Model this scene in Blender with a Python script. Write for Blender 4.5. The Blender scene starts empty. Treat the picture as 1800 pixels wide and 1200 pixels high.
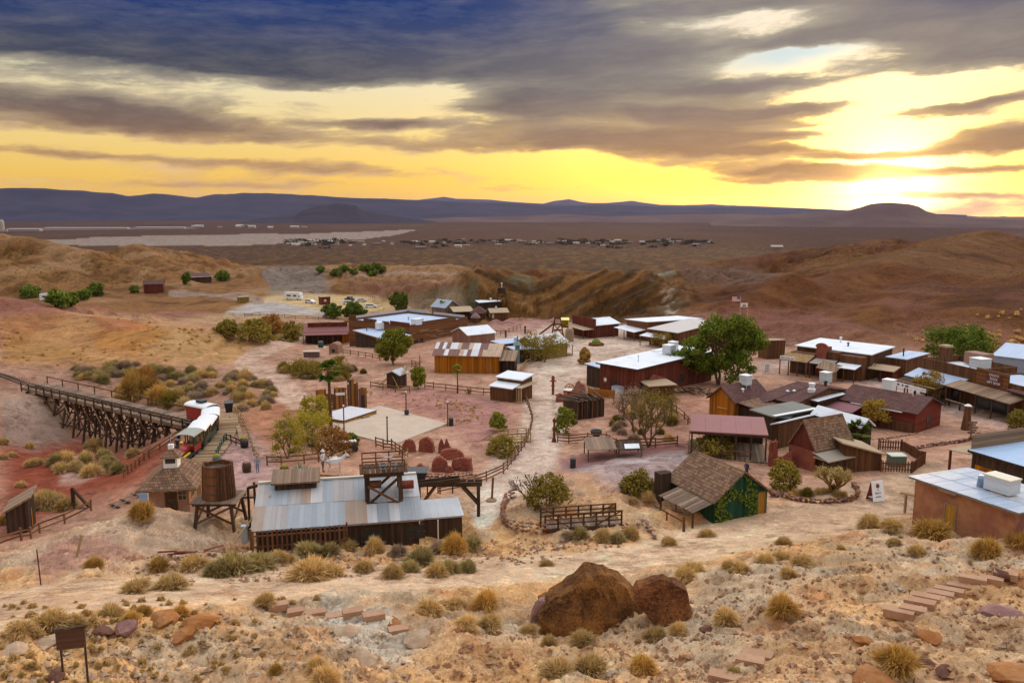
import bpy, bmesh, math, random
import numpy as np
from mathutils import Vector, Matrix, Euler

# ------------------------------------------------------------------ camera, world, sun, exposure
scn = bpy.context.scene
col = scn.collection
R = math.radians
F, CX, CY = 1450.0, 900.0, 600.0          # focal length and centre in photograph pixels
HOR = 370.0                               # row of the horizon in the photograph
PITCH = math.atan((CY - HOR) / F)
CZ = 27.0                                 # camera height above the middle of the town
cam_d = bpy.data.cameras.new('camera'); cam_d.sensor_width = 36; cam_d.lens = 36 * F / 1800
cam_d.clip_start = 0.5; cam_d.clip_end = 120000
cam = bpy.data.objects.new('camera', cam_d); col.objects.link(cam)
cam.location = (0, 0, CZ); cam.rotation_euler = (math.pi / 2 - PITCH, 0, 0)
scn.camera = cam

def ray(px, py):
    """unit direction of a pixel of the photograph"""
    x, y = (px - CX) / F, (CY - py) / F
    c, s = math.cos(PITCH), math.sin(PITCH)
    v = Vector((x, c + y * s, -s + y * c)); v.normalize(); return v

SUN = ray(1566, 338)
SUN_AZ = math.atan2(SUN.x, SUN.y); SUN_EL = math.asin(SUN.z)

class NT:
    """small helper round a node tree"""
    def __init__(s, tree): s.t = tree; tree.nodes.clear()
    def n(s, typ, ins=None, **kw):
        nd = s.t.nodes.new(typ)
        for k, v in kw.items(): setattr(nd, k, v)
        for k, v in (ins or {}).items(): s.put(nd.inputs[k], v)
        return nd
    def put(s, sock, v):
        if isinstance(v, bpy.types.NodeSocket): s.t.links.new(v, sock)
        elif isinstance(v, bpy.types.Node): s.t.links.new(v.outputs[0], sock)
        else:
            if hasattr(sock.default_value, '__len__') and not hasattr(v, '__len__'): v = (v,) * len(sock.default_value)
            if hasattr(v, '__len__') and len(v) == 3 and len(sock.default_value) == 4: v = tuple(v) + (1,)
            sock.default_value = v
    def m(s, op, a, b=0.0, c=None, clamp=False):
        nd = s.n('ShaderNodeMath', operation=op, use_clamp=clamp); s.put(nd.inputs[0], a); s.put(nd.inputs[1], b)
        if c is not None: s.put(nd.inputs[2], c)
        return nd.outputs[0]
    def mix(s, f, a, b, mode='MIX'):
        nd = s.n('ShaderNodeMix', data_type='RGBA', blend_type=mode); s.put(nd.inputs[0], f); s.put(nd.inputs[6], a); s.put(nd.inputs[7], b)
        return nd.outputs[2]
    def sm(s, x, a, b):
        nd = s.n('ShaderNodeMapRange', {0: x, 1: a, 2: b, 3: 0.0, 4: 1.0}, interpolation_type='SMOOTHSTEP'); return nd.outputs[0]
    def noise(s, vec, scale, detail=4, rough=0.55, dist=0.0, dim='3D'):
        nd = s.n('ShaderNodeTexNoise', {'Vector': vec, 'Scale': scale, 'Detail': detail, 'Roughness': rough, 'Distortion': dist}, noise_dimensions=dim)
        return nd.outputs[0]
    def xyz(s, x, y, z=0.0): return s.n('ShaderNodeCombineXYZ', {0: x, 1: y, 2: z}).outputs[0]
    def ramp(s, x, stops):
        nd = s.n('ShaderNodeValToRGB'); s.put(nd.inputs[0], x); e = nd.color_ramp.elements
        while len(e) < len(stops): e.new(0.5)
        for q, (p, c) in zip(e, stops): q.position = p; q.color = tuple(c) + (1,)
        return nd.outputs[0]

# cloud banks read off the photograph: pixel x, y, half sizes, thickness, tilt
CLOUDS = [(430, -5, 620, 80, .92, 0), (930, 98, 300, 34, .50, -.01), (60, 35, 330, 45, .50, -.08), (480, 100, 260, 40, .34, -.04), (190, 208, 330, 26, .42, -.05), (60, 165, 200, 10, .10, -.05), (930, 182, 120, 28, .38, 0), (1170, 246, 290, 24, .42, 0), (655, 215, 110, 9, .36, 0), (1190, 198, 110, 12, .30, 0),
          (1710, 18, 190, 38, .68, -.05), (1500, 62, 200, 13, .34, .04), (1770, 90, 120, 22, .34, .05), (1650, 190, 150, 7, .46, .05), (1400, 262, 200, 8, .36, 0), (1240, 160, 200, 22, .22, .02), (1330, 10, 150, 12, .30, 0), (1000, 22, 200, 22, .05, 0), (1780, 240, 130, 24, .50, .04), (1450, 184, 120, 8, .44, .03), (1340, 318, 170, 9, .40, 0), (1500, 272, 80, 6, .42, 0), (1700, 300, 160, 7, .34, .02), (1620, 205, 90, 6, .34, .05), (330, 290, 330, 22, .12, -.05),
          (1580, 160, 150, 28, -.55, .05), (1030, 300, 170, 17, -.55, -.1), (960, 275, 60, 10, -.3, 0), (1400, 100, 110, 18, -.30, .10), (720, 168, 130, 18, -.22, 0), (1240, 62, 160, 22, -.05, 0), (1545, 240, 95, 32, -.50, 0), (300, 250, 300, 10, -.06, -.04), (250, 145, 420, 30, .04, -.03), (520, 165, 160, 14, -.12, 0), (200, 120, 220, 14, -.10, -.05), (1180, 130, 330, 60, .10, 0), (1720, 110, 160, 26, .26, .05), (1330, 205, 180, 18, .24, .02), (1650, 265, 120, 5, .40, .03), (1480, 300, 150, 6, .42, 0), (1080, 200, 380, 46, .13, 0), (1250, 290, 160, 12, .22, 0), (1420, 300, 120, 7, .3, 0), (1650, 345, 160, 5, .25, 0), (1420, 235, 160, 8, .24, .02), (1760, 170, 110, 9, .3, .06), (1330, 150, 120, 9, .24, .03), (600, 300, 300, 12, .18, -.05), (150, 270, 260, 8, .22, -.04), (420, 325, 260, 6, .14, 0), (760, 258, 200, 14, .20, -.05), (880, 330, 120, 5, .16, 0)]
def build_world():
    w = bpy.data.worlds.new('World'); scn.world = w; w.use_nodes = True
    t = NT(w.node_tree)
    g = t.n('ShaderNodeTexCoord')
    d = t.n('ShaderNodeVectorMath', {0: g.outputs['Generated']}, operation='NORMALIZE').outputs[0]
    sp = t.n('ShaderNodeSeparateXYZ', {0: d}).outputs
    el = t.m('MULTIPLY', t.m('ARCSINE', sp[2]), 57.2958)                       # degrees
    az = t.m('MULTIPLY', t.m('ARCTAN2', sp[0], sp[1]), 57.2958)
    sd = t.n('ShaderNodeVectorMath', {0: d, 1: tuple(SUN)}, operation='DOT_PRODUCT').outputs['Value']
    ang = t.m('MULTIPLY', t.m('ARCCOSINE', t.m('MINIMUM', sd, 1.0)), 57.2958)  # angle from the sun
    sky = t.n('ShaderNodeTexSky', sky_type='NISHITA', sun_disc=False, sun_elevation=SUN_EL, sun_rotation=SUN_AZ,
              altitude=600, air_density=1.2, dust_density=2.0, ozone_density=1.0)
    elp = t.m('MAXIMUM', el, 0.0)
    # clear air of a sunset: yellow at the horizon, cream above, pale overhead; brighter round the sun
    clear = t.ramp(t.m('DIVIDE', elp, 60.0), [(0.0, (.92, .53, .045)), (.035, (.95, .60, .09)), (.085, (.93, .69, .27)), (.14, (.88, .78, .52)), (.22, (.62, .64, .62)), (.40, (.92, .94, .98)), (1.0, (.94, .97, 1.02))])
    clear = t.mix(0.15, clear, t.mix(1.0, sky.outputs[0], (.35, .35, .35), 'MULTIPLY'))
    g1 = t.m('POWER', 2.718, t.m('DIVIDE', ang, -2.4)); g2 = t.m('POWER', 2.718, t.m('DIVIDE', ang, -6.0))
    glow = t.mix(1.0, t.mix(g1, (0, 0, 0), (3.6, 2.9, 1.7)), t.mix(g2, (0, 0, 0), (.85, .66, .20)), 'ADD')
    band = t.m('POWER', 2.718, t.m('MULTIPLY', t.m('ADD', t.m('POWER', t.m('DIVIDE', t.m('SUBTRACT', az, 17.0), 17.0), 2.0), t.m('POWER', t.m('DIVIDE', t.m('SUBTRACT', el, 2.2), 4.0), 2.0)), -1.0))   # light spread low along the horizon
    glow = t.mix(1.0, glow, t.mix(band, (0, 0, 0), (.85, .60, .04)), 'ADD')
    # clouds: streaks that flatten towards the horizon
    warp = t.m('MULTIPLY', t.m('SUBTRACT', t.noise(t.xyz(t.m('MULTIPLY', az, .045), t.m('MULTIPLY', el, .14), 3.1), 1.0, 4), .5), 5.0)
    fine = t.m('MULTIPLY', t.m('SUBTRACT', t.noise(t.xyz(t.m('MULTIPLY', az, .30), t.m('MULTIPLY', el, .8), 9.1), 1.0, 4), .5), 1.2)
    el2 = t.m('ADD', t.m('ADD', el, t.m('ADD', t.m('MULTIPLY', warp, .55), t.m('MULTIPLY', fine, .3))), t.m('MULTIPLY', az, -0.03))
    n1 = t.noise(t.xyz(t.m('MULTIPLY', az, .05), t.m('MULTIPLY', el2, .34), 0.0), 1.0, 8, .62, .0)
    n2 = t.noise(t.xyz(t.m('MULTIPLY', az, .20), t.m('MULTIPLY', el2, 1.0), 7.0), 1.0, 9, .66, .0)
    n3 = t.noise(t.xyz(t.m('MULTIPLY', az, .03), t.m('MULTIPLY', el, .035), 12.0), 1.0, 4, .5, .2)
    wob = t.m('ADD', t.m('MULTIPLY', warp, .30), t.m('MULTIPLY', fine, .9))
    def blob(px, py, rx, ry, wgt, tilt=0.0):
        v = ray(px, py); a0 = math.degrees(math.atan2(v.x, v.y)); e0 = math.degrees(math.asin(v.z)); k = math.degrees(1 / F)
        da = t.m('SUBTRACT', az, a0); de = t.m('SUBTRACT', t.m('SUBTRACT', t.m('ADD', el, wob), e0), t.m('MULTIPLY', da, tilt))
        q = t.m('ADD', t.m('POWER', t.m('DIVIDE', da, rx * k), 2.0), t.m('POWER', t.m('DIVIDE', de, ry * k), 2.0))
        return t.m('MULTIPLY', t.m('POWER', 2.718, t.m('MULTIPLY', q, -1.0)), wgt)
    acc = None
    for b in CLOUDS:
        v = blob(*b); acc = v if acc is None else t.m('ADD', acc, v)
    thick = t.m('ADD', t.m('ADD', t.m('MULTIPLY', t.m('SUBTRACT', n1, .5), .95), t.m('MULTIPLY', t.m('SUBTRACT', n2, .5), .55)), acc)
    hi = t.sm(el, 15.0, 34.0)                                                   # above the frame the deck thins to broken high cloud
    thick = t.m('ADD', thick, t.m('MULTIPLY', t.m('SUBTRACT', n3, .56), t.m('MULTIPLY', hi, .8)))
    cov = t.sm(thick, .05, .23)
    deep = t.sm(thick, .12, .46)
    lowc = t.sm(el, 9.0, 1.0)
    thin = t.mix(lowc, (.27, .25, .20), (.66, .36, .10))
    thickc = t.mix(lowc, t.mix(t.sm(az, 14.0, -18.0), (.205, .180, .172), (.052, .060, .086)), (.34, .17, .062))
    blue = t.m('MULTIPLY', t.sm(el, 8.5, 13.2), t.sm(az, 16.0, -6.0))
    blue = t.m('MAXIMUM', blue, t.m('MULTIPLY', t.sm(az, 21.0, 29.0), t.sm(el, 10.5, 13.5)))
    thickc = t.mix(t.m('MULTIPLY', blue, .95), thickc, (.007, .036, .150))
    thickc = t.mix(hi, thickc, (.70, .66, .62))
    cc = t.mix(deep, thin, thickc)
    lite = t.m('MULTIPLY', t.m('SUBTRACT', n2, .42), t.m('SUBTRACT', 1.0, t.m('MULTIPLY', deep, .75)))
    cc = t.mix(1.0, cc, t.mix(t.m('MAXIMUM', lite, 0.0), (0, 0, 0), (1.05, .86, .56)), 'ADD')
    clear = t.mix(t.m('MINIMUM', blob(1400, 95, 130, 20, .9, .06), 1.0), clear, (.40, .58, .70))                # blue gap in the cloud
    base = t.mix(1.0, clear, glow, 'ADD')
    cglow = t.mix(1.0, cc, t.mix(1.0, glow, (.13, .085, .035), 'MULTIPLY'), 'ADD')
    final = t.mix(t.m('MULTIPLY', cov, t.m('ADD', .93, t.m('MULTIPLY', deep, .065))), base, cglow)
    final = t.mix(1.0, final, t.mix(t.m('POWER', 2.718, t.m('DIVIDE', ang, -1.1)), (0, 0, 0), (4.5, 2.7, .75)), 'ADD')                # the sun itself behind thin cloud
    final = t.mix(t.sm(el, -0.3, -3.0), final, (.20, .14, .10))
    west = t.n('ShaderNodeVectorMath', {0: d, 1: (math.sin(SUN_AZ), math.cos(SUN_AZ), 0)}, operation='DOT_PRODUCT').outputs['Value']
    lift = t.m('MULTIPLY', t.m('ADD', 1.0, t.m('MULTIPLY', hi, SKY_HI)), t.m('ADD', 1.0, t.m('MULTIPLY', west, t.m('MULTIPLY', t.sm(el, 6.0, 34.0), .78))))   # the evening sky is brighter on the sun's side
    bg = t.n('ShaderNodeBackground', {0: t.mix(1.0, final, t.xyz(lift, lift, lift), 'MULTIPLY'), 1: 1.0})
    o = t.n('ShaderNodeOutputWorld'); t.t.links.new(bg.outputs[0], o.inputs[0])
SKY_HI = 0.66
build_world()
try: scn.world.cycles.sampling_method = 'MANUAL'; scn.world.cycles.sample_map_resolution = 512
except Exception: pass

sun_d = bpy.data.lights.new('sun', 'SUN'); sun_d.energy = 2.4; sun_d.angle = R(1.5); sun_d.color = (1.0, .62, .28)
sun_o = bpy.data.objects.new('sun', sun_d); col.objects.link(sun_o); sun_o.location = (60, 120, 80)
sun_o.rotation_euler = (-SUN).to_track_quat('-Z', 'Y').to_euler()

vs = scn.view_settings
vs.view_transform = 'Standard'; vs.look = 'None'; vs.gamma = 1.0; vs.use_curve_mapping = False; vs.exposure = 0.03
scn.cycles.use_denoising = True
scn.cycles.max_bounces = 5; scn.cycles.diffuse_bounces = 3; scn.cycles.glossy_bounces = 2; scn.cycles.transparent_max_bounces = 8; scn.cycles.volume_bounces = 0

# ------------------------------------------------------------------ tags
def tag(o, label=None, cat=None, group=None, kind=None):
    if label: o['label'] = label
    if cat: o['category'] = cat
    if group: o['group'] = group
    if kind: o['kind'] = kind
    return o
def thing(name, label, cat, loc=(0, 0, 0), rz=0.0, group=None):
    o = bpy.data.objects.new(name, None); col.objects.link(o); o.empty_display_size = .3
    o.location = loc; o.rotation_euler = (0, 0, rz); return tag(o, label, cat, group)
# ------------------------------------------------------------------ numpy noise
def _hash(ix, iy, seed):
    h = (ix.astype(np.int64) * 374761393 + iy.astype(np.int64) * 668265263 + seed * 974634541) & 0xffffffff
    h = ((h ^ (h >> 13)) * 1274126177) & 0xffffffff
    return ((h ^ (h >> 16)) & 0xffffff) / float(0xffffff)
def vnoise(x, y, seed=0):
    ix, iy = np.floor(x), np.floor(y); fx, fy = x - ix, y - iy
    fx = fx * fx * fx * (fx * (fx * 6 - 15) + 10); fy = fy * fy * fy * (fy * (fy * 6 - 15) + 10)
    a, b = _hash(ix, iy, seed), _hash(ix + 1, iy, seed); c, d = _hash(ix, iy + 1, seed), _hash(ix + 1, iy + 1, seed)
    return (a + (b - a) * fx) * (1 - fy) + (c + (d - c) * fx) * fy
def fbm(x, y, o=4, seed=0, gain=.5):
    s, a, t = 0, 1, 0
    for i in range(o):
        s = s + a * (vnoise(x, y, seed + i * 17) - .5); t += a; a *= gain; x, y = x * 2.03 + 11.3, y * 2.03 - 7.7
    return s / t * 2
def ridged(x, y, o=4, seed=0):
    s, a, t = 0, 1, 0
    for i in range(o):
        s = s + a * (1 - np.abs(2 * vnoise(x, y, seed + i * 13) - 1)); t += a; a *= .5; x, y = x * 2.07 + 5.1, y * 2.07 - 3.3
    return s / t
def sstep(x, a, b):
    t = np.clip((x - a) / (b - a), 0, 1); return t * t * (3 - 2 * t)
def in_poly(px, py, poly):
    inside = np.zeros(px.shape, bool); n = len(poly)
    for i in range(n):
        (x1, y1), (x2, y2) = poly[i], poly[(i + 1) % n]
        if y1 == y2: continue
        c = ((y1 > py) != (y2 > py)) & (px < (x2 - x1) * (py - y1) / (y2 - y1) + x1); inside ^= c
    return inside
def line_dist(px, py, pts):
    """distance and width-weighted parameter to a polyline of (x, y, halfwidth): returns d / halfwidth"""
    best = np.full(px.shape, 1e9)
    for (x1, y1, w1), (x2, y2, w2) in zip(pts[:-1], pts[1:]):
        dx, dy = x2 - x1, y2 - y1; t = np.clip(((px - x1) * dx + (py - y1) * dy) / (dx * dx + dy * dy), 0, 1)
        d = np.hypot(px - x1 - t * dx, py - y1 - t * dy) / (w1 + (w2 - w1) * t); best = np.minimum(best, d)
    return best

# ------------------------------------------------------------------ terrain: heights below the camera at points read off the photograph
# (pixel x, pixel y, metres below the camera) where a surface is seen and its depth follows from things of known size on it
H_PTS = [
 (0,1200,15.5),(450,1200,16),(900,1200,16.5),(1350,1200,16.3),(1800,1200,15.5),(0,1100,18),(450,1100,18.5),(900,1100,19.5),(1350,1100,18.8),(1800,1090,17.5),
 (0,1040,20.8),(450,1030,21.6),(900,1003,22.4),(1250,950,24),(1500,890,24.8),(1040,1085,20.3),(1200,1075,20.0),(1565,1085,18.2),(1775,1010,19.2),(1500,985,21),(1800,960,22),(1350,1000,21.8),
 (250,990,22.6),(600,980,23.2),(0,975,24.2),(250,925,24.0),(430,950,25.2),(620,950,25.4),(820,945,25.3),(1000,960,24.2),(1000,935,25),(1150,930,25),(1220,945,24.8),
 (1600,905,24.6),(1800,945,23.4),(1680,900,25),(1350,900,25),(1530,880,25.2),(1420,930,24),(930,890,25.8),(860,915,25.6),(1120,860,25.2),(1060,820,25.6),(1000,800,26.2),(1200,800,25.6),
 (450,830,26),(900,850,26),(1350,830,25.8),(570,840,25.2),(700,780,26.4),(700,850,26),(950,780,26.4),(1250,790,26),(1600,780,26),(780,830,26.3),(1480,860,25.2),
 (600,748,27),(690,785,26.5),(790,748,26.9),(690,720,27.3),(950,740,26.9),(1170,740,26.8),(1650,765,26.4),(1750,770,26),(1790,840,25.4),
 (700,690,27.6),(950,690,27.6),(1250,720,27),(1720,720,26.6),(1500,655,27.4),(830,655,28.3),(960,650,28.3),(1050,690,27.5),(1220,690,27.2),(1800,690,26.4),(1420,690,27.2),
 (600,620,30),(950,625,28.9),(1100,600,29.3),(1380,640,27.8),(900,560,31),(1050,590,29.8),(980,558,31),(820,545,32),(880,580,30.3),(740,640,28.8),(560,650,28.8),
 (517,527,35),(650,548,33.3),(400,548,34),(450,540,34.5),(690,530,34.6),(470,600,31.4),(540,570,32.2),(500,560,33),
 (430,640,28.8),(470,620,29.6),(520,690,27.9),(430,690,27.7),(540,740,27),(470,740,26.8),(480,790,26.3),(410,730,26.6),(350,735,26.6),(380,790,26.2),(300,800,26.5),
 (255,865,26.4),(200,893,26.9),(330,885,25.8),(400,890,25.6),(150,905,27.2),(60,935,27.4),(0,945,27.2),
 (217,790,32.6),(170,776,32.4),(135,757,31.6),(105,735,30.2),(268,775,31.2),(300,768,30.0),(80,715,28.2),(55,692,26.9),(0,700,28.3),(60,790,31.0),(0,850,29),(150,840,29.6),(100,870,28.6),(220,830,29.6),
 (250,700,29.2),(200,690,29),(320,690,28.4),(380,690,28.0),(0,656,26.6),(0,600,28),(0,560,30),(150,610,28),(220,580,30.3),(300,620,28.4),(350,585,29.2),(420,610,30.2),(400,650,28.6),(300,660,28.3),
 (350,558,33),(150,545,33),(87,526,34.6),(270,515,35),(350,500,36.2),(400,520,35),(0,520,35.4),(200,515,35.4),
 (560,490,40),(470,490,40),(600,472,48),(700,500,38.5),(780,490,40),(820,520,34.5),(700,470,50),(900,455,75),(450,455,75),(700,455,74),(600,440,100),(900,440,100),(1200,440,100),(300,440,100),(1100,455,72),
 (815,545,32),(900,557,31.3),(1000,562,30.8),(1080,565,30.2),(1180,565,29.5),(1400,592,28.2),(1700,600,26.6),(1800,600,26),(1300,575,28.6),
]
# (pixel x, pixel y, metres away) on hillsides
D_PTS = [(1500,560,205),(1650,550,205),(1800,540,205)]
# crest lines: (pixel x, pixel y, metres away), slope towards the town, slope behind
RIDGES = [
 ([(800,520,262),(812,492,264),(824,474,266),(850,468,270),(890,471,274),(930,478,276),(1000,481,274),(1050,474,270),(1105,469,268),(1140,486,258),(1190,503,248),(1240,520,236),(1290,540,222)], .44, .30),
 ([(1290,536,226),(1330,509,234),(1370,492,240),(1400,477,246),(1445,489,250),(1500,475,262),(1573,461,280),(1625,446,310),(1680,432,345),(1740,411,390),(1800,417,400),(1900,420,400),(2100,440,380)], .26, .22),
 ([(1190,474,400),(1260,460,410),(1330,447,420),(1420,438,420),(1500,430,415),(1535,422,410),(1570,418,410),(1612,426,405),(1650,420,400),(1695,415,395),(1740,411,390)], .16, .25),
 ([(1520,545,205),(1600,505,235),(1680,470,290),(1740,440,340)], .22, .22), ([(1700,560,196),(1790,500,235),(1850,470,280)], .22, .22),
 ([(-250,420,520),(-100,412,540),(0,415,545),(60,421,535),(110,434,520),(145,445,505),(200,458,485),(260,474,460),(320,492,430)], .24, .24), ([(60,450,500),(110,478,455),(160,497,425)], .26, .26), ([(0,455,480),(30,480,440),(60,500,410)], .26, .26),
 ([(160,448,610),(190,440,620),(240,428,630),(285,440,620),(330,456,600),(380,470,580),(430,484,540)], .22, .24), ([(240,430,625),(290,462,540),(340,478,500)], .24, .24), ([(240,602,176),(290,579,184),(350,577,188),(410,588,190),(455,605,184)], .30, .34), ([(-80,556,212),(0,552,214),(60,546,220),(130,552,214),(190,568,203),(238,592,186)], .24, .3), ([(-60,522,262),(60,528,262),(130,545,250)], .2, .2), ([(560,470,480),(620,466,500),(700,470,470),(790,468,440)], .08, .1),
]
# (azimuth in degrees, metres away, metres below the camera) hidden ground: behind crests, under the camera, far plain
P_PTS = []
for a in (-60, -45, -30, -15, 0, 15, 30, 45, 60):
    P_PTS += [(a, 2.5, 1.75), (a, 6, 4.0), (a, 13, 8.6), (a, 5000, 128), (a, 9000, 131), (a, 20000, 131), (a, 3200, 124), (a, 2400, 112)]
for a in (-60, -48, 48, 60): P_PTS += [(a, 25, 14.5), (a, 45, 21), (a, 70, 25), (a, 110, 26.5), (a, 170, 27.5)]
P_PTS += [(-48, 300, 30), (-48, 600, 24), (48, 260, 20), (48, 480, 12), (60, 480, 14), (-60, 600, 26), (-45, 1100, 62), (-33, 1000, 62), (-26, 1100, 68), (-20, 1100, 66), (45, 1000, 60),
          (0, 430, 46), (8, 430, 46), (-3, 420, 44), (4, 560, 56), (12, 560, 50), (20, 720, 60), (28, 760, 52), (34, 800, 58), (14, 700, 62), (6, 800, 66), (24, 1100, 74), (34, 1200, 78), (-13.5, 212, 33.6), (-20, 250, 33.2)]
def _pt_h(px, py, h):
    v = ray(px, py); k = -h / v.z; return math.atan2(v.x, v.y), math.log(math.hypot(v.x, v.y) * k), h
def _pt_d(px, py, d):
    v = ray(px, py); k = d / math.hypot(v.x, v.y); return math.atan2(v.x, v.y), math.log(d), -v.z * k
_c = np.array([_pt_h(*p) for p in H_PTS] + [_pt_d(*p) for p in D_PTS] + [(R(a), math.log(d), h) for a, d, h in P_PTS])
def _phi(r2): return np.sqrt(r2 + .0025)
_n = len(_c); _A = np.zeros((_n + 3, _n + 3))
_A[:_n, :_n] = _phi((_c[:, None, 0] - _c[None, :, 0]) ** 2 + (_c[:, None, 1] - _c[None, :, 1]) ** 2) - 2e-3 * np.eye(_n)
_A[:_n, _n] = _A[_n, :_n] = 1; _A[:_n, _n + 1] = _A[_n + 1, :_n] = _c[:, 0]; _A[:_n, _n + 2] = _A[_n + 2, :_n] = _c[:, 1]
_w = np.linalg.solve(_A, np.r_[_c[:, 2], 0, 0, 0])
AZ = np.r_[np.linspace(-1.02, -.64, 40, endpoint=False), np.linspace(-.64, .64, 600, endpoint=False), np.linspace(.64, 1.02, 41)]
LD = np.r_[np.linspace(math.log(2.5), math.log(22), 28, endpoint=False), np.linspace(math.log(22), math.log(135), 430, endpoint=False),
           np.linspace(math.log(135), math.log(720), 400, endpoint=False), np.linspace(math.log(720), math.log(21000), 90)]
NA, ND = len(AZ), len(LD)
gu, gv = np.meshgrid(AZ, LD)                    # rows = distance
flat = np.c_[gu.ravel(), gv.ravel()]
Hh = np.empty(len(flat))
for i in range(0, len(flat), 20000):
    f = flat[i:i + 20000]; Hh[i:i + 20000] = _phi((f[:, None, 0] - _c[None, :, 0]) ** 2 + (f[:, None, 1] - _c[None, :, 1]) ** 2) @ _w[:_n] + _w[_n] + f @ _w[_n + 1:]
D_ = np.exp(gv); X_ = np.sin(gu) * D_; Y_ = np.cos(gu) * D_; Z_ = CZ - Hh.reshape(ND, NA)
def to_px(x, y, z):
    c, s = math.cos(PITCH), math.sin(PITCH); zz = z - CZ
    dep = y * c - zz * s; dep = np.maximum(dep, .5)
    return CX + F * x / dep, CY - F * (y * s + zz * c) / dep
def add_ridges():
    global Z_
    for pts, sf, sb in RIDGES:
        P = []
        for px, py, d in pts:
            v = ray(px, py); k = d / math.hypot(v.x, v.y); P.append((v.x * k, v.y * k, CZ + v.z * k))
        xs, ys = [p[0] for p in P], [p[1] for p in P]; K = (X_ > min(xs) - 150) & (X_ < max(xs) + 150) & (Y_ > min(ys) - 170) & (Y_ < max(ys) + 170); x, y = X_[K], Y_[K]
        best = np.full(x.shape, 1e9); zc = np.zeros(x.shape); back = np.zeros(x.shape, bool); arc = np.zeros(x.shape); s0 = 0.0
        for (x1, y1, z1), (x2, y2, z2) in zip(P[:-1], P[1:]):
            dx, dy = x2 - x1, y2 - y1; t = np.clip(((x - x1) * dx + (y - y1) * dy) / (dx * dx + dy * dy), 0, 1); d = np.hypot(x - x1 - t * dx, y - y1 - t * dy); m = d < best
            ln = math.hypot(dx, dy); arc = np.where(m, s0 + t * ln, arc); s0 += ln; best = np.where(m, d, best); zc = np.where(m, z1 + (z2 - z1) * t, zc); back = np.where(m, (x - x1) * x2 * 0 + np.hypot(x, y) > np.hypot(x1 + t * dx, y1 + t * dy), back)
        zr = zc - np.sqrt(best ** 2 + 4) * np.where(back, sb, sf) + 2 * sf + (ridged(x / 30, y / 44, 5, 41) - .62) * (11 if pts[0][2] > 230 else 2.5) * np.clip(best / 35, 0, 1) * np.clip(1.6 - best / 90, .2, 1) + (fbm(x / 9, y / 9, 4, 55) * 1.1 + (ridged(x / 9 + y / 40, y / 14, 4, 47) - .6) * 3.2 * np.clip(best / 12, 0, 1)) * (1 if pts[0][2] > 230 else .35)
        gw = arc / 11 + fbm(x / 26, y / 26, 3, 61) * 1.6; cut = (1 - np.abs(2 * vnoise(gw, best / 70, 62) - 1)) ** 3 + .5 * (1 - np.abs(2 * vnoise(gw * 2.7, best / 40, 63) - 1)) ** 3   # rain gullies running down from the crest
        zr -= cut * (4.2 if pts[0][2] > 230 else .9) * np.clip(best / 16, .08, 1)
        Z_[K] = np.logaddexp(Z_[K] / 1.2, zr / 1.2) * 1.2
add_ridges()
PX, PY = to_px(X_, Y_, Z_)
NJ = fbm(X_ / 3.0, Y_ / 3.0, 4, 5)               # irregular edges of the soils
jx, jy = PX + NJ * 9 * np.clip(60 / D_, .15, 1.6), PY + fbm(X_ / 2.3, Y_ / 2.3, 4, 9) * 5 * np.clip(60 / D_, .12, 1.6)

# walkways and lots: (pixel x, pixel y, half width in pixels)
PATHS = {
 'dirt_path': [(-80,1085,34),(120,1052,30),(350,1036,30),(600,1018,26),(900,1003,26),(1100,985,26),(1260,945,34),(1420,915,36),(1540,880,40),(1640,840,30)],
 'main_street': [(850,905,24),(880,850,40),(930,810,52),(955,760,40),(955,700,36),(965,650,40),(1010,625,46),(1090,605,34)],
 'service_road': [(520,700,22),(470,665,24),(425,640,14),(450,622,12),(500,605,8),(545,590,5)],
}
POLYS = {
 'town_street': [(1320,650),(1400,640),(1470,660),(1560,690),(1640,720),(1830,760),(1830,700),(1700,690),(1600,665),(1480,640),(1380,625)],
 'parking_lot': [(395,548),(440,533),(470,520),(510,515),(560,516),(640,519),(700,531),(705,540),(640,552),(560,556),(450,553)],
 'station_plaza': [(395,770),(445,765),(500,835),(440,860),(400,880),(360,860),(372,815)],
}
WASH = [(470,480,12),(500,490,34),(540,503,44),(500,512,30)]
cls = np.zeros(PX.shape, np.int8)
names = ['ground', 'dirt_path', 'main_street', 'service_road', 'town_street', 'parking_lot', 'station_plaza', 'dry_lake', 'desert_plain', 'hillside']
pw = {k: line_dist(jx, jy, v) for k, v in PATHS.items()}
near = (D_ > 25) & (D_ < 420)
flatness = np.zeros(PX.shape)
for k in pw: flatness = np.maximum(flatness, np.where(near, 1 - sstep(pw[k], .7, 1.5), 0))
town = in_poly(PX, PY, [(520,690),(600,640),(760,640),(850,560),(1000,560),(1320,590),(1830,640),(1830,830),(1640,830),(1350,880),(1100,800),(900,870),(600,860),(400,880),(350,760),(400,720)]) & near
flatness = np.maximum(flatness, town * .75)
for k in POLYS: flatness = np.maximum(flatness, np.where(near, in_poly(jx, jy, POLYS[k]), 0))

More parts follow.
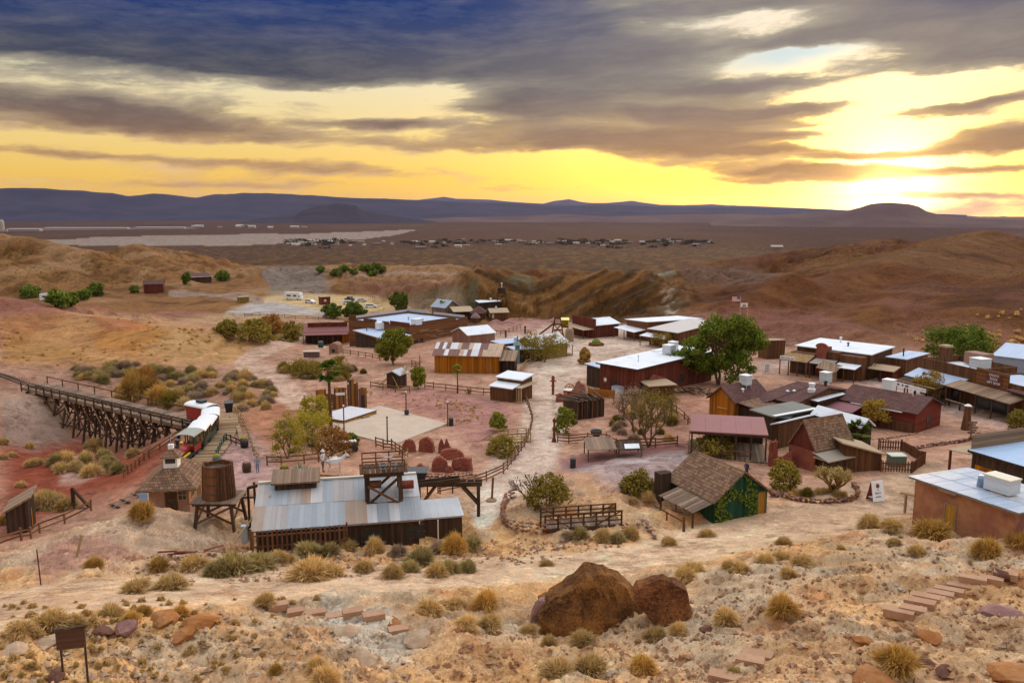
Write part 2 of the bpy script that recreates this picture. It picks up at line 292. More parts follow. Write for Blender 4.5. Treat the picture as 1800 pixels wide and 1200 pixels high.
# relief
fore = (1 - sstep(D_, 66, 80)) * (1 - flatness)
hill = sstep(D_, 150, 240) * (1 - sstep(D_, 900, 1500)) * (1 - flatness)
rightm = sstep(PX, 760, 860)
mid = sstep(D_, 66, 85) * (1 - sstep(D_, 160, 240)) * (1 - flatness)
crag = ridged(X_ / 6.5 + .3 * Y_ / 6.5, Y_ / 4.2, 5, 3)
Z_ += fore * ((crag - .55) * 1.7 + fbm(X_ / 1.3, Y_ / 1.0, 5, 21, .6) * .42 + fbm(X_ / 12, Y_ / 12, 3, 4) * .6) * np.clip(D_ / 30, .2, 1)
slab = fbm(X_ / 4 + Y_ / 9, Y_ / 2.4, 5, 33); Z_ += fore * (np.round(slab * 6) / 6 - slab) * .9
Z_ += mid * (fbm(X_ / 7, Y_ / 7, 4, 8) * .45 + fbm(X_ / 1.5, Y_ / 1.5, 3, 12) * .12)
gul = ridged(X_ / 42 + .4 * fbm(X_ / 60, Y_ / 60, 2, 77), Y_ / 70, 5, 41)
Z_ += hill * (1 - rightm) * ((gul - .6) * 4 + fbm(X_ / 14, Y_ / 14, 4, 55) * .8)
gr = ridged((X_ + .8 * Y_) / 48, (Y_ - .8 * X_) / 130, 5, 63)
Z_ += hill * rightm * ((gr - .6) * 4.0 + fbm(X_ / 11, Y_ / 11, 4, 58) * .6)
# tilted rock beds on the ridge behind the town
Xc = math.tan(R(1.5)) * 280; bedn = (np.sqrt((X_ - Xc) ** 2 + 60) - Z_ * 1.9 + Y_ * .12 + fbm(X_ / 25, Y_ / 25, 3, 70) * 5) / 3.3
beds = sstep(D_, 212, 232) * (1 - sstep(D_, 380, 430)) * sstep(PX, 790, 830) * (1 - sstep(PX, 1120, 1260)); Z_ += beds * (np.abs((bedn % 1) - .5) * 2 - .5) * 1.0 + 0
Z_ += flatness * fbm(X_ / 1.2, Y_ / 1.2, 3, 90) * .05 * (D_ < 200)
Z_ += sstep(D_, 1500, 3000) * fbm(X_ / 400, Y_ / 400, 3, 91) * 1.2
# small banks: mound by the trestle, purple-white bank beside the street, ravine edge, statue mound
def bump(px, py, rx_m, ry_m, h, rot=0.0):
    global Z_
    p = G(px, py); c, s = math.cos(rot), math.sin(rot); dx, dy = X_ - p.x, Y_ - p.y
    q = ((dx * c + dy * s) / rx_m) ** 2 + ((-dx * s + dy * c) / ry_m) ** 2
    Z_ = Z_ + h * np.exp(-q * 1.4) * (1 + .25 * NJ)
def row_of(d): return np.interp(np.log(d), LD, np.arange(ND))
def Zat(x, y):
    a, d = math.atan2(x, y), max(math.hypot(x, y), 2.6)
    fa = float(np.interp(a, AZ, np.arange(NA))); fr = float(row_of(d))
    i, j = min(int(fr), ND - 2), min(int(fa), NA - 2); ti, tj = fr - i, fa - j
    return float((Z_[i, j] * (1 - tj) + Z_[i, j + 1] * tj) * (1 - ti) + (Z_[i + 1, j] * (1 - tj) + Z_[i + 1, j + 1] * tj) * ti)
def G(px, py, dmin=14.0, lift=0.0):
    """where the sight line of a pixel meets the ground (lift = metres above it)"""
    v = ray(px, py); a = math.atan2(v.x, v.y); tn = v.z / math.hypot(v.x, v.y)
    fa = float(np.interp(a, AZ, np.arange(NA))); j = min(int(fa), NA - 2); t = fa - j
    zc = Z_[:, j] * (1 - t) + Z_[:, j + 1] * t + lift; D = np.exp(LD); dz = zc - (CZ + D * tn)
    k = np.where((dz >= 0) & (D > dmin))[0]
    if len(k) == 0: d = 20000.0
    else:
        i = int(k[0]); a0, a1 = dz[i - 1], dz[i]; s = -a0 / (a1 - a0) if a1 != a0 and a0 < 0 else 1.0
        d = math.exp(LD[i - 1] + (LD[i] - LD[i - 1]) * s)
    return Vector((math.sin(a) * d, math.cos(a) * d, CZ + d * tn - lift))
bump(132, 822, 5.0, 4.0, 1.5)
bump(250, 915, 7.0, 4.0, .6)
bump(1090, 845, 10, 4.2, 1.5, .35)
bump(585, 835, 5.5, 3.5, .8)
bump(1465, 868, 5.5, 3.0, .35)
bump(1180, 730, 6, 4, .3)
PX, PY = to_px(X_, Y_, Z_)

# ------------------------------------------------------------------ soils (linear albedo)
SAT = 1.26
C_ = np.empty(PX.shape + (3,)); C_[:] = (.43, .285, .175)
def lay(mask, c, amt=1.0):
    a = np.clip(mask * amt, 0, 1)[..., None]; C_[:] = C_ * (1 - a) + np.array(c) * a
def soft(pts, wpx=None):
    """polygon mask with a feathered edge; only the grid points near it are looked at"""
    xs, ys = [p[0] for p in pts], [p[1] for p in pts]; w = wpx or max(4.0, .16 * min(max(xs) - min(xs), max(ys) - min(ys))); out = np.zeros(PX.shape)
    k = (jx > min(xs) - w) & (jx < max(xs) + w) & (jy > min(ys) - w) & (jy < max(ys) + w); x, y = jx[k], jy[k]
    if len(x) == 0: return out
    d = np.full(x.shape, 1e9)
    for (x1, y1), (x2, y2) in zip(pts, pts[1:] + pts[:1]):
        dx, dy = x2 - x1, y2 - y1; q = np.clip(((x - x1) * dx + (y - y1) * dy) / (dx * dx + dy * dy), 0, 1); d = np.minimum(d, np.hypot(x - x1 - q * dx, (y - y1 - q * dy)))
    out[k] = sstep(np.where(in_poly(x, y, pts), d, -d), -w, w); return out
def poly(pts, c, amt=1.0): lay(soft(pts), c, amt)
nA, nB, nC = fbm(X_ / 9, Y_ / 9, 4, 101), fbm(X_ / 2.2, Y_ / 2.2, 4, 102), fbm(X_ / 30, Y_ / 30, 4, 103)
d1 = 1 - sstep(D_, 70, 84)
lay(sstep(nA, -.1, .5) * d1, (.44, .27, .145), .75)            # ochre rock
lay(sstep(nA, .05, -.5) * d1, (.40, .32, .24), .8)              # pale tuff
lay(sstep(nB, .15, .6) * d1, (.33, .165, .085), .6)             # rust
lay(sstep(nB, -.25, -.6) * d1, (.47, .38, .28), .6)
poly([(0,950),(130,930),(330,905),(420,960),(300,1000),(100,1010),(0,1000)], (.40, .30, .23), .7)
poly([(60,990),(120,950),(190,950),(260,985),(160,1000),(60,1030)], (.26, .125, .105), .6)
poly([(560,1060),(680,1080),(740,1130),(690,1160),(600,1150)], (.42, .40, .35), .7)
md = sstep(D_, 66, 80)
lay(md * (D_ < 260), (.44, .275, .205), 1)                      # pink town soil
lay(md * (D_ < 260) * sstep(nA, .05, .5), (.36, .195, .140), .6)
poly([(655,690),(760,680),(900,700),(900,760),(830,790),(790,745),(700,710)], (.34, .185, .165), .8)
poly([(0,740),(70,735),(180,790),(300,770),(330,790),(240,860),(120,900),(0,950)], (.20, .046, .026), .9)
poly([(0,700),(60,695),(110,730),(130,775),(60,790),(0,775)], (.27, .215, .18), .75)
poly([(105,850),(110,815),(135,803),(160,808),(172,835),(140,850)], (.40, .27, .23), .9)
poly([(0,560),(0,535),(200,560),(300,575),(440,590),(450,610),(420,640),(250,650),(100,650),(0,640)], (.42, .235, .115), .85)
poly([(200,590),(300,575),(420,590),(455,605),(410,640),(300,640)], (.44, .28, .15), .8)
poly([(0,545),(90,540),(130,560),(60,590),(0,600)], (.33, .15, .08), .6); poly([(160,585),(250,570),(300,590),(240,620),(170,615)], (.40, .19, .07), .7); poly([(20,600),(120,610),(180,640),(60,650),(0,640)], (.34, .19, .08), .6); poly([(150,560),(230,566),(260,580),(190,585)], (.33, .13, .075), .6); poly([(0,520),(60,530),(110,545),(40,552),(0,548)], (.25, .10, .07), .8)
poly([(0,515),(200,520),(300,520),(400,545),(300,560),(180,545),(0,560)], (.28, .135, .105), .9)
poly([(0,640),(120,640),(300,650),(420,650),(500,690),(400,740),(250,720),(60,690),(0,690)], (.33, .20, .15), .75)
poly([(430,690),(520,700),(560,760),(490,790),(440,760),(400,735)], (.36, .175, .11), .8)
poly([(985,815),(1090,800),(1200,790),(1240,830),(1170,880),(1060,870)], (.34, .27, .27), .85)
poly([(985,810),(1060,790),(1200,775),(1215,790),(1080,806),(1010,826)], (.20, .085, .085), .8)
lay(soft([(1010,838),(1090,815),(1200,795),(1210,802),(1100,826),(1030,848)]), (.50, .45, .44), .7)
poly([(1070,760),(1060,700),(1230,705),(1240,760),(1190,775),(1100,785)], (.33, .185, .14), .8)
# hills
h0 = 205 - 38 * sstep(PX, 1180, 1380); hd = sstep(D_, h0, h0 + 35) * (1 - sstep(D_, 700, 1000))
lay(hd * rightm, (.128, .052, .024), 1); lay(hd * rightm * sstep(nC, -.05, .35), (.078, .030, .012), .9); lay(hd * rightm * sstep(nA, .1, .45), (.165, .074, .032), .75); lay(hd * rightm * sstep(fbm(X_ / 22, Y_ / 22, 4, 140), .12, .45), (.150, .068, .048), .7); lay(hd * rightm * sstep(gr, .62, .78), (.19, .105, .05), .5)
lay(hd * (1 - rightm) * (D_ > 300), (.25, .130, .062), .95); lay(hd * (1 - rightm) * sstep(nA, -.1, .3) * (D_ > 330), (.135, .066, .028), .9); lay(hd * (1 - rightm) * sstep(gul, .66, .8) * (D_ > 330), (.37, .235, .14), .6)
poly([(1200,560),(1330,530),(1450,545),(1560,590),(1400,600)], (.215, .105, .080), .75)
poly([(1560,520),(1700,560),(1800,590),(1800,640),(1600,620)], (.20, .088, .058), .6)
bcol = vnoise(bedn * 1.6, bedn * 0 + 3, 5); lay(beds, (.155, .076, .030), .95); lay(beds * sstep(bcol, .5, .72), (.060, .031, .012), .9); lay(beds * sstep(bcol, .36, .15), (.235, .130, .062), .75); lay(beds * sstep(fbm(X_ / 16, Y_ / 16, 3, 110), .18, .5), (.135, .130, .085), .7)
lay(soft([(1160,500),(1185,497),(1200,545),(1175,560)]) * sstep(nB, -.1, .4) * (D_ > 210), (.42, .34, .27), .7)
lay(soft([(1185,470),(1300,470),(1390,490),(1300,505),(1210,497)]) * (D_ > 300).astype(float), (.16, .100, .076), .8)
lay(soft([(1135,478),(1180,473),(1190,482),(1160,488)]) * (D_ > 280).astype(float), (.30, .29, .22), .8)
lay(soft([(600,500),(800,495),(815,540),(740,545),(640,520)]) * (D_ > 250).astype(float), (.20, .100, .066), .9)
lay(soft([(690,525),(815,500),(815,545),(760,552)]) * (D_ > 250).astype(float), (.25, .21, .145), .7)
lay((1 - sstep(line_dist(jx, jy, WASH), .5, 1.2)) * (D_ > 330), (.22, .185, .165), .85)
# desert plain with creosote specks, dry lake, bright strips of the far plant
pl = sstep(D_, 650, 1000) * (hd < .5)
lay(sstep(D_, 650, 1000), (.100, .043, .014), 1)
sp = fbm(X_ / 9, Y_ / 26, 2, 120); lay(sstep(D_, 600, 900) * sstep(sp, .1, .5) * (1 - sstep(D_, 2500, 4500)), (.20, .11, .045), .8); lay(sstep(D_, 600, 900) * sstep(sp, -.1, -.5) * (1 - sstep(D_, 2500, 4500)), (.05, .028, .010), .9)
lay(sstep(D_, 2400, 3600), (.120, .054, .024), .9); lay(sstep(D_, 2400, 3600) * sstep(fbm(X_ / 300, Y_ / 900, 3, 121), .1, .5), (.15, .075, .040), .7)
lake = in_poly(PX + NJ * 6, PY + fbm(X_ / 200, Y_ / 200, 3, 122) * 1.2, [(60,424),(180,417),(330,413),(560,410),(690,405),(735,404),(700,412),(640,420),(520,427),(420,431),(250,433),(110,430)]) & (D_ > 2000)
lay(lake.astype(float), (.50, .405, .345), .95)
lay(in_poly(PX, PY, [(20,401),(330,399),(350,402),(60,405)]) & (D_ > 3000), (.45, .38, .36), .6)
# walkways
lay(np.where(near, 1 - sstep(pw['dirt_path'], .75, 1.2), 0), (.47, .34, .245), .9)
lay(np.where(near, 1 - sstep(pw['main_street'], .7, 1.15), 0), (.62, .49, .41), .95)
lay(np.where(near, 1 - sstep(pw['service_road'], .7, 1.15), 0), (.54, .39, .31), .9)
lay(near * soft(POLYS['town_street']), (.50, .41, .38), .85)
lay(near * soft(POLYS['station_plaza']), (.40, .27, .25), .9)
lay(near * soft([(930,565),(1010,570),(1190,600),(1180,625),(1040,625),(930,640),(880,650),(860,600)]), (.60, .475, .40), .9)
lay(near * soft([(850,585),(860,560),(960,556),(980,560),(930,590)]), (.40, .235, .205), .8)
lay(near * soft(POLYS['parking_lot']), (.60, .45, .27), .95)
lay(near * soft([(395,548),(440,533),(480,530),(560,545),(600,550),(560,556),(450,553)]), (.46, .42, .41), .95)
lay((D_ > 300) * (1 - sstep(line_dist(jx, jy, [(300,512,4),(360,517,5),(420,525,5),(460,530,5)]), .7, 1.2)), (.33, .25, .21), .8)
lay((D_ > 300) * (1 - sstep(line_dist(jx, jy, [(600,488,2),(720,482,2.5),(800,484,2)]), .7, 1.2)), (.40, .28, .23), .85)
# wheel ruts worn into the paths
for k_, off in (('dirt_path', .34), ('service_road', .38), ('main_street', .5)):
    lay(np.where(near, np.exp(-((pw[k_] - off) / .09) ** 2), 0) * sstep(fbm(X_ / 3, Y_ / 3, 3, 133), -.4, .2), (.30, .20, .15), .35)
# mottling
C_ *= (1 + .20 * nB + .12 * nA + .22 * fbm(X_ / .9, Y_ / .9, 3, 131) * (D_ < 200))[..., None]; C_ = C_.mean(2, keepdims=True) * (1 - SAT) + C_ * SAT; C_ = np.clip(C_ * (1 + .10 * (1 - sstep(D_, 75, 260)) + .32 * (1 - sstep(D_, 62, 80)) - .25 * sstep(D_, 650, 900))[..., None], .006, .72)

cls[(D_ > 230) & (hd > .5)] = 9
cls[D_ > 800] = 8
cls[lake] = 7
for i, k in enumerate(['dirt_path', 'main_street', 'service_road'], 1): cls[near & (pw[k] < 1)] = i
for k in POLYS: cls[near & in_poly(jx, jy, POLYS[k])] = names.index(k)

def soil_mat():
    m = bpy.data.materials.new('soil'); m.use_nodes = True; t = NT(m.node_tree)
    a = t.n('ShaderNodeAttribute', attribute_name='soil').outputs[0]; g = t.n('ShaderNodeNewGeometry').outputs['Position']
    dist = t.n('ShaderNodeVectorMath', {0: g}, operation='LENGTH').outputs['Value']
    nr = t.sm(dist, 420.0, 120.0)
    n1 = t.noise(g, 1.5, 8, .70); n2 = t.noise(g, 7.0, 5, .75); n3 = t.noise(g, .12, 8, .72)
    n4 = t.noise(g, .35, 12, .86); n5 = t.noise(t.n('ShaderNodeVectorMath', {0: g, 1: (31.0, 17.0, 5.0)}, operation='ADD').outputs[0], .9, 10, .86)
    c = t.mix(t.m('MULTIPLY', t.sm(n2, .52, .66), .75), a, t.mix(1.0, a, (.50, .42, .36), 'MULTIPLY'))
    c = t.mix(t.m('MULTIPLY', t.sm(n2, .46, .33), .6), c, t.mix(1.0, a, (1.45, 1.42, 1.36), 'MULTIPLY'))
    c = t.mix(t.m('MULTIPLY', t.sm(n1, .54, .66), .55), c, t.mix(1.0, c, (1.18, .95, .72), 'MULTIPLY'))
    c = t.mix(t.m('MULTIPLY', t.sm(n3, .47, .60), .6), c, t.mix(1.0, c, (.72, .66, .62), 'MULTIPLY'))
    c = t.mix(t.m('MULTIPLY', t.sm(n4, .51, .585), .78), c, t.mix(1.0, c, (.50, .42, .37), 'MULTIPLY')); c = t.mix(t.m('MULTIPLY', t.sm(n5, .505, .585), .66), c, t.mix(1.0, c, (1.55, 1.50, 1.42), 'MULTIPLY'))
    h = t.m('ADD', t.m('MULTIPLY', n4, .9), t.m('MULTIPLY', n1, .6)); h = t.m('ADD', h, t.m('MULTIPLY', n2, .35))
    b = t.n('ShaderNodeBump', {'Height': h, 'Strength': 1.0, 'Distance': t.m('ADD', t.m('MULTIPLY', dist, .0022), .10)})
    p = t.n('ShaderNodeBsdfPrincipled', {'Base Color': c, 'Roughness': .95, 'Specular IOR Level': .15, 'Normal': b.outputs[0]})
    t.t.links.new(p.outputs[0], t.n('ShaderNodeOutputMaterial').inputs[0]); return m
SOIL = soil_mat()
def np_mesh(name, verts, quads, mat, smooth=True, attr=None):
    me = bpy.data.meshes.new(name); nv, nf = len(verts), len(quads); k = quads.shape[1]
    me.vertices.add(nv); me.vertices.foreach_set('co', verts.astype(np.float32).ravel())
    me.loops.add(nf * k); me.loops.foreach_set('vertex_index', quads.astype(np.int32).ravel())
    me.polygons.add(nf); me.polygons.foreach_set('loop_start', np.arange(0, nf * k, k, dtype=np.int32))
    me.polygons.foreach_set('use_smooth', np.full(nf, smooth)); me.update(calc_edges=True)
    if attr is not None:
        at = me.attributes.new(attr[0], 'FLOAT_COLOR', 'POINT'); at.data.foreach_set('color', np.c_[attr[1], np.ones(nv)].astype(np.float32).ravel())
    me.materials.append(mat); o = bpy.data.objects.new(name, me); col.objects.link(o); return o
def make_ground():
    V = np.c_[X_.ravel(), Y_.ravel(), Z_.ravel()]; Cc = C_.reshape(-1, 3)
    idx = np.arange(ND * NA).reshape(ND, NA)
    q = np.stack([idx[:-1, :-1], idx[:-1, 1:], idx[1:, 1:], idx[1:, :-1]], -1).reshape(-1, 4)
    fc = cls[:-1, :-1].ravel()
    for ci, nm in enumerate(names):
        s = q[fc == ci]
        if len(s) == 0: continue
        u, inv = np.unique(s.ravel(), return_inverse=True)
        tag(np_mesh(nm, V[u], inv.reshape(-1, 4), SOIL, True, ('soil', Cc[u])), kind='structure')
make_ground()

# ------------------------------------------------------------------ far ranges
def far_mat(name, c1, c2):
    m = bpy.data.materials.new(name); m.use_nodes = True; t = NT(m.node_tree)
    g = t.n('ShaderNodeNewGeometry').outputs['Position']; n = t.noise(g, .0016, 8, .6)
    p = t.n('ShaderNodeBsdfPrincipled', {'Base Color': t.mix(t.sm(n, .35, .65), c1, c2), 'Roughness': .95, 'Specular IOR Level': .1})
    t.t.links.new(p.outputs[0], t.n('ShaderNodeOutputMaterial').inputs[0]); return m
def far_range(name, crest, dist, depth, mat, rough=.12, seed=1, base=131.0, n_az=420, steep=1.3):
    cx = np.array([p[0] for p in crest], float); cy = np.array([p[1] for p in crest], float)
    az = np.array([math.atan2(ray(x, 370).x, ray(x, 370).y) for x in cx])
    hz = np.array([math.tan(math.asin(ray(x, y).z)) for x, y in crest]) * dist / 1.0
    a = np.linspace(az[0], az[-1], n_az); z = np.interp(a, az, hz) + base          # crest height over the plain
    s = np.linspace(-1, 1, 41); A, S = np.meshgrid(a, s)
    Dd = dist + S * depth; X, Y = np.sin(A) * Dd, np.cos(A) * Dd
    prof = np.clip(1 - np.abs(S) ** 1.0, 0, 1) ** steep
    er = ridged(X / (depth * .5), Y / (depth * .8), 5, seed)
    Zz = CZ - base - 12 + (z[None, :] + 12) * prof * (1 - rough * 2.2 * (1 - er) * (1 - prof ** 3)) + fbm(X / (depth * .12), Y / (depth * .12), 4, seed + 3) * z[None, :] * rough * .25
    V = np.c_[X.ravel(), Y.ravel(), Zz.ravel()]; idx = np.arange(len(V)).reshape(A.shape)
    q = np.stack([idx[:-1, :-1], idx[:-1, 1:], idx[1:, 1:], idx[1:, :-1]], -1).reshape(-1, 4)
    return tag(np_mesh(name, V, q, mat, True), kind='structure')
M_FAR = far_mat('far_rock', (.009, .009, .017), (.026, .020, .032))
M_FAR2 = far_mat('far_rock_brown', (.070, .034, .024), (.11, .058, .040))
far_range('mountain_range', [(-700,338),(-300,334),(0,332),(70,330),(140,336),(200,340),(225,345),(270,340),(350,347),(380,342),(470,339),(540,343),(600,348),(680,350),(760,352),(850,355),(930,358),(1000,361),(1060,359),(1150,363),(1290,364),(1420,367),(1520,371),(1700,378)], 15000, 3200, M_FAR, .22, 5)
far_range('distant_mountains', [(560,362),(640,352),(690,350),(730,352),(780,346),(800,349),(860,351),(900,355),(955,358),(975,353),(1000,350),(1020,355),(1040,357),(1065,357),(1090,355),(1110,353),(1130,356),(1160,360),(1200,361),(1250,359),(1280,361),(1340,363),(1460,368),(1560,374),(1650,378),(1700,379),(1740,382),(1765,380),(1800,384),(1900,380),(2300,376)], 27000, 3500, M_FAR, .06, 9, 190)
M_MESA = far_mat('mesa_rock', (.012, .008, .011), (.026, .016, .019))
far_range('mesa_hill', [(380,396),(440,388),(475,381),(515,380),(535,368),(560,361),(590,357),(612,358),(628,361),(642,370),(662,376),(705,381),(770,390)], 9500, 900, M_MESA, .14, 15, 131, 260, .8)
far_range('low_hills', [(640,392),(720,386),(800,382),(880,381),(1000,377),(1040,379),(1080,381),(1160,378),(1220,377),(1300,376),(1360,378),(1430,381),(1500,386)], 10500, 1500, M_FAR2, .2, 19)
far_range('sunset_hill', [(1250,391),(1330,380),(1400,376),(1450,373.5),(1495,369),(1512,364),(1528,358.5),(1545,357),(1565,356),(1585,357),(1600,359),(1615,363),(1628,371),(1650,377),(1668,380),(1720,384),(1800,386),(1950,390)], 8200, 1100, M_FAR2, .10, 23, 131, 320, .9)
# ------------------------------------------------------------------ mesh helper
rnd = random.Random(7)
class MB:
    """collects shapes into one mesh; texture coordinates are metres along each face"""
    def __init__(s): s.v, s.f = [], []
    def add(s, vs, fs):
        o = len(s.v); s.v += [tuple(v) for v in vs]; s.f += [tuple(i + o for i in f) for f in fs]; return s
    def box(s, x0, x1, y0, y1, z0, z1):
        return s.add([(x0, y0, z0), (x1, y0, z0), (x1, y1, z0), (x0, y1, z0), (x0, y0, z1), (x1, y0, z1), (x1, y1, z1), (x0, y1, z1)],
                     [(0, 3, 2, 1), (4, 5, 6, 7), (0, 1, 5, 4), (1, 2, 6, 5), (2, 3, 7, 6), (3, 0, 4, 7)])
    def bar(s, p, q, w, h, up=(0, 0, 1)):
        p, q = Vector(p), Vector(q); d = (q - p).normalized(); u = Vector(up)
        if abs(d.dot(u)) > .98: u = Vector((1, 0, 0))
        r = d.cross(u).normalized() * w / 2; u = r.cross(d).normalized() * h / 2
        return s.add([p - r - u, p + r - u, p + r + u, p - r + u, q - r - u, q + r - u, q + r + u, q - r + u],
                     [(0, 1, 2, 3), (4, 7, 6, 5), (0, 4, 5, 1), (1, 5, 6, 2), (2, 6, 7, 3), (3, 7, 4, 0)])
    def tube(s, pts, rad, n=8, cap=True):
        rings = []; L = len(pts); o = len(s.v)
        for i, p in enumerate(pts):
            p = Vector(p); d = (Vector(pts[min(i + 1, L - 1)]) - Vector(pts[max(i - 1, 0)])).normalized()
            a = d.orthogonal().normalized() if i == 0 else (a - d * a.dot(d)).normalized(); b = d.cross(a)
            r = rad[i] if hasattr(rad, '__len__') else rad
            s.v += [tuple(p + (a * math.cos(k * 2 * math.pi / n) + b * math.sin(k * 2 * math.pi / n)) * r) for k in range(n)]
        for i in range(L - 1):
            for k in range(n):
                k2 = (k + 1) % n; s.f.append((o + i * n + k, o + i * n + k2, o + (i + 1) * n + k2, o + (i + 1) * n + k))
        if cap: s.f.append(tuple(o + k for k in reversed(range(n)))); s.f.append(tuple(o + (L - 1) * n + k for k in range(n)))
        return s
    def lathe(s, prof, n=16, c=(0, 0, 0)):
        o = len(s.v); m = len(prof)
        for r, z in prof: s.v += [(c[0] + r * math.cos(k * 2 * math.pi / n), c[1] + r * math.sin(k * 2 * math.pi / n), c[2] + z) for k in range(n)]
        for i in range(m - 1):
            for k in range(n): k2 = (k + 1) % n; s.f.append((o + i * n + k, o + i * n + k2, o + (i + 1) * n + k2, o + (i + 1) * n + k))
        s.f.append(tuple(o + k for k in reversed(range(n)))); s.f.append(tuple(o + (m - 1) * n + k for k in range(n))); return s
    def slab(s, pts, t):
        """a flat polygon given thickness t downwards along its normal"""
        P = [Vector(p) for p in pts]; nn = (P[1] - P[0]).cross(P[2] - P[0]).normalized()
        if nn.z < 0: P.reverse(); nn = -nn
        n = len(P); return s.add(P + [p - nn * t for p in P], [tuple(range(n)), tuple(reversed(range(n, 2 * n)))] + [(i, i + n, (i + 1) % n + n, (i + 1) % n) for i in range(n)])
    def prism(s, pts, d):
        """a planar polygon pushed along vector d"""
        P = [Vector(p) for p in pts]; d = Vector(d); nn = (P[1] - P[0]).cross(P[2] - P[0])
        if nn.dot(d) > 0: P.reverse()
        n = len(P); return s.add(P + [p + d for p in P], [tuple(range(n)), tuple(reversed(range(n, 2 * n)))] + [(i, i + n, (i + 1) % n + n, (i + 1) % n) for i in range(n)])
    def mesh(s, name, mat, smooth=False, off=0.0):
        me = bpy.data.meshes.new(name); me.from_pydata(s.v, [], s.f); uv = me.uv_layers.new(name='UVMap'); V = s.v
        co = np.empty((len(me.loops), 2), np.float32); li = 0
        for p in me.polygons:
            n = p.normal
            if abs(n.z) > .97: u, w = Vector((1, 0, 0)), Vector((0, 1, 0))
            else: u = Vector((-n.y, n.x, 0)).normalized(); w = n.cross(u)
            for vi in p.vertices:
                q = V[vi]; co[li] = (q[0] * u.x + q[1] * u.y + q[2] * u.z + off, q[0] * w.x + q[1] * w.y + q[2] * w.z); li += 1
        uv.data.foreach_set('uv', co.ravel())
        if smooth: me.polygons.foreach_set('use_smooth', np.ones(len(me.polygons), bool))
        if mat: me.materials.append(mat)
        return me
    def build(s, name, mat, parent=None, smooth=False):
        o = bpy.data.objects.new(name, s.mesh(name, mat, smooth, rnd.uniform(0, 40))); col.objects.link(o)
        if parent: o.parent = parent
        return o
_unit = {}
def unit_box(mat):
    if mat.name not in _unit: _unit[mat.name] = MB().box(-.5, .5, -.5, .5, -.5, .5).mesh('beam', mat)
    return _unit[mat.name]
def beam(name, p, q, w, h, mat, parent=None):
    """one timber from p to q; timbers of one material share a mesh"""
    p, q = Vector(p), Vector(q); d = q - p; L = d.length; d.normalize(); up = Vector((0, 0, 1))
    if abs(d.dot(up)) > .98: up = Vector((0, 1, 0))
    r = d.cross(up).normalized(); u = r.cross(d)
    o = bpy.data.objects.new(name, unit_box(mat)); col.objects.link(o)
    o.matrix_local = Matrix.Translation((p + q) / 2) @ Matrix((r, d, u)).transposed().to_4x4() @ Matrix.Diagonal((w, L, h, 1))
    if parent: o.parent = parent
    return o
def clone(o, parent=None, children=True):
    c = o.copy(); col.objects.link(c); c.parent = parent
    if children:
        for ch in o.children: clone(ch, c)
    return c

# ------------------------------------------------------------------ materials
_mats = {}
def fin(t, m, **ins):
    p = t.n('ShaderNodeBsdfPrincipled', {k.replace('_', ' '): v for k, v in ins.items()}); t.t.links.new(p.outputs[0], t.n('ShaderNodeOutputMaterial').inputs[0]); return m
def start(key):
    m = bpy.data.materials.new(key); m.use_nodes = True; _mats[key] = m; t = NT(m.node_tree); uv = t.n('ShaderNodeUVMap').outputs[0]
    s = t.n('ShaderNodeSeparateXYZ', {0: uv}).outputs; return m, t, uv, s
def vivid(c, k=1.25):
    m = sum(c) / 3; return tuple(max(.004, m + (x - m) * k) for x in c)
def sc(c, k): return tuple(x * k for x in c)
def boards(key, c, w=.22, axis=0, var=.35, weather=.3, grey=(.30, .25, .21), gap=.5):
    """sawn boards: one tone per board, dark joints, grain and weathering"""
    if key in _mats: return _mats[key]
    c = vivid(c);
    m, t, uv, s = start(key); a, b = s[axis], s[1 - axis]
    q = t.m('DIVIDE', a, w); i = t.m('FLOOR', q); f = t.m('FRACT', q)
    rn = t.n('ShaderNodeTexWhiteNoise', {'W': i}, noise_dimensions='1D').outputs[0]
    gr = t.noise(t.xyz(t.m('MULTIPLY', a, 14.0), t.m('MULTIPLY', b, .9), i), 1.0, 4, .6)
    st = t.noise(t.xyz(t.m('MULTIPLY', a, 1.6), t.m('MULTIPLY', b, .35), 2.0), 1.0, 4, .6)
    k = t.m('ADD', 1 - var, t.m('MULTIPLY', rn, var * 2)); k = t.m('MULTIPLY', k, t.m('ADD', .72, t.m('MULTIPLY', gr, .56)))
    cc = t.mix(1.0, c, t.xyz(k, k, k), 'MULTIPLY'); cc = t.mix(t.m('MULTIPLY', t.sm(st, .48, .72), weather), cc, grey)
    e = t.m('MINIMUM', f, t.m('SUBTRACT', 1.0, f)); j = t.sm(e, .0, .07)
    cc = t.mix(t.m('MULTIPLY', t.m('SUBTRACT', 1.0, j), gap), cc, sc(c, .25))
    bp = t.n('ShaderNodeBump', {'Height': t.m('ADD', j, t.m('MULTIPLY', gr, .3)), 'Strength': .7, 'Distance': .03})
    return fin(t, m, Base_Color=cc, Roughness=.85, Specular_IOR_Level=.2, Normal=bp.outputs[0])
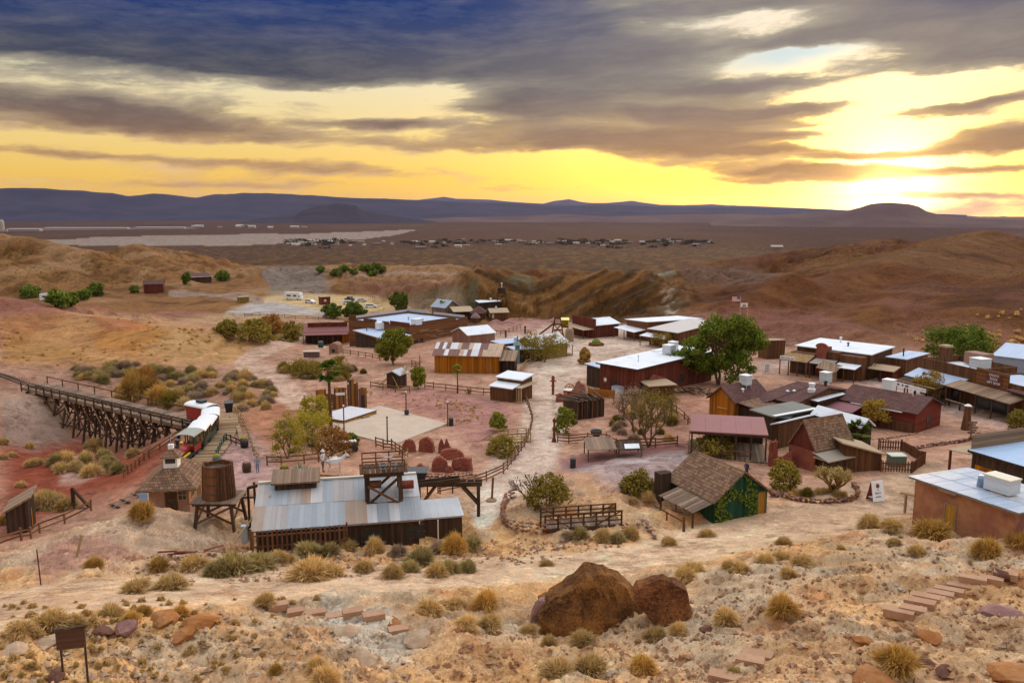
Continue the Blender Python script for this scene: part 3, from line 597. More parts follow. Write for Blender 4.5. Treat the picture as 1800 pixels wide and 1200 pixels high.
def sheet(key, c, w=.9, rust=0.15, rustc=(.20, .085, .045), corr=.09, rough=.45, metal=.0, var=.12, stain=.25):
    """roofing sheets: seams, per-sheet tone, fine corrugation, rust stains"""
    if key in _mats: return _mats[key]
    m, t, uv, s = start(key); q = t.m('DIVIDE', s[0], w); i = t.m('FLOOR', q); f = t.m('FRACT', q)
    rn = t.n('ShaderNodeTexWhiteNoise', {'W': i}, noise_dimensions='1D').outputs[0]
    n1 = t.noise(t.xyz(t.m('MULTIPLY', s[0], 1.2), t.m('MULTIPLY', s[1], .35), 1.0), 1.0, 6, .65); n2 = t.noise(uv, .7, 5, .6)
    k = t.m('ADD', 1 - var, t.m('MULTIPLY', rn, var * 2)); cc = t.mix(1.0, c, t.xyz(k, k, k), 'MULTIPLY')
    cc = t.mix(t.m('MULTIPLY', t.sm(n2, .45, .75), stain), cc, sc(c, .55))
    cc = t.mix(t.m('MULTIPLY', t.sm(n1, .62 - rust * .4, .80 - rust * .3), min(1, rust * 3)), cc, rustc)
    e = t.m('MINIMUM', f, t.m('SUBTRACT', 1.0, f)); j = t.sm(e, .0, .03)
    cc = t.mix(t.m('MULTIPLY', t.m('SUBTRACT', 1.0, j), .35), cc, sc(c, .4))
    wv = t.m('SINE', t.m('MULTIPLY', s[0], 6.283 / corr))
    bp = t.n('ShaderNodeBump', {'Height': t.m('ADD', j, t.m('MULTIPLY', wv, .35)), 'Strength': .5, 'Distance': .02})
    return fin(t, m, Base_Color=cc, Roughness=rough, Metallic=metal, Specular_IOR_Level=.35, Normal=bp.outputs[0])
def rolled(key, c, stain=.35, seam=1.0, rough=.8):
    """rolled or painted flat roofing: broad stains and faint seams"""
    if key in _mats: return _mats[key]
    m, t, uv, s = start(key); n = t.noise(uv, .45, 6, .65); n2 = t.noise(uv, 3.0, 5, .6)
    cc = t.mix(t.m('MULTIPLY', t.sm(n, .48, .72), stain), c, sc(c, .5)); cc = t.mix(t.m('MULTIPLY', t.sm(n2, .5, .75), .25), cc, sc(c, .72))
    f = t.m('FRACT', t.m('DIVIDE', s[1], seam)); e = t.m('MINIMUM', f, t.m('SUBTRACT', 1.0, f)); j = t.sm(e, .0, .03)
    cc = t.mix(t.m('MULTIPLY', t.m('SUBTRACT', 1.0, j), .4), cc, sc(c, .5))
    bp = t.n('ShaderNodeBump', {'Height': t.m('ADD', n2, t.m('MULTIPLY', j, .5)), 'Strength': .25, 'Distance': .02})
    return fin(t, m, Base_Color=cc, Roughness=rough, Specular_IOR_Level=.25, Normal=bp.outputs[0])
def shingle(key, c, w=.35, h=.22, var=.4):
    if key in _mats: return _mats[key]
    m, t, uv, s = start(key)
    b = t.n('ShaderNodeTexBrick', {'Vector': uv, 'Color1': sc(c, 1 + var), 'Color2': sc(c, 1 - var), 'Mortar': sc(c, .3), 'Scale': 1.0, 'Mortar Size': .018, 'Brick Width': w, 'Row Height': h, 'Bias': 0.0})
    n = t.noise(uv, .6, 5, .6); cc = t.mix(t.m('MULTIPLY', t.sm(n, .5, .7), .35), b.outputs[0], sc(c, 1.5))
    fz = t.m('FRACT', t.m('DIVIDE', s[1], h))
    bp = t.n('ShaderNodeBump', {'Height': t.m('ADD', t.m('MULTIPLY', fz, -.6), t.m('MULTIPLY', b.outputs[1], -.5)), 'Strength': .8, 'Distance': .03})
    return fin(t, m, Base_Color=cc, Roughness=.9, Specular_IOR_Level=.15, Normal=bp.outputs[0])
def rock(key, c, c2, scale=1.2, bump=.6, c3=None, crack=0.0):
    """adobe, plaster, stone: object-space mottling and bump"""
    if key in _mats: return _mats[key]
    c, c2 = vivid(c), vivid(c2);
    m, t, uv, s = start(key); tc = t.n('ShaderNodeTexCoord').outputs['Object']; oi = t.n('ShaderNodeObjectInfo').outputs['Random']
    v = t.n('ShaderNodeVectorMath', {0: tc, 1: t.xyz(t.m('MULTIPLY', oi, 50.0), t.m('MULTIPLY', oi, 31.0), 0.0)}, operation='ADD').outputs[0]
    n = t.noise(v, scale, 7, .65); n2 = t.noise(v, scale * 5, 5, .65)
    cc = t.mix(t.sm(n, .38, .64), c, c2)
    if c3: cc = t.mix(t.sm(t.noise(v, scale * .6, 5, .6), .54, .68), cc, c3)
    cc = t.mix(t.m('MULTIPLY', t.sm(n2, .5, .72), .45), cc, sc(c, .55))
    hh = t.m('ADD', n, t.m('MULTIPLY', n2, .4))
    if crack:   # fracture lines
        wv = t.n('ShaderNodeVectorMath', {0: v, 1: t.xyz(n, n2, n)}, operation='ADD').outputs[0]; vo = t.n('ShaderNodeTexVoronoi', {'Vector': wv, 'Scale': crack}, feature='DISTANCE_TO_EDGE').outputs[0]; ln = t.sm(vo, .0, .018); cc = t.mix(t.m('MULTIPLY', t.m('SUBTRACT', 1.0, ln), .3), cc, sc(c, .35)); hh = t.m('ADD', hh, t.m('MULTIPLY', ln, .25)); n9 = t.noise(v, 9.0, 5, .8); cc = t.mix(t.m('MULTIPLY', t.sm(n9, .52, .6), .6), cc, sc(c, .5)); cc = t.mix(t.m('MULTIPLY', t.sm(n9, .46, .4), .5), cc, sc(c2, 1.4)); hh = t.m('ADD', hh, t.m('MULTIPLY', n9, .5))
    bp = t.n('ShaderNodeBump', {'Height': hh, 'Strength': bump, 'Distance': .12 / scale})
    return fin(t, m, Base_Color=cc, Roughness=.92, Specular_IOR_Level=.15, Normal=bp.outputs[0])
def timber(key, c, var=.4, grey=(.22, .18, .15)):
    """posts, rails and beams: tone differs from piece to piece"""
    if key in _mats: return _mats[key]
    c = vivid(c);
    m, t, uv, s = start(key); tc = t.n('ShaderNodeTexCoord').outputs['Object']; oi = t.n('ShaderNodeObjectInfo').outputs['Random']
    n = t.noise(t.n('ShaderNodeVectorMath', {0: tc, 1: t.xyz(t.m('MULTIPLY', oi, 40.0), 0.0, 0.0)}, operation='ADD').outputs[0], 3.0, 5, .65)
    k = t.m('MULTIPLY', t.m('ADD', 1 - var, t.m('MULTIPLY', oi, var * 2)), t.m('ADD', .6, t.m('MULTIPLY', n, .8)))
    cc = t.mix(1.0, c, t.xyz(k, k, k), 'MULTIPLY'); cc = t.mix(t.m('MULTIPLY', t.sm(n, .5, .7), .35), cc, grey)
    bp = t.n('ShaderNodeBump', {'Height': n, 'Strength': .5, 'Distance': .03})
    return fin(t, m, Base_Color=cc, Roughness=.88, Specular_IOR_Level=.15, Normal=bp.outputs[0])
def paint(key, c, rough=.5, metal=0.0, dirt=.2):
    if key in _mats: return _mats[key]
    m, t, uv, s = start(key); tc = t.n('ShaderNodeTexCoord').outputs['Object']; n = t.noise(tc, 2.2, 5, .6)
    return fin(t, m, Base_Color=t.mix(t.m('MULTIPLY', t.sm(n, .45, .7), dirt), c, sc(c, .6)), Roughness=rough, Metallic=metal)
def leafy(key, c1, c2, trans=.25):
    """leaves and straw: u carries a random number per leaf"""
    if key in _mats: return _mats[key]
    m, t, uv, s = start(key); oi = t.n('ShaderNodeObjectInfo').outputs['Random']
    cc = t.mix(s[0], c1, c2); k = t.m('ADD', .8, t.m('MULTIPLY', oi, .4)); cc = t.mix(1.0, cc, t.xyz(k, k, k), 'MULTIPLY')
    d = t.n('ShaderNodeBsdfDiffuse', {0: cc}); tr = t.n('ShaderNodeBsdfTranslucent', {0: t.mix(1.0, cc, (1.3, 1.2, .7), 'MULTIPLY')})
    mx = t.n('ShaderNodeMixShader', {0: trans}); t.t.links.new(d.outputs[0], mx.inputs[1]); t.t.links.new(tr.outputs[0], mx.inputs[2])
    t.t.links.new(mx.outputs[0], t.n('ShaderNodeOutputMaterial').inputs[0]); return m
def glass(key='window_glass', c=(.02, .025, .03)):
    if key in _mats: return _mats[key]
    m, t, uv, s = start(key); return fin(t, m, Base_Color=c, Roughness=.12, Specular_IOR_Level=.6)

W_DARK = timber('dark_timber', (.060, .036, .024)); W_BROWN = timber('brown_timber', (.13, .062, .036)); W_PALE = timber('pale_timber', (.36, .25, .15)); W_GREY = timber('grey_timber', (.20, .14, .105))
W_FENCE = timber('fence_timber', (.17, .085, .048)); W_RED = timber('red_timber', (.15, .045, .03))
B_ORANGE = boards('orange_boards', (.32, .125, .028), .24, 0, .4, .2); B_BROWN = boards('brown_boards', (.115, .055, .03), .24, 0, .35, .25, (.17, .11, .08)); B_DARK = boards('dark_boards', (.055, .033, .023), .22, 0, .4, .25, (.10, .075, .06))
B_GREY = boards('grey_boards', (.20, .145, .105), .2, 0, .4, .35); S_BROWN = boards('brown_siding', (.145, .065, .034), .28, 1, .35, .25, (.22, .15, .11)); S_RED = boards('maroon_siding', (.135, .034, .025), .26, 1, .25, .2, (.16, .08, .06))
B_RED = boards('maroon_boards', (.118, .036, .026), .24, 0, .3, .2, (.2, .1, .07)); B_YELLOW = boards('ochre_boards', (.36, .19, .05), .25, 0, .3, .25); B_OLIVE = boards('olive_boards', (.21, .15, .05), .26, 0, .3, .25)
R_WHITE = rolled('white_roof', (.74, .755, .80), .42, 1.1); R_BLUE = sheet('blue_grey_roof', (.42, .50, .66), 1.0, .06, (.3, .26, .24), .2, .5, 0, .08, .3); R_MAROON = shingle('maroon_shingles', (.125, .060, .052), .5, .28, .2)
R_SHAKE = shingle('brown_shakes', (.205, .115, .07), .3, .3, .35); R_TAN = rolled('tan_roof', (.40, .29, .18), .4, .6); R_RED = rolled('red_roof', (.225, .085, .075), .3, 1.6); R_GREY = rolled('grey_green_roof', (.20, .19, .165), .35, 1.2); R_BLACK = rolled('tar_roof', (.055, .052, .055), .4, 1.0)
R_CORR = sheet('corrugated_roof', (.60, .58, .60), .8, .22, (.36, .19, .12), .1, .45); R_BOARD = boards('roof_boards', (.25, .17, .12), .22, 0, .4, .45, (.36, .27, .2))
A_RED = rock('red_adobe', (.19, .068, .052), (.26, .10, .072), .9, .5); A_PINK = rock('pink_plaster', (.33, .19, .14), (.40, .25, .18), .7, .3); A_TAN = rock('weathered_plaster', (.36, .19, .115), (.27, .12, .085), .55, .4, (.21, .085, .08))
A_STONE = rock('field_stone', (.29, .185, .13), (.38, .27, .20), 1.5, .8); CONC = rock('pale_concrete', (.52, .42, .34), (.47, .37, .30), .5, .1)
WHITE = paint('white_paint', (.76, .76, .77), .5, 0, .25); CREAM = paint('cream_paint', (.70, .62, .48), .5); BLACK = paint('black_iron', (.02, .02, .022), .5); STEEL = paint('galvanised_steel', (.42, .46, .52), .4, .3); GREEN = paint('dark_green_paint', (.015, .07, .055), .4)
REDP = paint('red_paint', (.30, .022, .022), .4); YELLOW = paint('yellow_paint', (.75, .52, .02), .5); ORANGEP = paint('orange_paint', (.5, .12, .03), .45); MAROON = paint('maroon_paint', (.15, .035, .035), .6); GLASS = glass()
VENT = boards('cooler_louvres', (.60, .62, .66), .11, 1, .12, .1, (.4, .4, .42), .8)

def text(name, body, size, mat, parent, loc, rot, depth=.01, align='CENTER'):
    """letters turned into a thin mesh"""
    cu = bpy.data.curves.new(name, 'FONT'); cu.body = body; cu.size = size; cu.align_x = align; cu.align_y = 'CENTER'; cu.extrude = depth; cu.resolution_u = 2
    tmp = bpy.data.objects.new('tmp', cu); col.objects.link(tmp); dg = bpy.context.evaluated_depsgraph_get(); dg.update()
    me = bpy.data.meshes.new_from_object(tmp.evaluated_get(dg)); bpy.data.objects.remove(tmp); me.materials.clear(); me.materials.append(mat)
    o = bpy.data.objects.new(name, me); col.objects.link(o); o.parent = parent; o.location = loc; o.rotation_euler = rot; return o

def scribble(parent, mat, w, h, n, seed, M):
    """a word too far away to be read: n letter-like strokes w wide and h high, placed by matrix M"""
    g = random.Random(seed); m = MB(); a = w / n; t = a * .2
    for i in range(n):
        x = -w / 2 + i * a; hh = h * g.choice((1, 1, .7)); m.box(x, x + t, -.006, .0, 0, hh)
        if g.random() < .7: m.box(x + t, x + a * .75, -.006, .0, hh - t, hh)
        if g.random() < .6: m.box(x + t, x + a * .75, -.006, .0, hh * .42, hh * .42 + t)
        if g.random() < .5: m.box(x + a * .55, x + a * .75, -.006, .0, 0, hh * .42)
        elif g.random() < .6: m.box(x + t, x + a * .75, -.006, .0, 0, t)
    o = m.build('lettering', mat, parent); o.matrix_local = M; return o
# ------------------------------------------------------------------ buildings
def up(p, h): return Vector((p.x, p.y, p.z + h))
def atz(px, py, z):
    v = ray(px, py); k = (z - CZ) / v.z; return Vector((v.x * k, v.y * k, z))
def frame(A, B, C=None, depth=None, h=0.0, z=None):
    """rectangle from the pixels of two front corners (at height h over the ground) and a far corner or a depth.
    returns origin, heading, length, depth; local x runs from A to B, local y away from the camera"""
    if z is None:
        a, b = G(*A, lift=h), G(*B, lift=h); z = (a.z + b.z) / 2
        a, b = atz(*A, z + h), atz(*B, z + h)
    else: a, b = atz(*A, z + h), atz(*B, z + h)
    a.z = b.z = z; d = b - a; L = d.length; rz = math.atan2(d.y, d.x); nx, ny = -d.y / L, d.x / L
    if C is not None:
        c = atz(*C, z + h); depth = (c.x - a.x) * nx + (c.y - a.y) * ny
    return a, rz, L, depth
def win(root, face, u, z, w, h, L, W, frame_m=None, pane_m=None, name='window'):
    """window or door set on a wall: face f(ront) b(ack) l(eft) r(ight); u metres along it"""
    frame_m = frame_m or W_PALE; pane_m = pane_m or GLASS; e = .03
    def bx(u0, u1, z0, z1, d0, d1):
        m = MB()
        if face == 'f': m.box(u0, u1, -d1, -d0, z0, z1)
        elif face == 'b': m.box(u0, u1, W + d0, W + d1, z0, z1)
        elif face == 'l': m.box(-d1, -d0, u0, u1, z0, z1)
        else: m.box(L + d0, L + d1, u0, u1, z0, z1)
        return m
    t = .08; fr = MB()
    for q in (bx(u - t, u, z - t, z + h + t, .002, .06), bx(u + w, u + w + t, z - t, z + h + t, .002, .06), bx(u, u + w, z + h, z + h + t, .002, .06), bx(u, u + w, z - t, z, .002, .08)): fr.add(q.v, q.f)
    if name == 'window': q = bx(u + w / 2 - .025, u + w / 2 + .025, z, z + h, .02, .05); fr.add(q.v, q.f); q = bx(u, u + w, z + h / 2 - .025, z + h / 2 + .025, .018, .045); fr.add(q.v, q.f)
    o = fr.build(name, frame_m, root); bx(u, u + w, z, z + h, .003, .015).build('pane' if name == 'window' else 'leaf', pane_m, o); return o
def cooler(root, x, y, z, s=1.0, h=None, m=None):
    """evaporative cooler on legs, with louvred sides and a lid"""
    h = h or s; o = MB().box(x - s / 2, x + s / 2, y - s / 2, y + s / 2, z + .25, z + .25 + h).build('roof_cooler', m or VENT, root)
    MB().box(x - s / 2 - .05, x + s / 2 + .05, y - s / 2 - .05, y + s / 2 + .05, z + .252 + h, z + .34 + h).build('lid', WHITE, o)
    q = MB()
    for sx in (-1, 1):
        for sy in (-1, 1): q.box(x + sx * s * .44 - .04, x + sx * s * .44 + .04, y + sy * s * .44 - .04, y + sy * s * .44 + .04, z - .3, z + .248)
    q.build('stand', STEEL, o); return o
def vent(root, x, y, z, h=.7, r=.1, m=None):
    o = MB().tube([(x, y, z - .3), (x, y, z + h)], r, 8).build('vent_pipe', m or STEEL, root); MB().lathe([(r * 1.9, 0), (r * 1.9, .08), (.02, .22)], 8, (x, y, z + h + .002)).build('cap', m or STEEL, o); return o
DIM = {}
def house(name, label, A, B, C=None, depth=None, h=3.0, roof='flat', rise=1.0, wall=None, rmat=None, over=.35, at='ground', cat='building', group=None, base=.8, z=None, par=.0, trim=None, th=.14):
    """a walled building. at='eave': the pixels are corners of the roof edge at wall height h (overhang included)"""
    a, rz, L, W = frame(A, B, C, depth, h if at == 'eave' else 0.0, z)
    if at == 'eave':
        d = Vector((math.cos(rz), math.sin(rz), 0)); n = Vector((-d.y, d.x, 0)); a = a + d * over + n * over; L -= 2 * over; W -= 2 * over
    root = thing(name, label, cat, a, rz, group)
    volume(root, 0, 0, L, W, h, roof, rise, wall or B_BROWN, rmat or R_WHITE, over, base, par, trim, th)
    DIM[root.name] = (L, W, h); return root
def volume(root, X0, Y0, L, W, h, roof='flat', rise=1.0, wall=None, rmat=None, over=.35, base=.8, par=0.0, trim=None, th=.14, z0=0.0):
    """walls and roof in the local frame of a thing.
    roof: flat | shed (falls to the front) | shedb (to the back) | shedl | shedr | gx (ridge along x) | gy (ridge along y) | hip | none"""
    zl, zr, zf, zb = h, h, h, h
    if roof == 'shed': zb = h + rise
    elif roof == 'shedb': zf = h + rise
    elif roof == 'shedl': zr = h + rise
    elif roof == 'shedr': zl = h + rise
    def corner(x, y):
        if roof in ('shed', 'shedb'): return zf + (zb - zf) * y / W
        if roof in ('shedl', 'shedr'): return zl + (zr - zl) * x / L
        return h
    w = MB(); c4 = [(0, 0), (L, 0), (L, W), (0, W)]; t = .16
    for i in range(4):
        (x0, y0), (x1, y1) = c4[i], c4[(i + 1) % 4]
        if i in (1, 3): y0, y1 = (y0 + t, y1 - t) if y1 > y0 else (y0 - t, y1 + t)      # side walls butt against front and back
        zA, zB = corner(x0, y0) + par, corner(x1, y1) + par
        pts = [(x0, y0, -base), (x1, y1, -base), (x1, y1, zB), (x0, y0, zA)]
        if roof == 'gx' and i in (1, 3): k = rise / (W / 2); pts = [(x0, y0, -base), (x1, y1, -base), (x1, y1, h + k * t), (x0, W / 2, h + rise), (x0, y0, h + k * t)]
        if roof == 'gy' and i in (0, 2): pts = pts[:3] + [(L / 2, y0, h + rise)] + pts[3:]
        w.prism(pts, Vector([(0, 1, 0), (-1, 0, 0), (0, -1, 0), (1, 0, 0)][i]) * t)
    w.v = [(x + X0, y + Y0, q + z0) for x, y, q in w.v]; w.build('wall', wall or B_BROWN, root)
    o = over; r = MB()
    def zz(x, y): return corner(x, y) + .02
    if roof in ('flat', 'shed', 'shedb', 'shedl', 'shedr'):
        if par: r.box(.17, L - .17, .17, W - .17, h - .15, h)
        else: r.slab([(x, y, zz(x, y) + th) for x, y in ((-o, -o), (L + o, -o), (L + o, W + o), (-o, W + o))], th)
    elif roof == 'gx':
        k = rise / (W / 2); e = h - k * o + .02 + th; tp = h + rise + .02 + th
        r.slab([(-o, -o, e), (L + o, -o, e), (L + o, W / 2, tp), (-o, W / 2, tp)], th); r.slab([(-o, W / 2 + .004, tp), (L + o, W / 2 + .004, tp), (L + o, W + o, e), (-o, W + o, e)], th)
    elif roof == 'gy':
        k = rise / (L / 2); e = h - k * o + .02 + th; tp = h + rise + .02 + th
        r.slab([(-o, -o, e), (L / 2, -o, tp), (L / 2, W + o, tp), (-o, W + o, e)], th); r.slab([(L / 2 + .004, -o, tp), (L + o, -o, e), (L + o, W + o, e), (L / 2 + .004, W + o, tp)], th)
    elif roof == 'hip':
        k = min(L, W) / 2; tp = h + rise; e = h - .10
        a1, a2 = ((k, W / 2, tp), (L - k, W / 2, tp)) if L > W else ((L / 2, k, tp), (L / 2, W - k, tp))
        c = [(-o, -o, e), (L + o, -o, e), (L + o, W + o, e), (-o, W + o, e)]
        fs = [(0, 1, 5, 4), (1, 2, 5), (2, 3, 4, 5), (3, 0, 4)] if L > W else [(0, 1, 4), (1, 2, 5, 4), (2, 3, 5), (3, 0, 4, 5)]
        r.add(c + [a1, a2] + [(x, y, q - th) for x, y, q in c], fs + [(6, 9, 8, 7), (0, 6, 7, 1), (1, 7, 8, 2), (2, 8, 9, 3), (3, 9, 6, 0)])
    if r.v: r.v = [(x + X0, y + Y0, q + z0) for x, y, q in r.v]; r.build('roof', rmat or R_WHITE, root)
    if trim and roof in ('flat', 'shed', 'shedb', 'shedl', 'shedr') and not par:
        f = MB(); P = [Vector((x + X0, y + Y0, zz(x, y) + z0 + .03)) for x, y in ((-o - .03, -o - .03), (L + o + .03, -o - .03), (L + o + .03, W + o + .03), (-o - .03, W + o + .03))]
        for i in range(4): f.bar(P[i], P[(i + 1) % 4], .05, .22)
        f.build('fascia', trim, root)
    return root
def awning(root, x0, x1, y0, y1, z0, z1, mat, posts=3, pm=None, ground=-.6, th=.1):
    """porch roof from the wall (z1 at y1) out to posts (z0 at y0)"""
    r = MB().slab([(x0, y0, z0), (x1, y0, z0), (x1, y1, z1), (x0, y1, z1)], th).build('porch_roof', mat, root)
    for i in range(posts):
        x = x0 + .15 + (x1 - x0 - .3) * i / max(posts - 1, 1); yy = y0 + (.15 if y1 > y0 else -.15); beam('porch_post', (x, yy, ground), (x, yy, z0 - th - .01), .14, .14, pm or W_BROWN, root)
    return r
def fence(name, label, pts, h=1.05, rails=3, gap=2.2, mat=None, group=None, post=.13, rail=(.05, .13), z_off=0.0, ground=True, posts_h=None):
    """post and rail fence along pixels on the ground; every post and rail is a piece of its own"""
    mat = mat or W_FENCE; P = [G(*p) if not isinstance(p, Vector) else p for p in pts]; O = P[0]; root = thing(name, label, 'fence', O, 0, group); Q = []
    for a, b in zip(P[:-1], P[1:]):
        n = max(1, round((b - a).length / gap))
        for i in range(n):
            v = a.lerp(b, i / n); Q.append(v)
    Q.append(P[-1]); Q = [Vector((q.x, q.y, Zat(q.x, q.y) if ground else q.z)) - O for q in Q]
    for q in Q:
        hh = (posts_h or h + .12) * rnd.uniform(.93, 1.08); beam('post', q + Vector((0, 0, -.25)), q + Vector((rnd.uniform(-.04, .04), rnd.uniform(-.04, .04), hh)), post, post, mat, root)
    for a, b in zip(Q[:-1], Q[1:]):
        for k in range(rails):
            z = h * (k + 1) / rails - .04 + rnd.uniform(-.03, .03); d = (b - a).normalized() * .0; off = Vector((0, -post / 2 - rail[0] / 2 - .004, 0))
            beam('rail', a + off + Vector((0, 0, z)), b + off + Vector((0, 0, z + rnd.uniform(-.04, .04))), rail[0], rail[1], mat, root)
    return root
def pickets(name, label, pts, h=1.0, gap=.22, mat=None, w=.1, base=0.0, ends=True, ground=True):
    mat = mat or W_BROWN; P = [G(*p) if not isinstance(p, Vector) else p for p in pts]; O = P[0]; root = thing(name, label, 'fence', O); 
    for a, b in zip(P[:-1], P[1:]):
        L = (b - a).length; n = max(2, round(L / gap)); d = (b - a) / n
        for i in range(n):
            q = a + d * (i + .5); z = (Zat(q.x, q.y) if ground else q.z) - O.z; q = Vector((q.x - O.x, q.y - O.y, z + base))
            beam('picket', q + Vector((0, 0, .06)), q + Vector((0, 0, h * rnd.uniform(.94, 1.05))), w, .03, mat, root)
        for k in (.3, .78):
            p, q = Vector(a), Vector(b)
            if ground: p.z, q.z = Zat(p.x, p.y), Zat(q.x, q.y)
            p, q = p - O + Vector((0, .05, base + h * k)), q - O + Vector((0, .05, base + h * k)); beam('rail', p, q, .05, .1, mat, root)
        for p in (a, b):
            z = (Zat(p.x, p.y) if ground else p.z) - O.z; p = Vector((p.x - O.x, p.y - O.y + .05, z + base)); beam('post', p + Vector((0, .06, -.4 if ground else -1.2)), p + Vector((0, .06, h * 1.1)), .12, .12, mat, root)
    return root
# ------------------------------------------------------------------ plants
def ppm(p): return F / max((p - Vector((0, 0, CZ))).length, 1)
def leaf_mesh(name, P, N, S, mat, asp=.55, seed=1):
    """many small leaf faces: points P, facing N, sizes S; u = random per leaf"""
    r = np.random.default_rng(seed); n = len(P); a = r.normal(size=(n, 3)); a -= N * (a * N).sum(1, keepdims=True); a /= np.linalg.norm(a, axis=1, keepdims=True) + 1e-9; b = np.cross(N, a)
    S = S[:, None]; V = np.stack([P - a * S, P - b * S * asp, P + a * S, P + b * S * asp], 1).reshape(-1, 3)
    me = bpy.data.meshes.new(name); me.vertices.add(4 * n); me.vertices.foreach_set('co', V.astype(np.float32).ravel()); me.loops.add(4 * n); me.loops.foreach_set('vertex_index', np.arange(4 * n, dtype=np.int32))
    me.polygons.add(n); me.polygons.foreach_set('loop_start', np.arange(0, 4 * n, 4, dtype=np.int32)); me.update(calc_edges=True)
    uv = me.uv_layers.new(name='UVMap'); u = np.repeat(r.random(n), 4); uv.data.foreach_set('uv', np.c_[u, u].astype(np.float32).ravel()); me.materials.append(mat); return me
def straw_mesh(name, mat, n=800, r=.5, h=.55, w=.03, seed=1, droop=.0, flat=.0):
    g = np.random.default_rng(seed); th = g.random(n) * 6.283; el = np.arcsin(g.random(n) ** .75) ; el = np.clip(el, .08, 1.5); q = g.uniform(.35, 1.0, n) ** .7; th += 0; jit = g.normal(0, .10, (n, 3))
    lump = 1 + .22 * np.sin(th * 3 + seed) + .14 * np.sin(th * 5 + seed * 2); d = np.c_[np.cos(th) * np.cos(el), np.sin(th) * np.cos(el), np.sin(el)]
    tip = d * np.c_[r * lump, r * lump, np.full(n, h)] * q[:, None]; b = np.c_[np.cos(th), np.sin(th), np.zeros(n)] * (g.random(n) * r * .35)[:, None]; b[:, 2] = -.04
    b = b + np.c_[g.normal(0, .12 * r, n), g.normal(0, .12 * r, n), g.random(n) * h * .35]; tip = tip + jit * r; mid = b * .45 + tip * .55; mid[:, 2] += h * .10; sd = np.c_[-np.sin(th + g.normal(0, .5, n)), np.cos(th), g.normal(0, .4, n)]; sd /= np.linalg.norm(sd, axis=1, keepdims=True); ww = w * g.uniform(.6, 1.3, n)[:, None]
    V = np.stack([b - sd * ww * .6, mid - sd * ww, tip, mid + sd * ww, ], 1).reshape(-1, 3)
    me = bpy.data.meshes.new(name); me.vertices.add(4 * n); me.vertices.foreach_set('co', V.astype(np.float32).ravel()); me.loops.add(4 * n); me.loops.foreach_set('vertex_index', np.arange(4 * n, dtype=np.int32))
    me.polygons.add(n); me.polygons.foreach_set('loop_start', np.arange(0, 4 * n, 4, dtype=np.int32)); me.update(calc_edges=True)
    uv = me.uv_layers.new(name='UVMap'); u = np.repeat(g.random(n), 4); uv.data.foreach_set('uv', np.c_[u, u].astype(np.float32).ravel()); me.materials.append(mat); return me
L_STRAW = leafy('straw', (.42, .26, .10), (.74, .54, .27)); L_GOLD = leafy('golden_brush', (.40, .225, .055), (.66, .42, .14)); L_SAGE = leafy('sage_brush', (.28, .20, .08), (.52, .41, .19)); L_GREY = leafy('grey_brush', (.30, .20, .15), (.50, .37, .28))
L_OLIVE = leafy('olive_leaves', (.15, .11, .02), (.36, .27, .06)); L_GREEN = leafy('green_leaves', (.06, .095, .014), (.19, .235, .045)); L_DARK = leafy('dark_green_leaves', (.05, .085, .012), (.215, .25, .04)); L_LIME = leafy('lime_leaves', (.13, .15, .015), (.34, .33, .05))
L_PALM = leafy('palm_leaves', (.04, .085, .012), (.20, .24, .04)); L_AGAVE = leafy('agave_leaves', (.11, .19, .14), (.22, .32, .24)); L_RUST = leafy('rust_brush', (.24, .10, .03), (.42, .22, .07))
BARK = timber('bark', (.13, .085, .055), .2); TWIG = timber('twigs', (.16, .10, .07), .2)
PROTO = {}
for k, (m, hh, ww) in {'straw': (L_STRAW, .62, .026), 'gold': (L_GOLD, .75, .026), 'sage': (L_SAGE, .60, .03), 'grey': (L_GREY, .6, .03), 'olive': (L_OLIVE, .8, .034), 'green': (L_GREEN, .8, .036), 'rust': (L_RUST, .6, .026), 'lime': (L_LIME, .85, .034)}.items():
    PROTO[k] = [straw_mesh(k + '_brush', m, 2600, .5, hh * .86, ww * .42, i + 3) for i in range(4)]
def tuft(kind, px, py, wpx, label, group, name='dry_bush', sq=1.0, cat='bush'):
    """a brush tuft standing on the ground at a pixel, wpx wide"""
    p = G(px, py); s = wpx / ppm(p); o = bpy.data.objects.new(name, rnd.choice(PROTO[kind])); col.objects.link(o)
    o.location = p + Vector((0, 0, -.02 * s)); o.rotation_euler = (rnd.uniform(-.08, .08), rnd.uniform(-.08, .08), rnd.uniform(0, 6.28)); o.scale = (s * rnd.uniform(.9, 1.1), s * rnd.uniform(.8, 1.1), s * sq * rnd.uniform(.85, 1.15))
    return tag(o, label, cat, group)
def scatter(kind, polyg, n, w0, w1, label, group, name='dry_bush', sq=1.0, ref=None, avoid=None):
    xs, ys = [p[0] for p in polyg], [p[1] for p in polyg]; k = 0
    for _ in range(n * 30):
        x, y = rnd.uniform(min(xs), max(xs)), rnd.uniform(min(ys), max(ys))
        if in_poly(np.array([x]), np.array([y]), polyg)[0]:
            kk = kind if isinstance(kind, str) else rnd.choice(kind); tuft(kk, x, y, rnd.uniform(w0, w1) * (y / ref if ref else 1), label, group, name, sq); k += 1
            if k == n: return
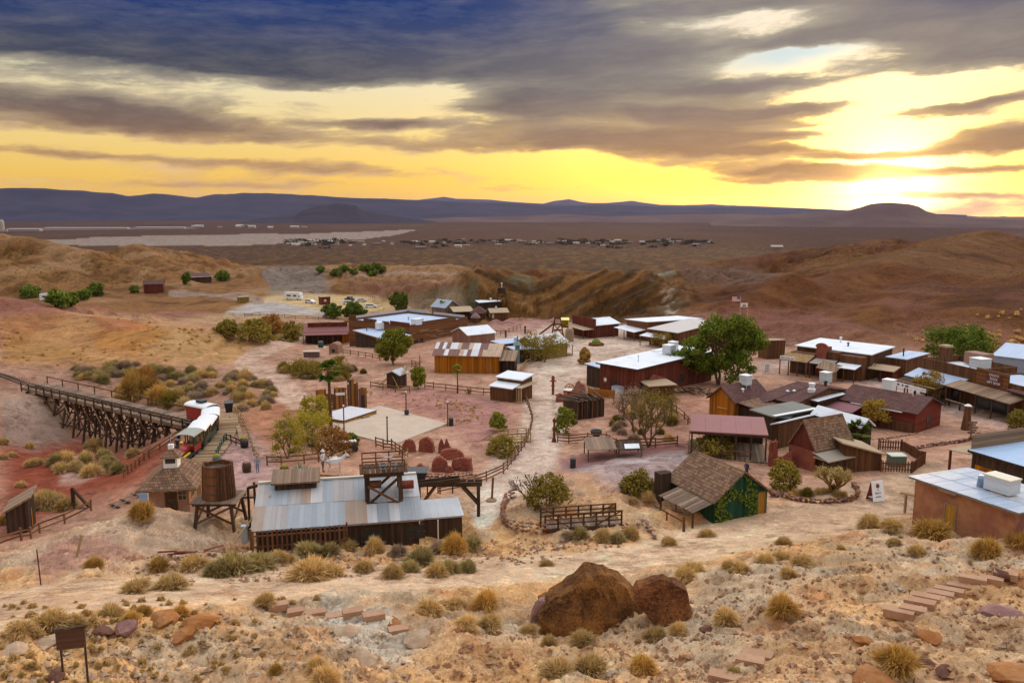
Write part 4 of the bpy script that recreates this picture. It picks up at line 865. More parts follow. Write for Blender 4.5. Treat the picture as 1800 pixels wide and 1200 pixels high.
def brush_mass(name, label, polyg, n, w0, w1, mat, seed, blades=70):
    """small tufts too many to tell apart, joined into one mesh"""
    g = random.Random(seed); src = straw_mesh('t', mat, blades, .5, .55, .06, seed); co = np.empty(len(src.vertices) * 3, np.float32); src.vertices.foreach_get('co', co); co = co.reshape(-1, 3); P = []; xs, ys = [p[0] for p in polyg], [p[1] for p in polyg]
    while len(P) < n:
        x, y = g.uniform(min(xs), max(xs)), g.uniform(min(ys), max(ys))
        if in_poly(np.array([x]), np.array([y]), polyg)[0]:
            p = G(x, y)
            if float(fbm(np.array([p.x / 22]), np.array([p.y / 22]), 3, seed)[0]) + g.gauss(0, .18) < 0: continue
            s = g.uniform(w0, w1) / ppm(p); a = g.uniform(0, 6.28); c, si = math.cos(a), math.sin(a); P.append(np.c_[co[:, 0] * c - co[:, 1] * si, co[:, 0] * si + co[:, 1] * c, co[:, 2]] * s + np.array(p))
    V = np.concatenate(P); o = np_mesh(name, V, np.arange(len(V)).reshape(-1, 4), mat, False); uv = o.data.uv_layers.new(name='UVMap'); u = np.repeat(np.random.default_rng(seed).random(len(V) // 4), 4); uv.data.foreach_set('uv', np.c_[u, u].astype(np.float32).ravel()); bpy.data.meshes.remove(src); return tag(o, label, 'brush', kind='stuff')
def limb(m, p, d, L, r, depth, g, spread=.6, taper=.7, tips=None, n=5):
    q = p + d * L; mid = (p + q) / 2 + Vector((g.uniform(-1, 1), g.uniform(-1, 1), g.uniform(-.5, .5))) * L * .1
    m.tube([p, mid, q], [r, r * .85, r * taper], n, cap=False)
    if depth == 0:
        if tips is not None: tips.append(q)
        return
    for _ in range(g.choice((2, 3))):
        dd = (d + Vector((g.uniform(-1, 1), g.uniform(-1, 1), g.uniform(-.4, .8))) * spread).normalized(); limb(m, q, dd, L * g.uniform(.6, .85), r * taper, depth - 1, g, spread, taper, tips, n)
def tree(name, label, px, py, wpx, hpx, leaf, n=5000, trunk=.3, seed=1, size=.2, group=None, clumps=26, cat='tree', stems=1, dens=1.0, base_y=None, low=.1, shape=1.0, lobes=None):
    """trunk with limbs and a crown of leaf faces gathered in uneven clumps"""
    p = G(px, py); k = ppm(p); W, H = wpx / k, hpx / k; g = random.Random(seed); r = np.random.default_rng(seed)
    root = thing(name, label, cat, p, 0 if lobes else g.uniform(0, 6), group); m = MB(); tips = []; clumps = int(clumps * 1.5)
    for i in range(stems):
        d = Vector((g.uniform(-.25, .25) * (1 + stems * .3), g.uniform(-.25, .25) * (1 + stems * .3), 1)).normalized(); limb(m, Vector((0, 0, -.3)), d, H * trunk + .3, max(.03, H * .028 / stems ** .5), 3, g, .75, .68, tips)
    m.build('trunk', BARK, root, True)
    c = []
    for i in range(clumps):
        a, b = r.uniform(0, 6.283), r.uniform(-1, 1); rr = r.uniform(.35, .92) ** .6; z = H * (low + (1 - low) * (.5 + .5 * b * .88)); w = W / 2 * math.sqrt(max(.05, 1 - (b * .9) ** 2)) * rr * shape
        if cat in ('shrub', 'bush'): z = H * (.08 + .84 * (.5 + .5 * b)); w = W / 2 * math.sqrt(max(.06, 1 - (z / H) ** 2)) * rr
        if lobes:
            lx, lz, lr = lobes[i % len(lobes)]; q = r.normal(size=3); q *= r.random() ** .4 / np.linalg.norm(q); c.append((lx * W + q[0] * lr * W, q[1] * lr * W * 1.2, lz * H + q[2] * lr * H, W * r.uniform(.06, .12))); continue
        c.append((math.cos(a) * w, math.sin(a) * w, z, W * r.uniform(.07, .19)))
    c = np.array(c); ci = r.integers(0, clumps, n); dirs = r.normal(size=(n, 3)); dirs /= np.linalg.norm(dirs, axis=1, keepdims=True); rad = r.random(n) ** .45
    P = c[ci, :3] + dirs * (c[ci, 3] * rad)[:, None] * np.array([1, 1, .8]); lo = 0 if lobes else n * 3 // 10; P[:lo] = np.array([0, 0, H * (.52 + low * .4)]) + dirs[:lo] * (r.random(lo) ** .4)[:, None] * np.array([W * .46, W * .46, H * .44 * (1 - low)])   # loose leaves between the clumps
    keep = P[:, 2] > .05; P = P[keep]; dirs = dirs[keep]
    N = dirs + r.normal(size=P.shape) * .7; N /= np.linalg.norm(N, axis=1, keepdims=True)
    o = bpy.data.objects.new('crown', leaf_mesh('crown', P, N, size * r.uniform(.6, 1.3, len(P)), leaf, .55, seed)); col.objects.link(o); o.parent = root; return root
def bare_tree(name, label, px, py, hpx, seed=1, mat=None, group=None, depth=5, spread=.7, stems=3, fuzz=None, nf=0):
    p = G(px, py); H = hpx / ppm(p); g = random.Random(seed); root = thing(name, label, 'tree', p, 0, group); m = MB(); tips = []
    for i in range(stems): limb(m, Vector((0, 0, -.2)), Vector((g.uniform(-.5, .5), g.uniform(-.5, .5), 1)).normalized(), H * .28, H * .022, depth, g, spread, .72, tips, 4)
    m.build('branches', mat or TWIG, root, True)
    if fuzz:
        T = np.array([tuple(t) for t in tips]); r = np.random.default_rng(seed); P = T[r.integers(0, len(T), nf)] + r.normal(size=(nf, 3)) * H * .06; N = r.normal(size=(nf, 3)); N /= np.linalg.norm(N, axis=1, keepdims=True)
        o = bpy.data.objects.new('foliage', leaf_mesh('foliage', P, N, H * .02 * r.uniform(.5, 1.2, nf), fuzz, .3, seed)); col.objects.link(o); o.parent = root
    return root
def frond_fan(m_list, n, L, g, droop=.5, base=Vector((0, 0, 0)), up0=.1, up1=1.2):
    """palm or agave: narrow folded blades"""
    for i in range(n):
        a = g.uniform(0, 6.283); e = g.uniform(up0, up1); d = Vector((math.cos(a) * math.cos(e), math.sin(a) * math.cos(e), math.sin(e))); s = Vector((-math.sin(a), math.cos(a), 0)); l = L * g.uniform(.75, 1.1)
        m_list.append((base, d, s, l, droop))
def palm(name, label, px, py, hpx, crown_px, seed=1, leaf=None):
    p = G(px, py); k = ppm(p); H, Cw = hpx / k, crown_px / k; g = random.Random(seed); root = thing(name, label, 'palm', p)
    MB().tube([(0, 0, -.4), (.05, .02, H * .3), (.02, .05, H * .65), (0, 0, H * .86)], [H * .035, H * .024, H * .02, H * .022], 9).build('trunk', timber('palm_bark', (.10, .055, .035), .1), root, True)
    top = Vector((0, 0, H * .86)); r = np.random.default_rng(seed); P = []; V = []; U = []
    for i in range(30):
        a = g.uniform(0, 6.283); e = g.uniform(-.75, 1.35); d = Vector((math.cos(a) * math.cos(e), math.sin(a) * math.cos(e), math.sin(e))); stem = d * Cw * .24; u = g.random() * (1 if e > -.2 else .2)
        for j in range(16):   # fan leaflets
            sa = (j / 15 - .5) * 2.4; s = Vector((-math.sin(a), math.cos(a), 0)); q = (d * math.cos(sa) + s * math.sin(sa)).normalized(); tip = top + stem + q * Cw * g.uniform(.24, .32) + Vector((0, 0, -Cw * .05)); b0 = top + stem; sd = q.cross(Vector((0, 0, 1))).normalized() * Cw * .034
            V += [tuple(b0), tuple((b0 + tip) / 2 + sd), tuple(tip), tuple((b0 + tip) / 2 - sd)]; U.append(u)
    me = bpy.data.meshes.new('fronds'); n = len(U); me.from_pydata(V, [], [(4 * i, 4 * i + 1, 4 * i + 2, 4 * i + 3) for i in range(n)]); uv = me.uv_layers.new(name='UVMap'); u = np.repeat(np.array(U), 4); uv.data.foreach_set('uv', np.c_[u, u].astype(np.float32).ravel()); me.materials.append(leaf or L_PALM)
    o = bpy.data.objects.new('fronds', me); col.objects.link(o); o.parent = root; return root
def agave(name, label, px, py, wpx, hpx, seed=1, leaf=None, n=46, cat='plant'):
    p = G(px, py); k = ppm(p); W, H = wpx / k, hpx / k; g = random.Random(seed); V, Fc, U = [], [], []
    for i in range(n):
        a = g.uniform(0, 6.283); e = g.uniform(.25, 1.45); l = H * g.uniform(.7, 1.05); d = Vector((math.cos(a) * math.cos(e) * W / H * .8, math.sin(a) * math.cos(e) * W / H * .8, math.sin(e))); s = Vector((-math.sin(a), math.cos(a), 0)) * l * .045; b = Vector((math.cos(a), math.sin(a), 0)) * W * .05
        t = b + d * l; mi = b + d * l * .5 + Vector((0, 0, l * .06)); o = len(V); V += [tuple(b - s * .7), tuple(b + s * .7), tuple(mi + s), tuple(t), tuple(mi - s)]; Fc.append((o, o + 1, o + 2, o + 3, o + 4)); U += [g.random()] * 5
    me = bpy.data.meshes.new(name); me.from_pydata(V, [], Fc); uv = me.uv_layers.new(name='UVMap'); u = np.array(U); uv.data.foreach_set('uv', np.c_[u, u].astype(np.float32).ravel()); me.materials.append(leaf or L_AGAVE)
    o = bpy.data.objects.new(name, me); col.objects.link(o); o.location = p; return tag(o, label, cat)
# rocks
def rock_mesh(name, mat, seed, sub=3, amp=.35, flat=.75, cuts=5):
    bm = bmesh.new(); bmesh.ops.create_icosphere(bm, subdivisions=sub, radius=1); g = random.Random(seed)
    pl = [(Vector((g.uniform(-1, 1), g.uniform(-1, 1), g.uniform(-.3, 1))).normalized(), g.uniform(.55, .85)) for _ in range(cuts)]
    co = np.array([v.co for v in bm.verts]); n1 = fbm(co[:, 0] * 1.3 + seed * 3.1, co[:, 1] * 1.3 + co[:, 2] * 1.7, 4, seed)
    for v, q in zip(bm.verts, n1):
        c = v.co * (1 + amp * q)
        for nn, d in pl:
            e = c.dot(nn) - d
            if e > 0: c -= nn * e * .92
        v.co = (c.x, c.y, c.z * flat)
    me = bpy.data.meshes.new(name); bm.to_mesh(me); bm.free(); me.materials.append(mat); return me
K_BROWN = rock('brown_boulder', (.105, .052, .028), (.31, .145, .062), .42, 1.0, (.42, .265, .05), .36); K_RUST = rock('rust_rock', (.26, .11, .05), (.33, .17, .09), .9, .8); K_PALE = rock('pale_rock', (.42, .32, .24), (.34, .23, .16), 1.0, .7); K_DARK = rock('dark_rock', (.10, .05, .038), (.15, .08, .06), 1.2, .7); K_PURPLE = rock('purple_rock', (.20, .11, .10), (.28, .17, .15), .8, .7)
RK = {n: [rock_mesh(n, m, 11 * i + 5, 2, .4, .7) for i in range(4)] for n, m in (('brown', K_BROWN), ('rust', K_RUST), ('pale', K_PALE), ('dark', K_DARK), ('purple', K_PURPLE))}
def stone(kind, px, py, wpx, label, group, hk=.6, name='rock', rz=None):
    p = G(px, py); s = wpx / ppm(p) / 2; o = bpy.data.objects.new(name, rnd.choice(RK[kind])); col.objects.link(o); o.location = p + Vector((0, 0, s * hk * .15))
    o.scale = (s * rnd.uniform(.9, 1.1), s * rnd.uniform(.7, 1.1), s * hk * rnd.uniform(.8, 1.2)); o.rotation_euler = (rnd.uniform(-.2, .2), rnd.uniform(-.2, .2), rnd.uniform(0, 6.28) if rz is None else rz); return tag(o, label, 'rock', group)
# ------------------------------------------------------------------ mill with the sheet roof below the street
def sheets(root, x0, x1, y0, y1, zA, zB, n, mats, name='roof_sheet', rows=2, lap=.06, seed=1):
    """separate roofing sheets on a plane that rises from zA at y0 to zB at y1"""
    g = random.Random(seed); w = (x1 - x0) / n; ln = math.hypot(y1 - y0, zB - zA)
    for rw in range(rows):
        for i in range(n):
            ya, yb = y0 + (y1 - y0) * rw / rows - (lap if rw else 0), y0 + (y1 - y0) * (rw + 1) / rows
            za, zb = (zA + (zB - zA) * (q - y0) / (y1 - y0) for q in (ya, yb)); up_ = .004 + .012 * (i % 2) + .016 * rw + g.uniform(0, .006); sk = g.uniform(-.03, .03)
            MB().slab([(x0 + i * w - .03, ya + sk, za + up_), (x0 + (i + 1) * w + .03, ya + sk, za + up_), (x0 + (i + 1) * w + .03, yb + sk, zb + up_), (x0 + i * w - .03, yb + sk, zb + up_)], .01).build(name, g.choice(mats), root)
MS1 = sheet('mill_sheet_grey', (.31, .275, .26), .35, .25, (.34, .22, .16), .09, .42); MS2 = sheet('mill_sheet_blue', (.26, .275, .30), .35, .2, (.3, .22, .18), .09, .38); MS3 = sheet('mill_sheet_tan', (.29, .205, .15), .35, .35, (.30, .17, .10), .09, .5); MS4 = sheet('mill_sheet_pale', (.44, .42, .42), .35, .15, (.34, .24, .19), .09, .42)
mill = house('mill_building', 'long low ore mill with patched grey and blue sheet metal roof', (441, 936), (744, 914), depth=6.0, h=1.75, roof='shed', rise=1.35, wall=B_DARK, rmat=MS1, over=.3, at='eave', base=1.6)
L, W, h = DIM[mill.name]; sheets(mill, -.3, L + .3, -.3, W + .3, h + .16 - .067, h + 1.35 + .16 + .067, 15, [MS1, MS1, MS2, MS3, MS4], seed=4)
MB().box(-.3, L + .3, W + .22, W + .5, h + 1.62, h + 1.74).build('ridge_cap', paint('pale_ridge', (.66, .58, .48), .6), mill)
volume(mill, 1.0, 4.6, 3.1, 1.6, 3.6, 'shed', .35, B_DARK, boards('dormer_roof', (.22, .15, .11), .12, 0, .3, .3), .25, 0)
for u in (7.4, 10.6): win(mill, 'f', u, .35, 1.3, .9, L, W, W_DARK, BLACK)
MB().box(12.9, 12.98, -.08, -.002, -.6, 1.6).build('downpipe', CREAM, mill)
an = house('mill_lean_to', 'small board shed with pale sheet roof joined to the mill end', (742, 914), (816, 908), depth=3.2, h=1.6, roof='shed', rise=.35, wall=B_DARK, rmat=sheet('annex_sheet', (.46, .465, .48), .6, .14, (.3, .25, .22), .09, .4), over=.15, at='eave', base=1.4)
mw = Matrix.Translation(mill.location) @ Matrix.Rotation(mill.rotation_euler[2], 4, 'Z'); pickets('picket_fence', 'brown picket fence standing along the front of the mill', [mw @ Vector((-.3, -.8, .35)), mw @ Vector((6.3, -.8, .35))], 1.65, .33, W_BROWN, .13, 0, True, False)
bx = G(432, 955); eb = thing('electric_box', 'pale blue-grey electric cabinet at the foot of the mill corner', 'cabinet', bx)
MB().box(-.25, .25, -.2, .2, -.1, 1.35).build('cabinet', STEEL, eb); MB().box(-.21, .21, -.215, -.203, .1, 1.25).build('door', paint('cabinet_door', (.36, .42, .5), .5), eb); MB().box(-.28, .28, -.23, .23, 1.352, 1.42).build('lid', STEEL, eb)
pb = G(408, 956); po = thing('leaning_pole', 'bare wooden pole leaning against the left end of the mill', 'pole', pb); MB().tube([(0, 0, -.1), (1.0, 1.4, 1.3), (2.1, 2.9, 2.75)], [.07, .065, .05], 7).build('pole', W_PALE, po)
pg = thing('pipe_gantry', 'dark pipe on posts running from the water tank to the mill', 'pipe', G(440, 930))
for q in (0, -1.2): beam('post', (q * .1, 1.5 + q, -1), (q * .1, 1.5 + q, 3.4), .16, .16, W_DARK, pg)
beam('beam', (0, .1, 3.42), (2.2, 2.6, 3.35), .2, .2, W_DARK, pg); MB().tube([(-1.4, 1.2, 2.2), (.6, 1.4, 2.2)], .09, 8).build('pipe', BLACK, pg)

# headframe standing out of the mill roof

hf = thing('headframe', 'dark timber headframe with railed platform and pulley wheel over the mill', 'headframe', mw @ Vector((9.15, 3.2, 1.4)), mill.rotation_euler[2])
for x in (-1.25, 1.25):
    for y in (-.9, .9): beam('post', (x, y, -1.2), (x * .94, y, 3.3), .26, .26, W_DARK, hf)
for y in (-1.05, 1.05):
    beam('brace', (-1.2, y, .9), (1.2, y, 3.0), .14, .18, W_DARK, hf); beam('beam', (-1.5, y, 3.2), (1.5, y, 3.2), .2, .26, W_DARK, hf); beam('beam', (-1.4, y, .95), (1.4, y, .95), .2, .24, W_DARK, hf)
beam('brace', (1.2, -1.2, .9), (-1.2, -1.2, 2.4), .12, .16, W_BROWN, hf)
for x in (-1.25, 1.25): beam('brace', (x * 1.1, -.9, 1), (x * 1.1, .9, 3), .12, .16, W_DARK, hf)
for i in range(9): beam('plank', (-1.6 + i * .4, -1.25, 3.38), (-1.6 + i * .4, 1.25, 3.38), .36, .07, W_DARK, hf)
for y in (-1.2, 1.2):
    for x in (-1.55, -.5, .5, 1.55): beam('post', (x, y, 3.4), (x, y, 4.35), .09, .09, W_BROWN, hf)
    for z in (3.85, 4.3): beam('rail', (-1.6, y, z), (1.6, y, z), .06, .09, W_BROWN, hf)
q = MB().tube([(.35 + .62 * math.cos(a * .3927), -.45, 3.75 + .62 * math.sin(a * .3927)) for a in range(17)], .06, 6, False)
for a in range(8): q.bar((.35, -.45, 3.75), (.35 + .6 * math.cos(a * .785), -.45, 3.75 + .6 * math.sin(a * .785)), .05, .05)
q.build('pulley_wheel', STEEL, hf); MB().tube([(.35, -.8, 3.75), (.35, 0, 3.75)], .08, 8).build('axle', BLACK, hf)
MB().tube([(-1.2, -.6, 2.35), (-.2, -.6, 2.35)], .3, 10).build('drum', W_BROWN, hf); MB().tube([(1.3, .2, 1.9), (2.3, .2, 1.9)], .33, 12).build('motor', W_RED, hf)
MB().box(-.9, .9, -.7, .7, -.3, .9).build('bin', boards('bin_boards', (.20, .11, .075), .25, 1, .3, .3), hf)
cv = thing('conveyor', 'dark timber conveyor trough lying along the mill ridge', 'conveyor', mw @ Vector((11.2, 4.7, 2.7)), mill.rotation_euler[2])
beam('side', (0, -.35, .1), (4.0, -.35, .35), .1, .35, W_DARK, cv); beam('side', (0, .35, .1), (4.0, .35, .35), .1, .35, W_DARK, cv); beam('floor', (0, 0, 0), (4.0, 0, .25), .6, .08, W_BROWN, cv)
for i in range(4): beam('leg', (.4 + i, -.3, -.7), (.4 + i, -.3, .1), .1, .1, W_DARK, cv)
tp = G(735, 905); tr = thing('ore_trestle', 'timber beam on heavy posts carrying ore chute away from the mill', 'trestle', tp); e = G(841, 907) - tp
hopz = 2.75; beam('beam', (-.2, 0, hopz), (e.x + .3, e.y, hopz + .35), .3, .34, W_DARK, tr); beam('beam', (-.2, .7, hopz), (e.x + .3, e.y + .7, hopz + .35), .3, .34, W_DARK, tr)
for i in range(8): t_ = (i + .5) / 8; beam('tie', (e.x * t_, e.y * t_ - .35, hopz + .23 + .35 * t_), (e.x * t_, e.y * t_ + 1.05, hopz + .23 + .35 * t_), .14, .12, W_BROWN, tr)
for y in (0, .7):
    beam('post', (e.x, e.y + y, -.5), (e.x, e.y + y, hopz + .2), .26, .26, W_DARK, tr); beam('brace', (e.x - .05, e.y + y, 1.3), (e.x - 1.4, e.y + y, hopz + .1), .16, .16, W_DARK, tr); beam('brace', (.1, y, .6), (1.6, y, hopz - .1), .16, .18, W_BROWN, tr)
    beam('post', (.05, y, -.6), (.05, y, hopz - .1), .24, .24, W_DARK, tr)
MB().box(e.x - .4, e.x + .4, e.y - .4, e.y + 1.1, -.5, .12).build('footing', A_STONE, tr)
MB().add([(-.75, -.5, 3.0), (.6, -.5, 3.0), (.6, .9, 3.0), (-.75, .9, 3.0), (-.95, -.7, 4.0), (.9, -.7, 4.0), (.9, 1.1, 4.0), (-.95, 1.1, 4.0)], [(0, 3, 2, 1), (0, 1, 5, 4), (1, 2, 6, 5), (2, 3, 7, 6), (3, 0, 4, 7), (4, 5, 6, 7)]).build('hopper', BLACK, tr)

# ------------------------------------------------------------------ station, water tank, shed, left side
st = house('train_station', 'cream walled station with brown shingle hip roof and white cupola', (237, 862), (345, 857), C=(377, 815), h=2.1, roof='hip', rise=1.6, wall=A_PINK, rmat=R_SHAKE, over=.8, at='eave')
L, W, h = DIM[st.name]; cx, cy, cz = L / 2, min(L, W) / 2 if W > L else W / 2, h + 1.7
q = MB().box(cx - .55, cx + .55, cy - .55, cy + .55, cz - .5, cz + .45).build('cupola', WHITE, st); MB().box(cx - .4, cx + .4, cy - .57, cy - .555, cz - .1, cz + .3).build('louvre', BLACK, q)
MB().add([(cx - .85, cy - .85, cz + .4), (cx + .85, cy - .85, cz + .4), (cx + .85, cy + .85, cz + .4), (cx - .85, cy + .85, cz + .4), (cx, cy, cz + 1.25)], [(0, 1, 4), (1, 2, 4), (2, 3, 4), (3, 0, 4), (3, 2, 1, 0)]).build('cupola_roof', R_SHAKE, q)
MB().box(cx - .2, cx + .2, cy - .2, cy + .2, cz + 1.05, cz + 1.4).build('cap', WHITE, q); MB().tube([(cx, cy, cz + 1.35), (cx, cy, cz + 2.3)], .03, 6).build('mast', STEEL, q)
win(st, 'f', L * .42, 0, .85, 1.95, L, W, W_BROWN, W_DARK, 'door'); win(st, 'f', L * .74, .9, .6, .8, L, W, W_PALE); win(st, 'r', .8, .8, .8, 1.0, L, W, W_PALE); win(st, 'r', W * .6, .0, .9, 1.95, L, W, W_PALE, B_ORANGE, 'door')
nb = thing('notice_board', 'light blue notice board standing by the station front', 'sign', G(253, 888)); MB().box(-.4, .4, -.03, .03, .35, 1.15).build('panel', paint('blue_notice', (.25, .45, .68), .5), nb)
for x in (-.35, .35): beam('leg', (x, 0, -.1), (x, .05, 1.2), .05, .05, W_DARK, nb)
wt = thing('water_tank', 'round wooden water tank with hoops on a timber stand', 'water tank', G(388, 916)); D2 = 1.75
for x in (-1.3, 1.3):
    for y in (-1.2, 1.2): beam('leg', (x * 1.2, y * 1.2, -.4), (x, y, D2), .22, .22, W_DARK, wt)
for y in (-1.2, 1.2): beam('beam', (-1.7, y, D2 + .1), (1.7, y, D2 + .1), .22, .24, W_DARK, wt); beam('brace', (-1.45, y * 1.1, .3), (1.25, y * 1.02, D2 - .15), .1, .16, W_BROWN, wt); beam('brace', (1.45, y * 1.13, .3), (-1.25, y * 1.05, D2 - .15), .1, .16, W_BROWN, wt)
for x in (-1.3, 1.3): beam('brace', (x * 1.1, -1.3, .4), (x * 1.05, 1.2, D2 - .2), .1, .16, W_BROWN, wt)
for i in range(9): beam('plank', (-1.6 + i * .4, -1.6, D2 + .27), (-1.6 + i * .4, 1.6, D2 + .27), .38, .09, W_GREY, wt)
B_TANK = boards('tank_staves', (.15, .065, .028), .2, 0, .45, .25, (.09, .055, .04))
nst = 30
for i in range(nst):   # every stave is a plank of its own, closing into a slightly tapered barrel
    a = i * 2 * math.pi / nst; c_, s_ = math.cos(a), math.sin(a); beam('stave', (1.16 * c_, 1.16 * s_, D2 + .33), (1.05 * c_, 1.05 * s_, D2 + 3.0 + rnd.uniform(-.04, .04)), .235, .09, W_BROWN, wt)
MB().lathe([(1.06, D2 + .33), (1.06, D2 + 2.72)], 24).build('lining', W_DARK, wt)
for z in (.55, 1.25, 1.95, 2.6): r_ = 1.235 - .04 * z; MB().tube([(r_ * math.cos(k * .2618), r_ * math.sin(k * .2618), D2 + .33 + z) for k in range(25)], .025, 5, False).build('hoop', BLACK, wt)
sh = house('tool_shed', 'dark weathered board shed with slanted plank roof below the railway bank', (13, 940), (53, 935), depth=3.2, h=2.0, roof='shedl', rise=.9, wall=B_DARK, rmat=R_BOARD, over=.25)
L, W, h = DIM[sh.name]; win(sh, 'r', 1.0, 0, .8, 1.7, L, W, W_DARK, B_ORANGE, 'door'); beam('brace', (-1.3, .2, -.5), (-.05, .2, 1.6), .1, .12, W_BROWN, sh)
bm_ = thing('timber_buffer', 'dark upright timber with slanting brace at the end of the track', 'buffer', G(130, 893)); beam('post', (0, 0, -.3), (0, 0, 2.0), .26, .26, W_DARK, bm_); beam('brace', (.05, 0, 1.9), (1.7, -.3, .1), .2, .24, W_DARK, bm_); beam('sill', (-.3, -.1, .1), (2.2, -.4, .0), .25, .25, W_DARK, bm_)

# ------------------------------------------------------------------ middle of the town
RS1 = sheet('barn_sheet_pale', (.60, .58, .60), .5, .1, (.40, .22, .14), .1, .45); RS2 = sheet('barn_sheet_rust', (.17, .065, .045), .5, .3, (.28, .11, .05), .1, .6); RS3 = sheet('barn_sheet_tan', (.46, .31, .20), .5, .3, (.33, .16, .08), .1, .5)
bn = house('livery_barn', 'orange board barn with rust patched corrugated roof beside the street', (764, 654), (877, 657), depth=7.5, h=3.1, roof='gx', rise=1.5, wall=B_ORANGE, rmat=RS3, over=.35)
L, W, h = DIM[bn.name]; k = 1.5 / (W / 2)
sheets(bn, -.35, L * .80, -.35, W / 2, h - k * .35 + .165, h + 1.5 + .165, 14, [RS1, RS1, RS2, RS1, RS3, RS2], seed=14); sheets(bn, L * .80, L + .35, -.35, W / 2, h - k * .35 + .165, h + 1.5 + .165, 3, [RS3], seed=2)
awning(bn, L + .05, L + 3.0, -.6, 3.4, 2.5, 3.7, R_BOARD, 3, W_DARK); volume(bn, L + .17, 1.5, 2.4, 3.5, 2.6, 'none', 0, B_DARK, None)
s2 = house('street_shed', 'narrow dark shed with two stepped white roofs beside the main street', (862, 702), (900, 708), depth=1.9, h=2.0, roof='shed', rise=.35, wall=B_BROWN, rmat=R_WHITE, over=.2)
L, W, h = DIM[s2.name]; volume(s2, -.1, W + .02, L + .5, 2.8, 3.0, 'shed', .35, B_BROWN, R_WHITE, .25); win(s2, 'r', .5, .6, .7, .8, L, W, W_DARK, BLACK); awning(s2, L + .42, L + 1.5, .2, 4.4, 2.3, 2.5, R_TAN, 3, W_PALE)
s3 = house('lattice_shed', 'tiny board shed with grey metal roof on the pink slope', (680, 681), (702, 683), depth=2.4, h=2.2, roof='gy', rise=.5, wall=B_DARK, rmat=sheet('grey_metal', (.42, .45, .5), .6, .15, corr=.12), over=.35); L, W, h = DIM[s3.name]
for i in range(4): beam('loose_board', (L + .3 + i * .25, .2, 2.2 + .12 * i), (L - .2 + i * .25, 2.2, 3.3 + .1 * i), .12, .05, W_PALE, s3)
beam('brace', (L + .6, -.8, -.3), (L * .5, .0, 1.9), .1, .1, W_PALE, s3)
for i in range(7): beam('step', (-.4 - i * .28, .2, 1.3 - i * .22), (-.4 - i * .28, 1.3, 1.3 - i * .22), .26, .06, W_PALE, s3)
# big theatre block with stepped parapets
th_ = house('playhouse', 'large brown block with stepped parapet walls and pale flat roof', (614, 598), (720, 614), C=(801, 593), h=4.9, roof='flat', wall=S_BROWN, rmat=R_BLUE, par=.45, base=2.0)
L, W, h = DIM[th_.name]; T = rolled('parapet_top', (.52, .45, .42), .2)
for i, (x0, x1, z1) in enumerate([(0.0, .12, 1.45), (.26, .47, 1.1), (.57, .68, .95), (.70, 1.0, 1.25)]):
    MB().box(L * x0, L * x1, -.05, .22, h + .46, h + z1).build('parapet', B_BROWN if i < 3 else S_RED, th_)
for y0, y1, z1 in [(.02, .10, .75), (.22, .78, 1.15), (.88, .99, .8)]: MB().box(L - .22, L + .05, W * y0, W * y1, h + .46, h + z1).build('parapet', S_BROWN, th_)
for x0, x1, z1 in [(.0, .35, 1.2), (.45, .95, 1.0)]: MB().box(L * x0, L * x1, W - .2, W + .05, h + .46, h + z1).build('parapet', rolled('pale_parapet', (.42, .37, .36), .2), th_)
MB().box(-.05, .2, .3, W - .3, h + .46, h + 1.0).build('parapet', rolled('pale_parapet', (.42, .37, .36), .2), th_)
cooler(th_, L * .88, W * .24, h, 1.8, 1.2, WHITE); cooler(th_, L * .82, W * .36, h, 1.3, 1.0); vent(th_, L * .5, W * .5, h, .8, .15)
for i in range(26):
    y, z = rnd.uniform(.04, .9) * W, rnd.uniform(.2, 4.4); beam('batten', (L + .05, y, z), (L + .05, min(y + rnd.uniform(.8, 3.2), W), z), .05, .09, W_PALE, th_)
for y in (.08, .17): win(th_, 'r', W * y, .7, 1.0, 1.5, L, W, W_BROWN)
px_ = house('playhouse_annex', 'low annex with bluish flat roof and white cooler before the playhouse', (620, 581), (674, 597), C=(723, 592), h=3.2, roof='shed', rise=.25, wall=B_DARK, rmat=R_BLUE, over=.45, at='eave', base=1.5, trim=W_PALE); L, W, h = DIM[px_.name]; cooler(px_, L * .25, W * .75, h + .3, 1.7, 1.5, WHITE); vent(px_, L * .2, W * .25, h + .3, .5, .12, BLACK)
po_ = house('red_porch_building', 'dark red porch building with plain red roof at the road end', (537, 602), (612, 600), depth=5, h=2.7, roof='shed', rise=1.3, wall=B_DARK, rmat=R_RED, over=.5, base=1.2); L, W, h = DIM[po_.name]
MB().box(.5, L - .2, W * .55, W * .6, h + .6, h + 2.0).build('false_front', B_RED, po_); awning(po_, -.5, L, -2.2, -.55, 2.2, 2.65, R_RED, 4, W_RED, -1.2); MB().box(L * .86, L + .6, -.5, -.02, -.8, 2.4).build('end_wall', B_ORANGE, po_)
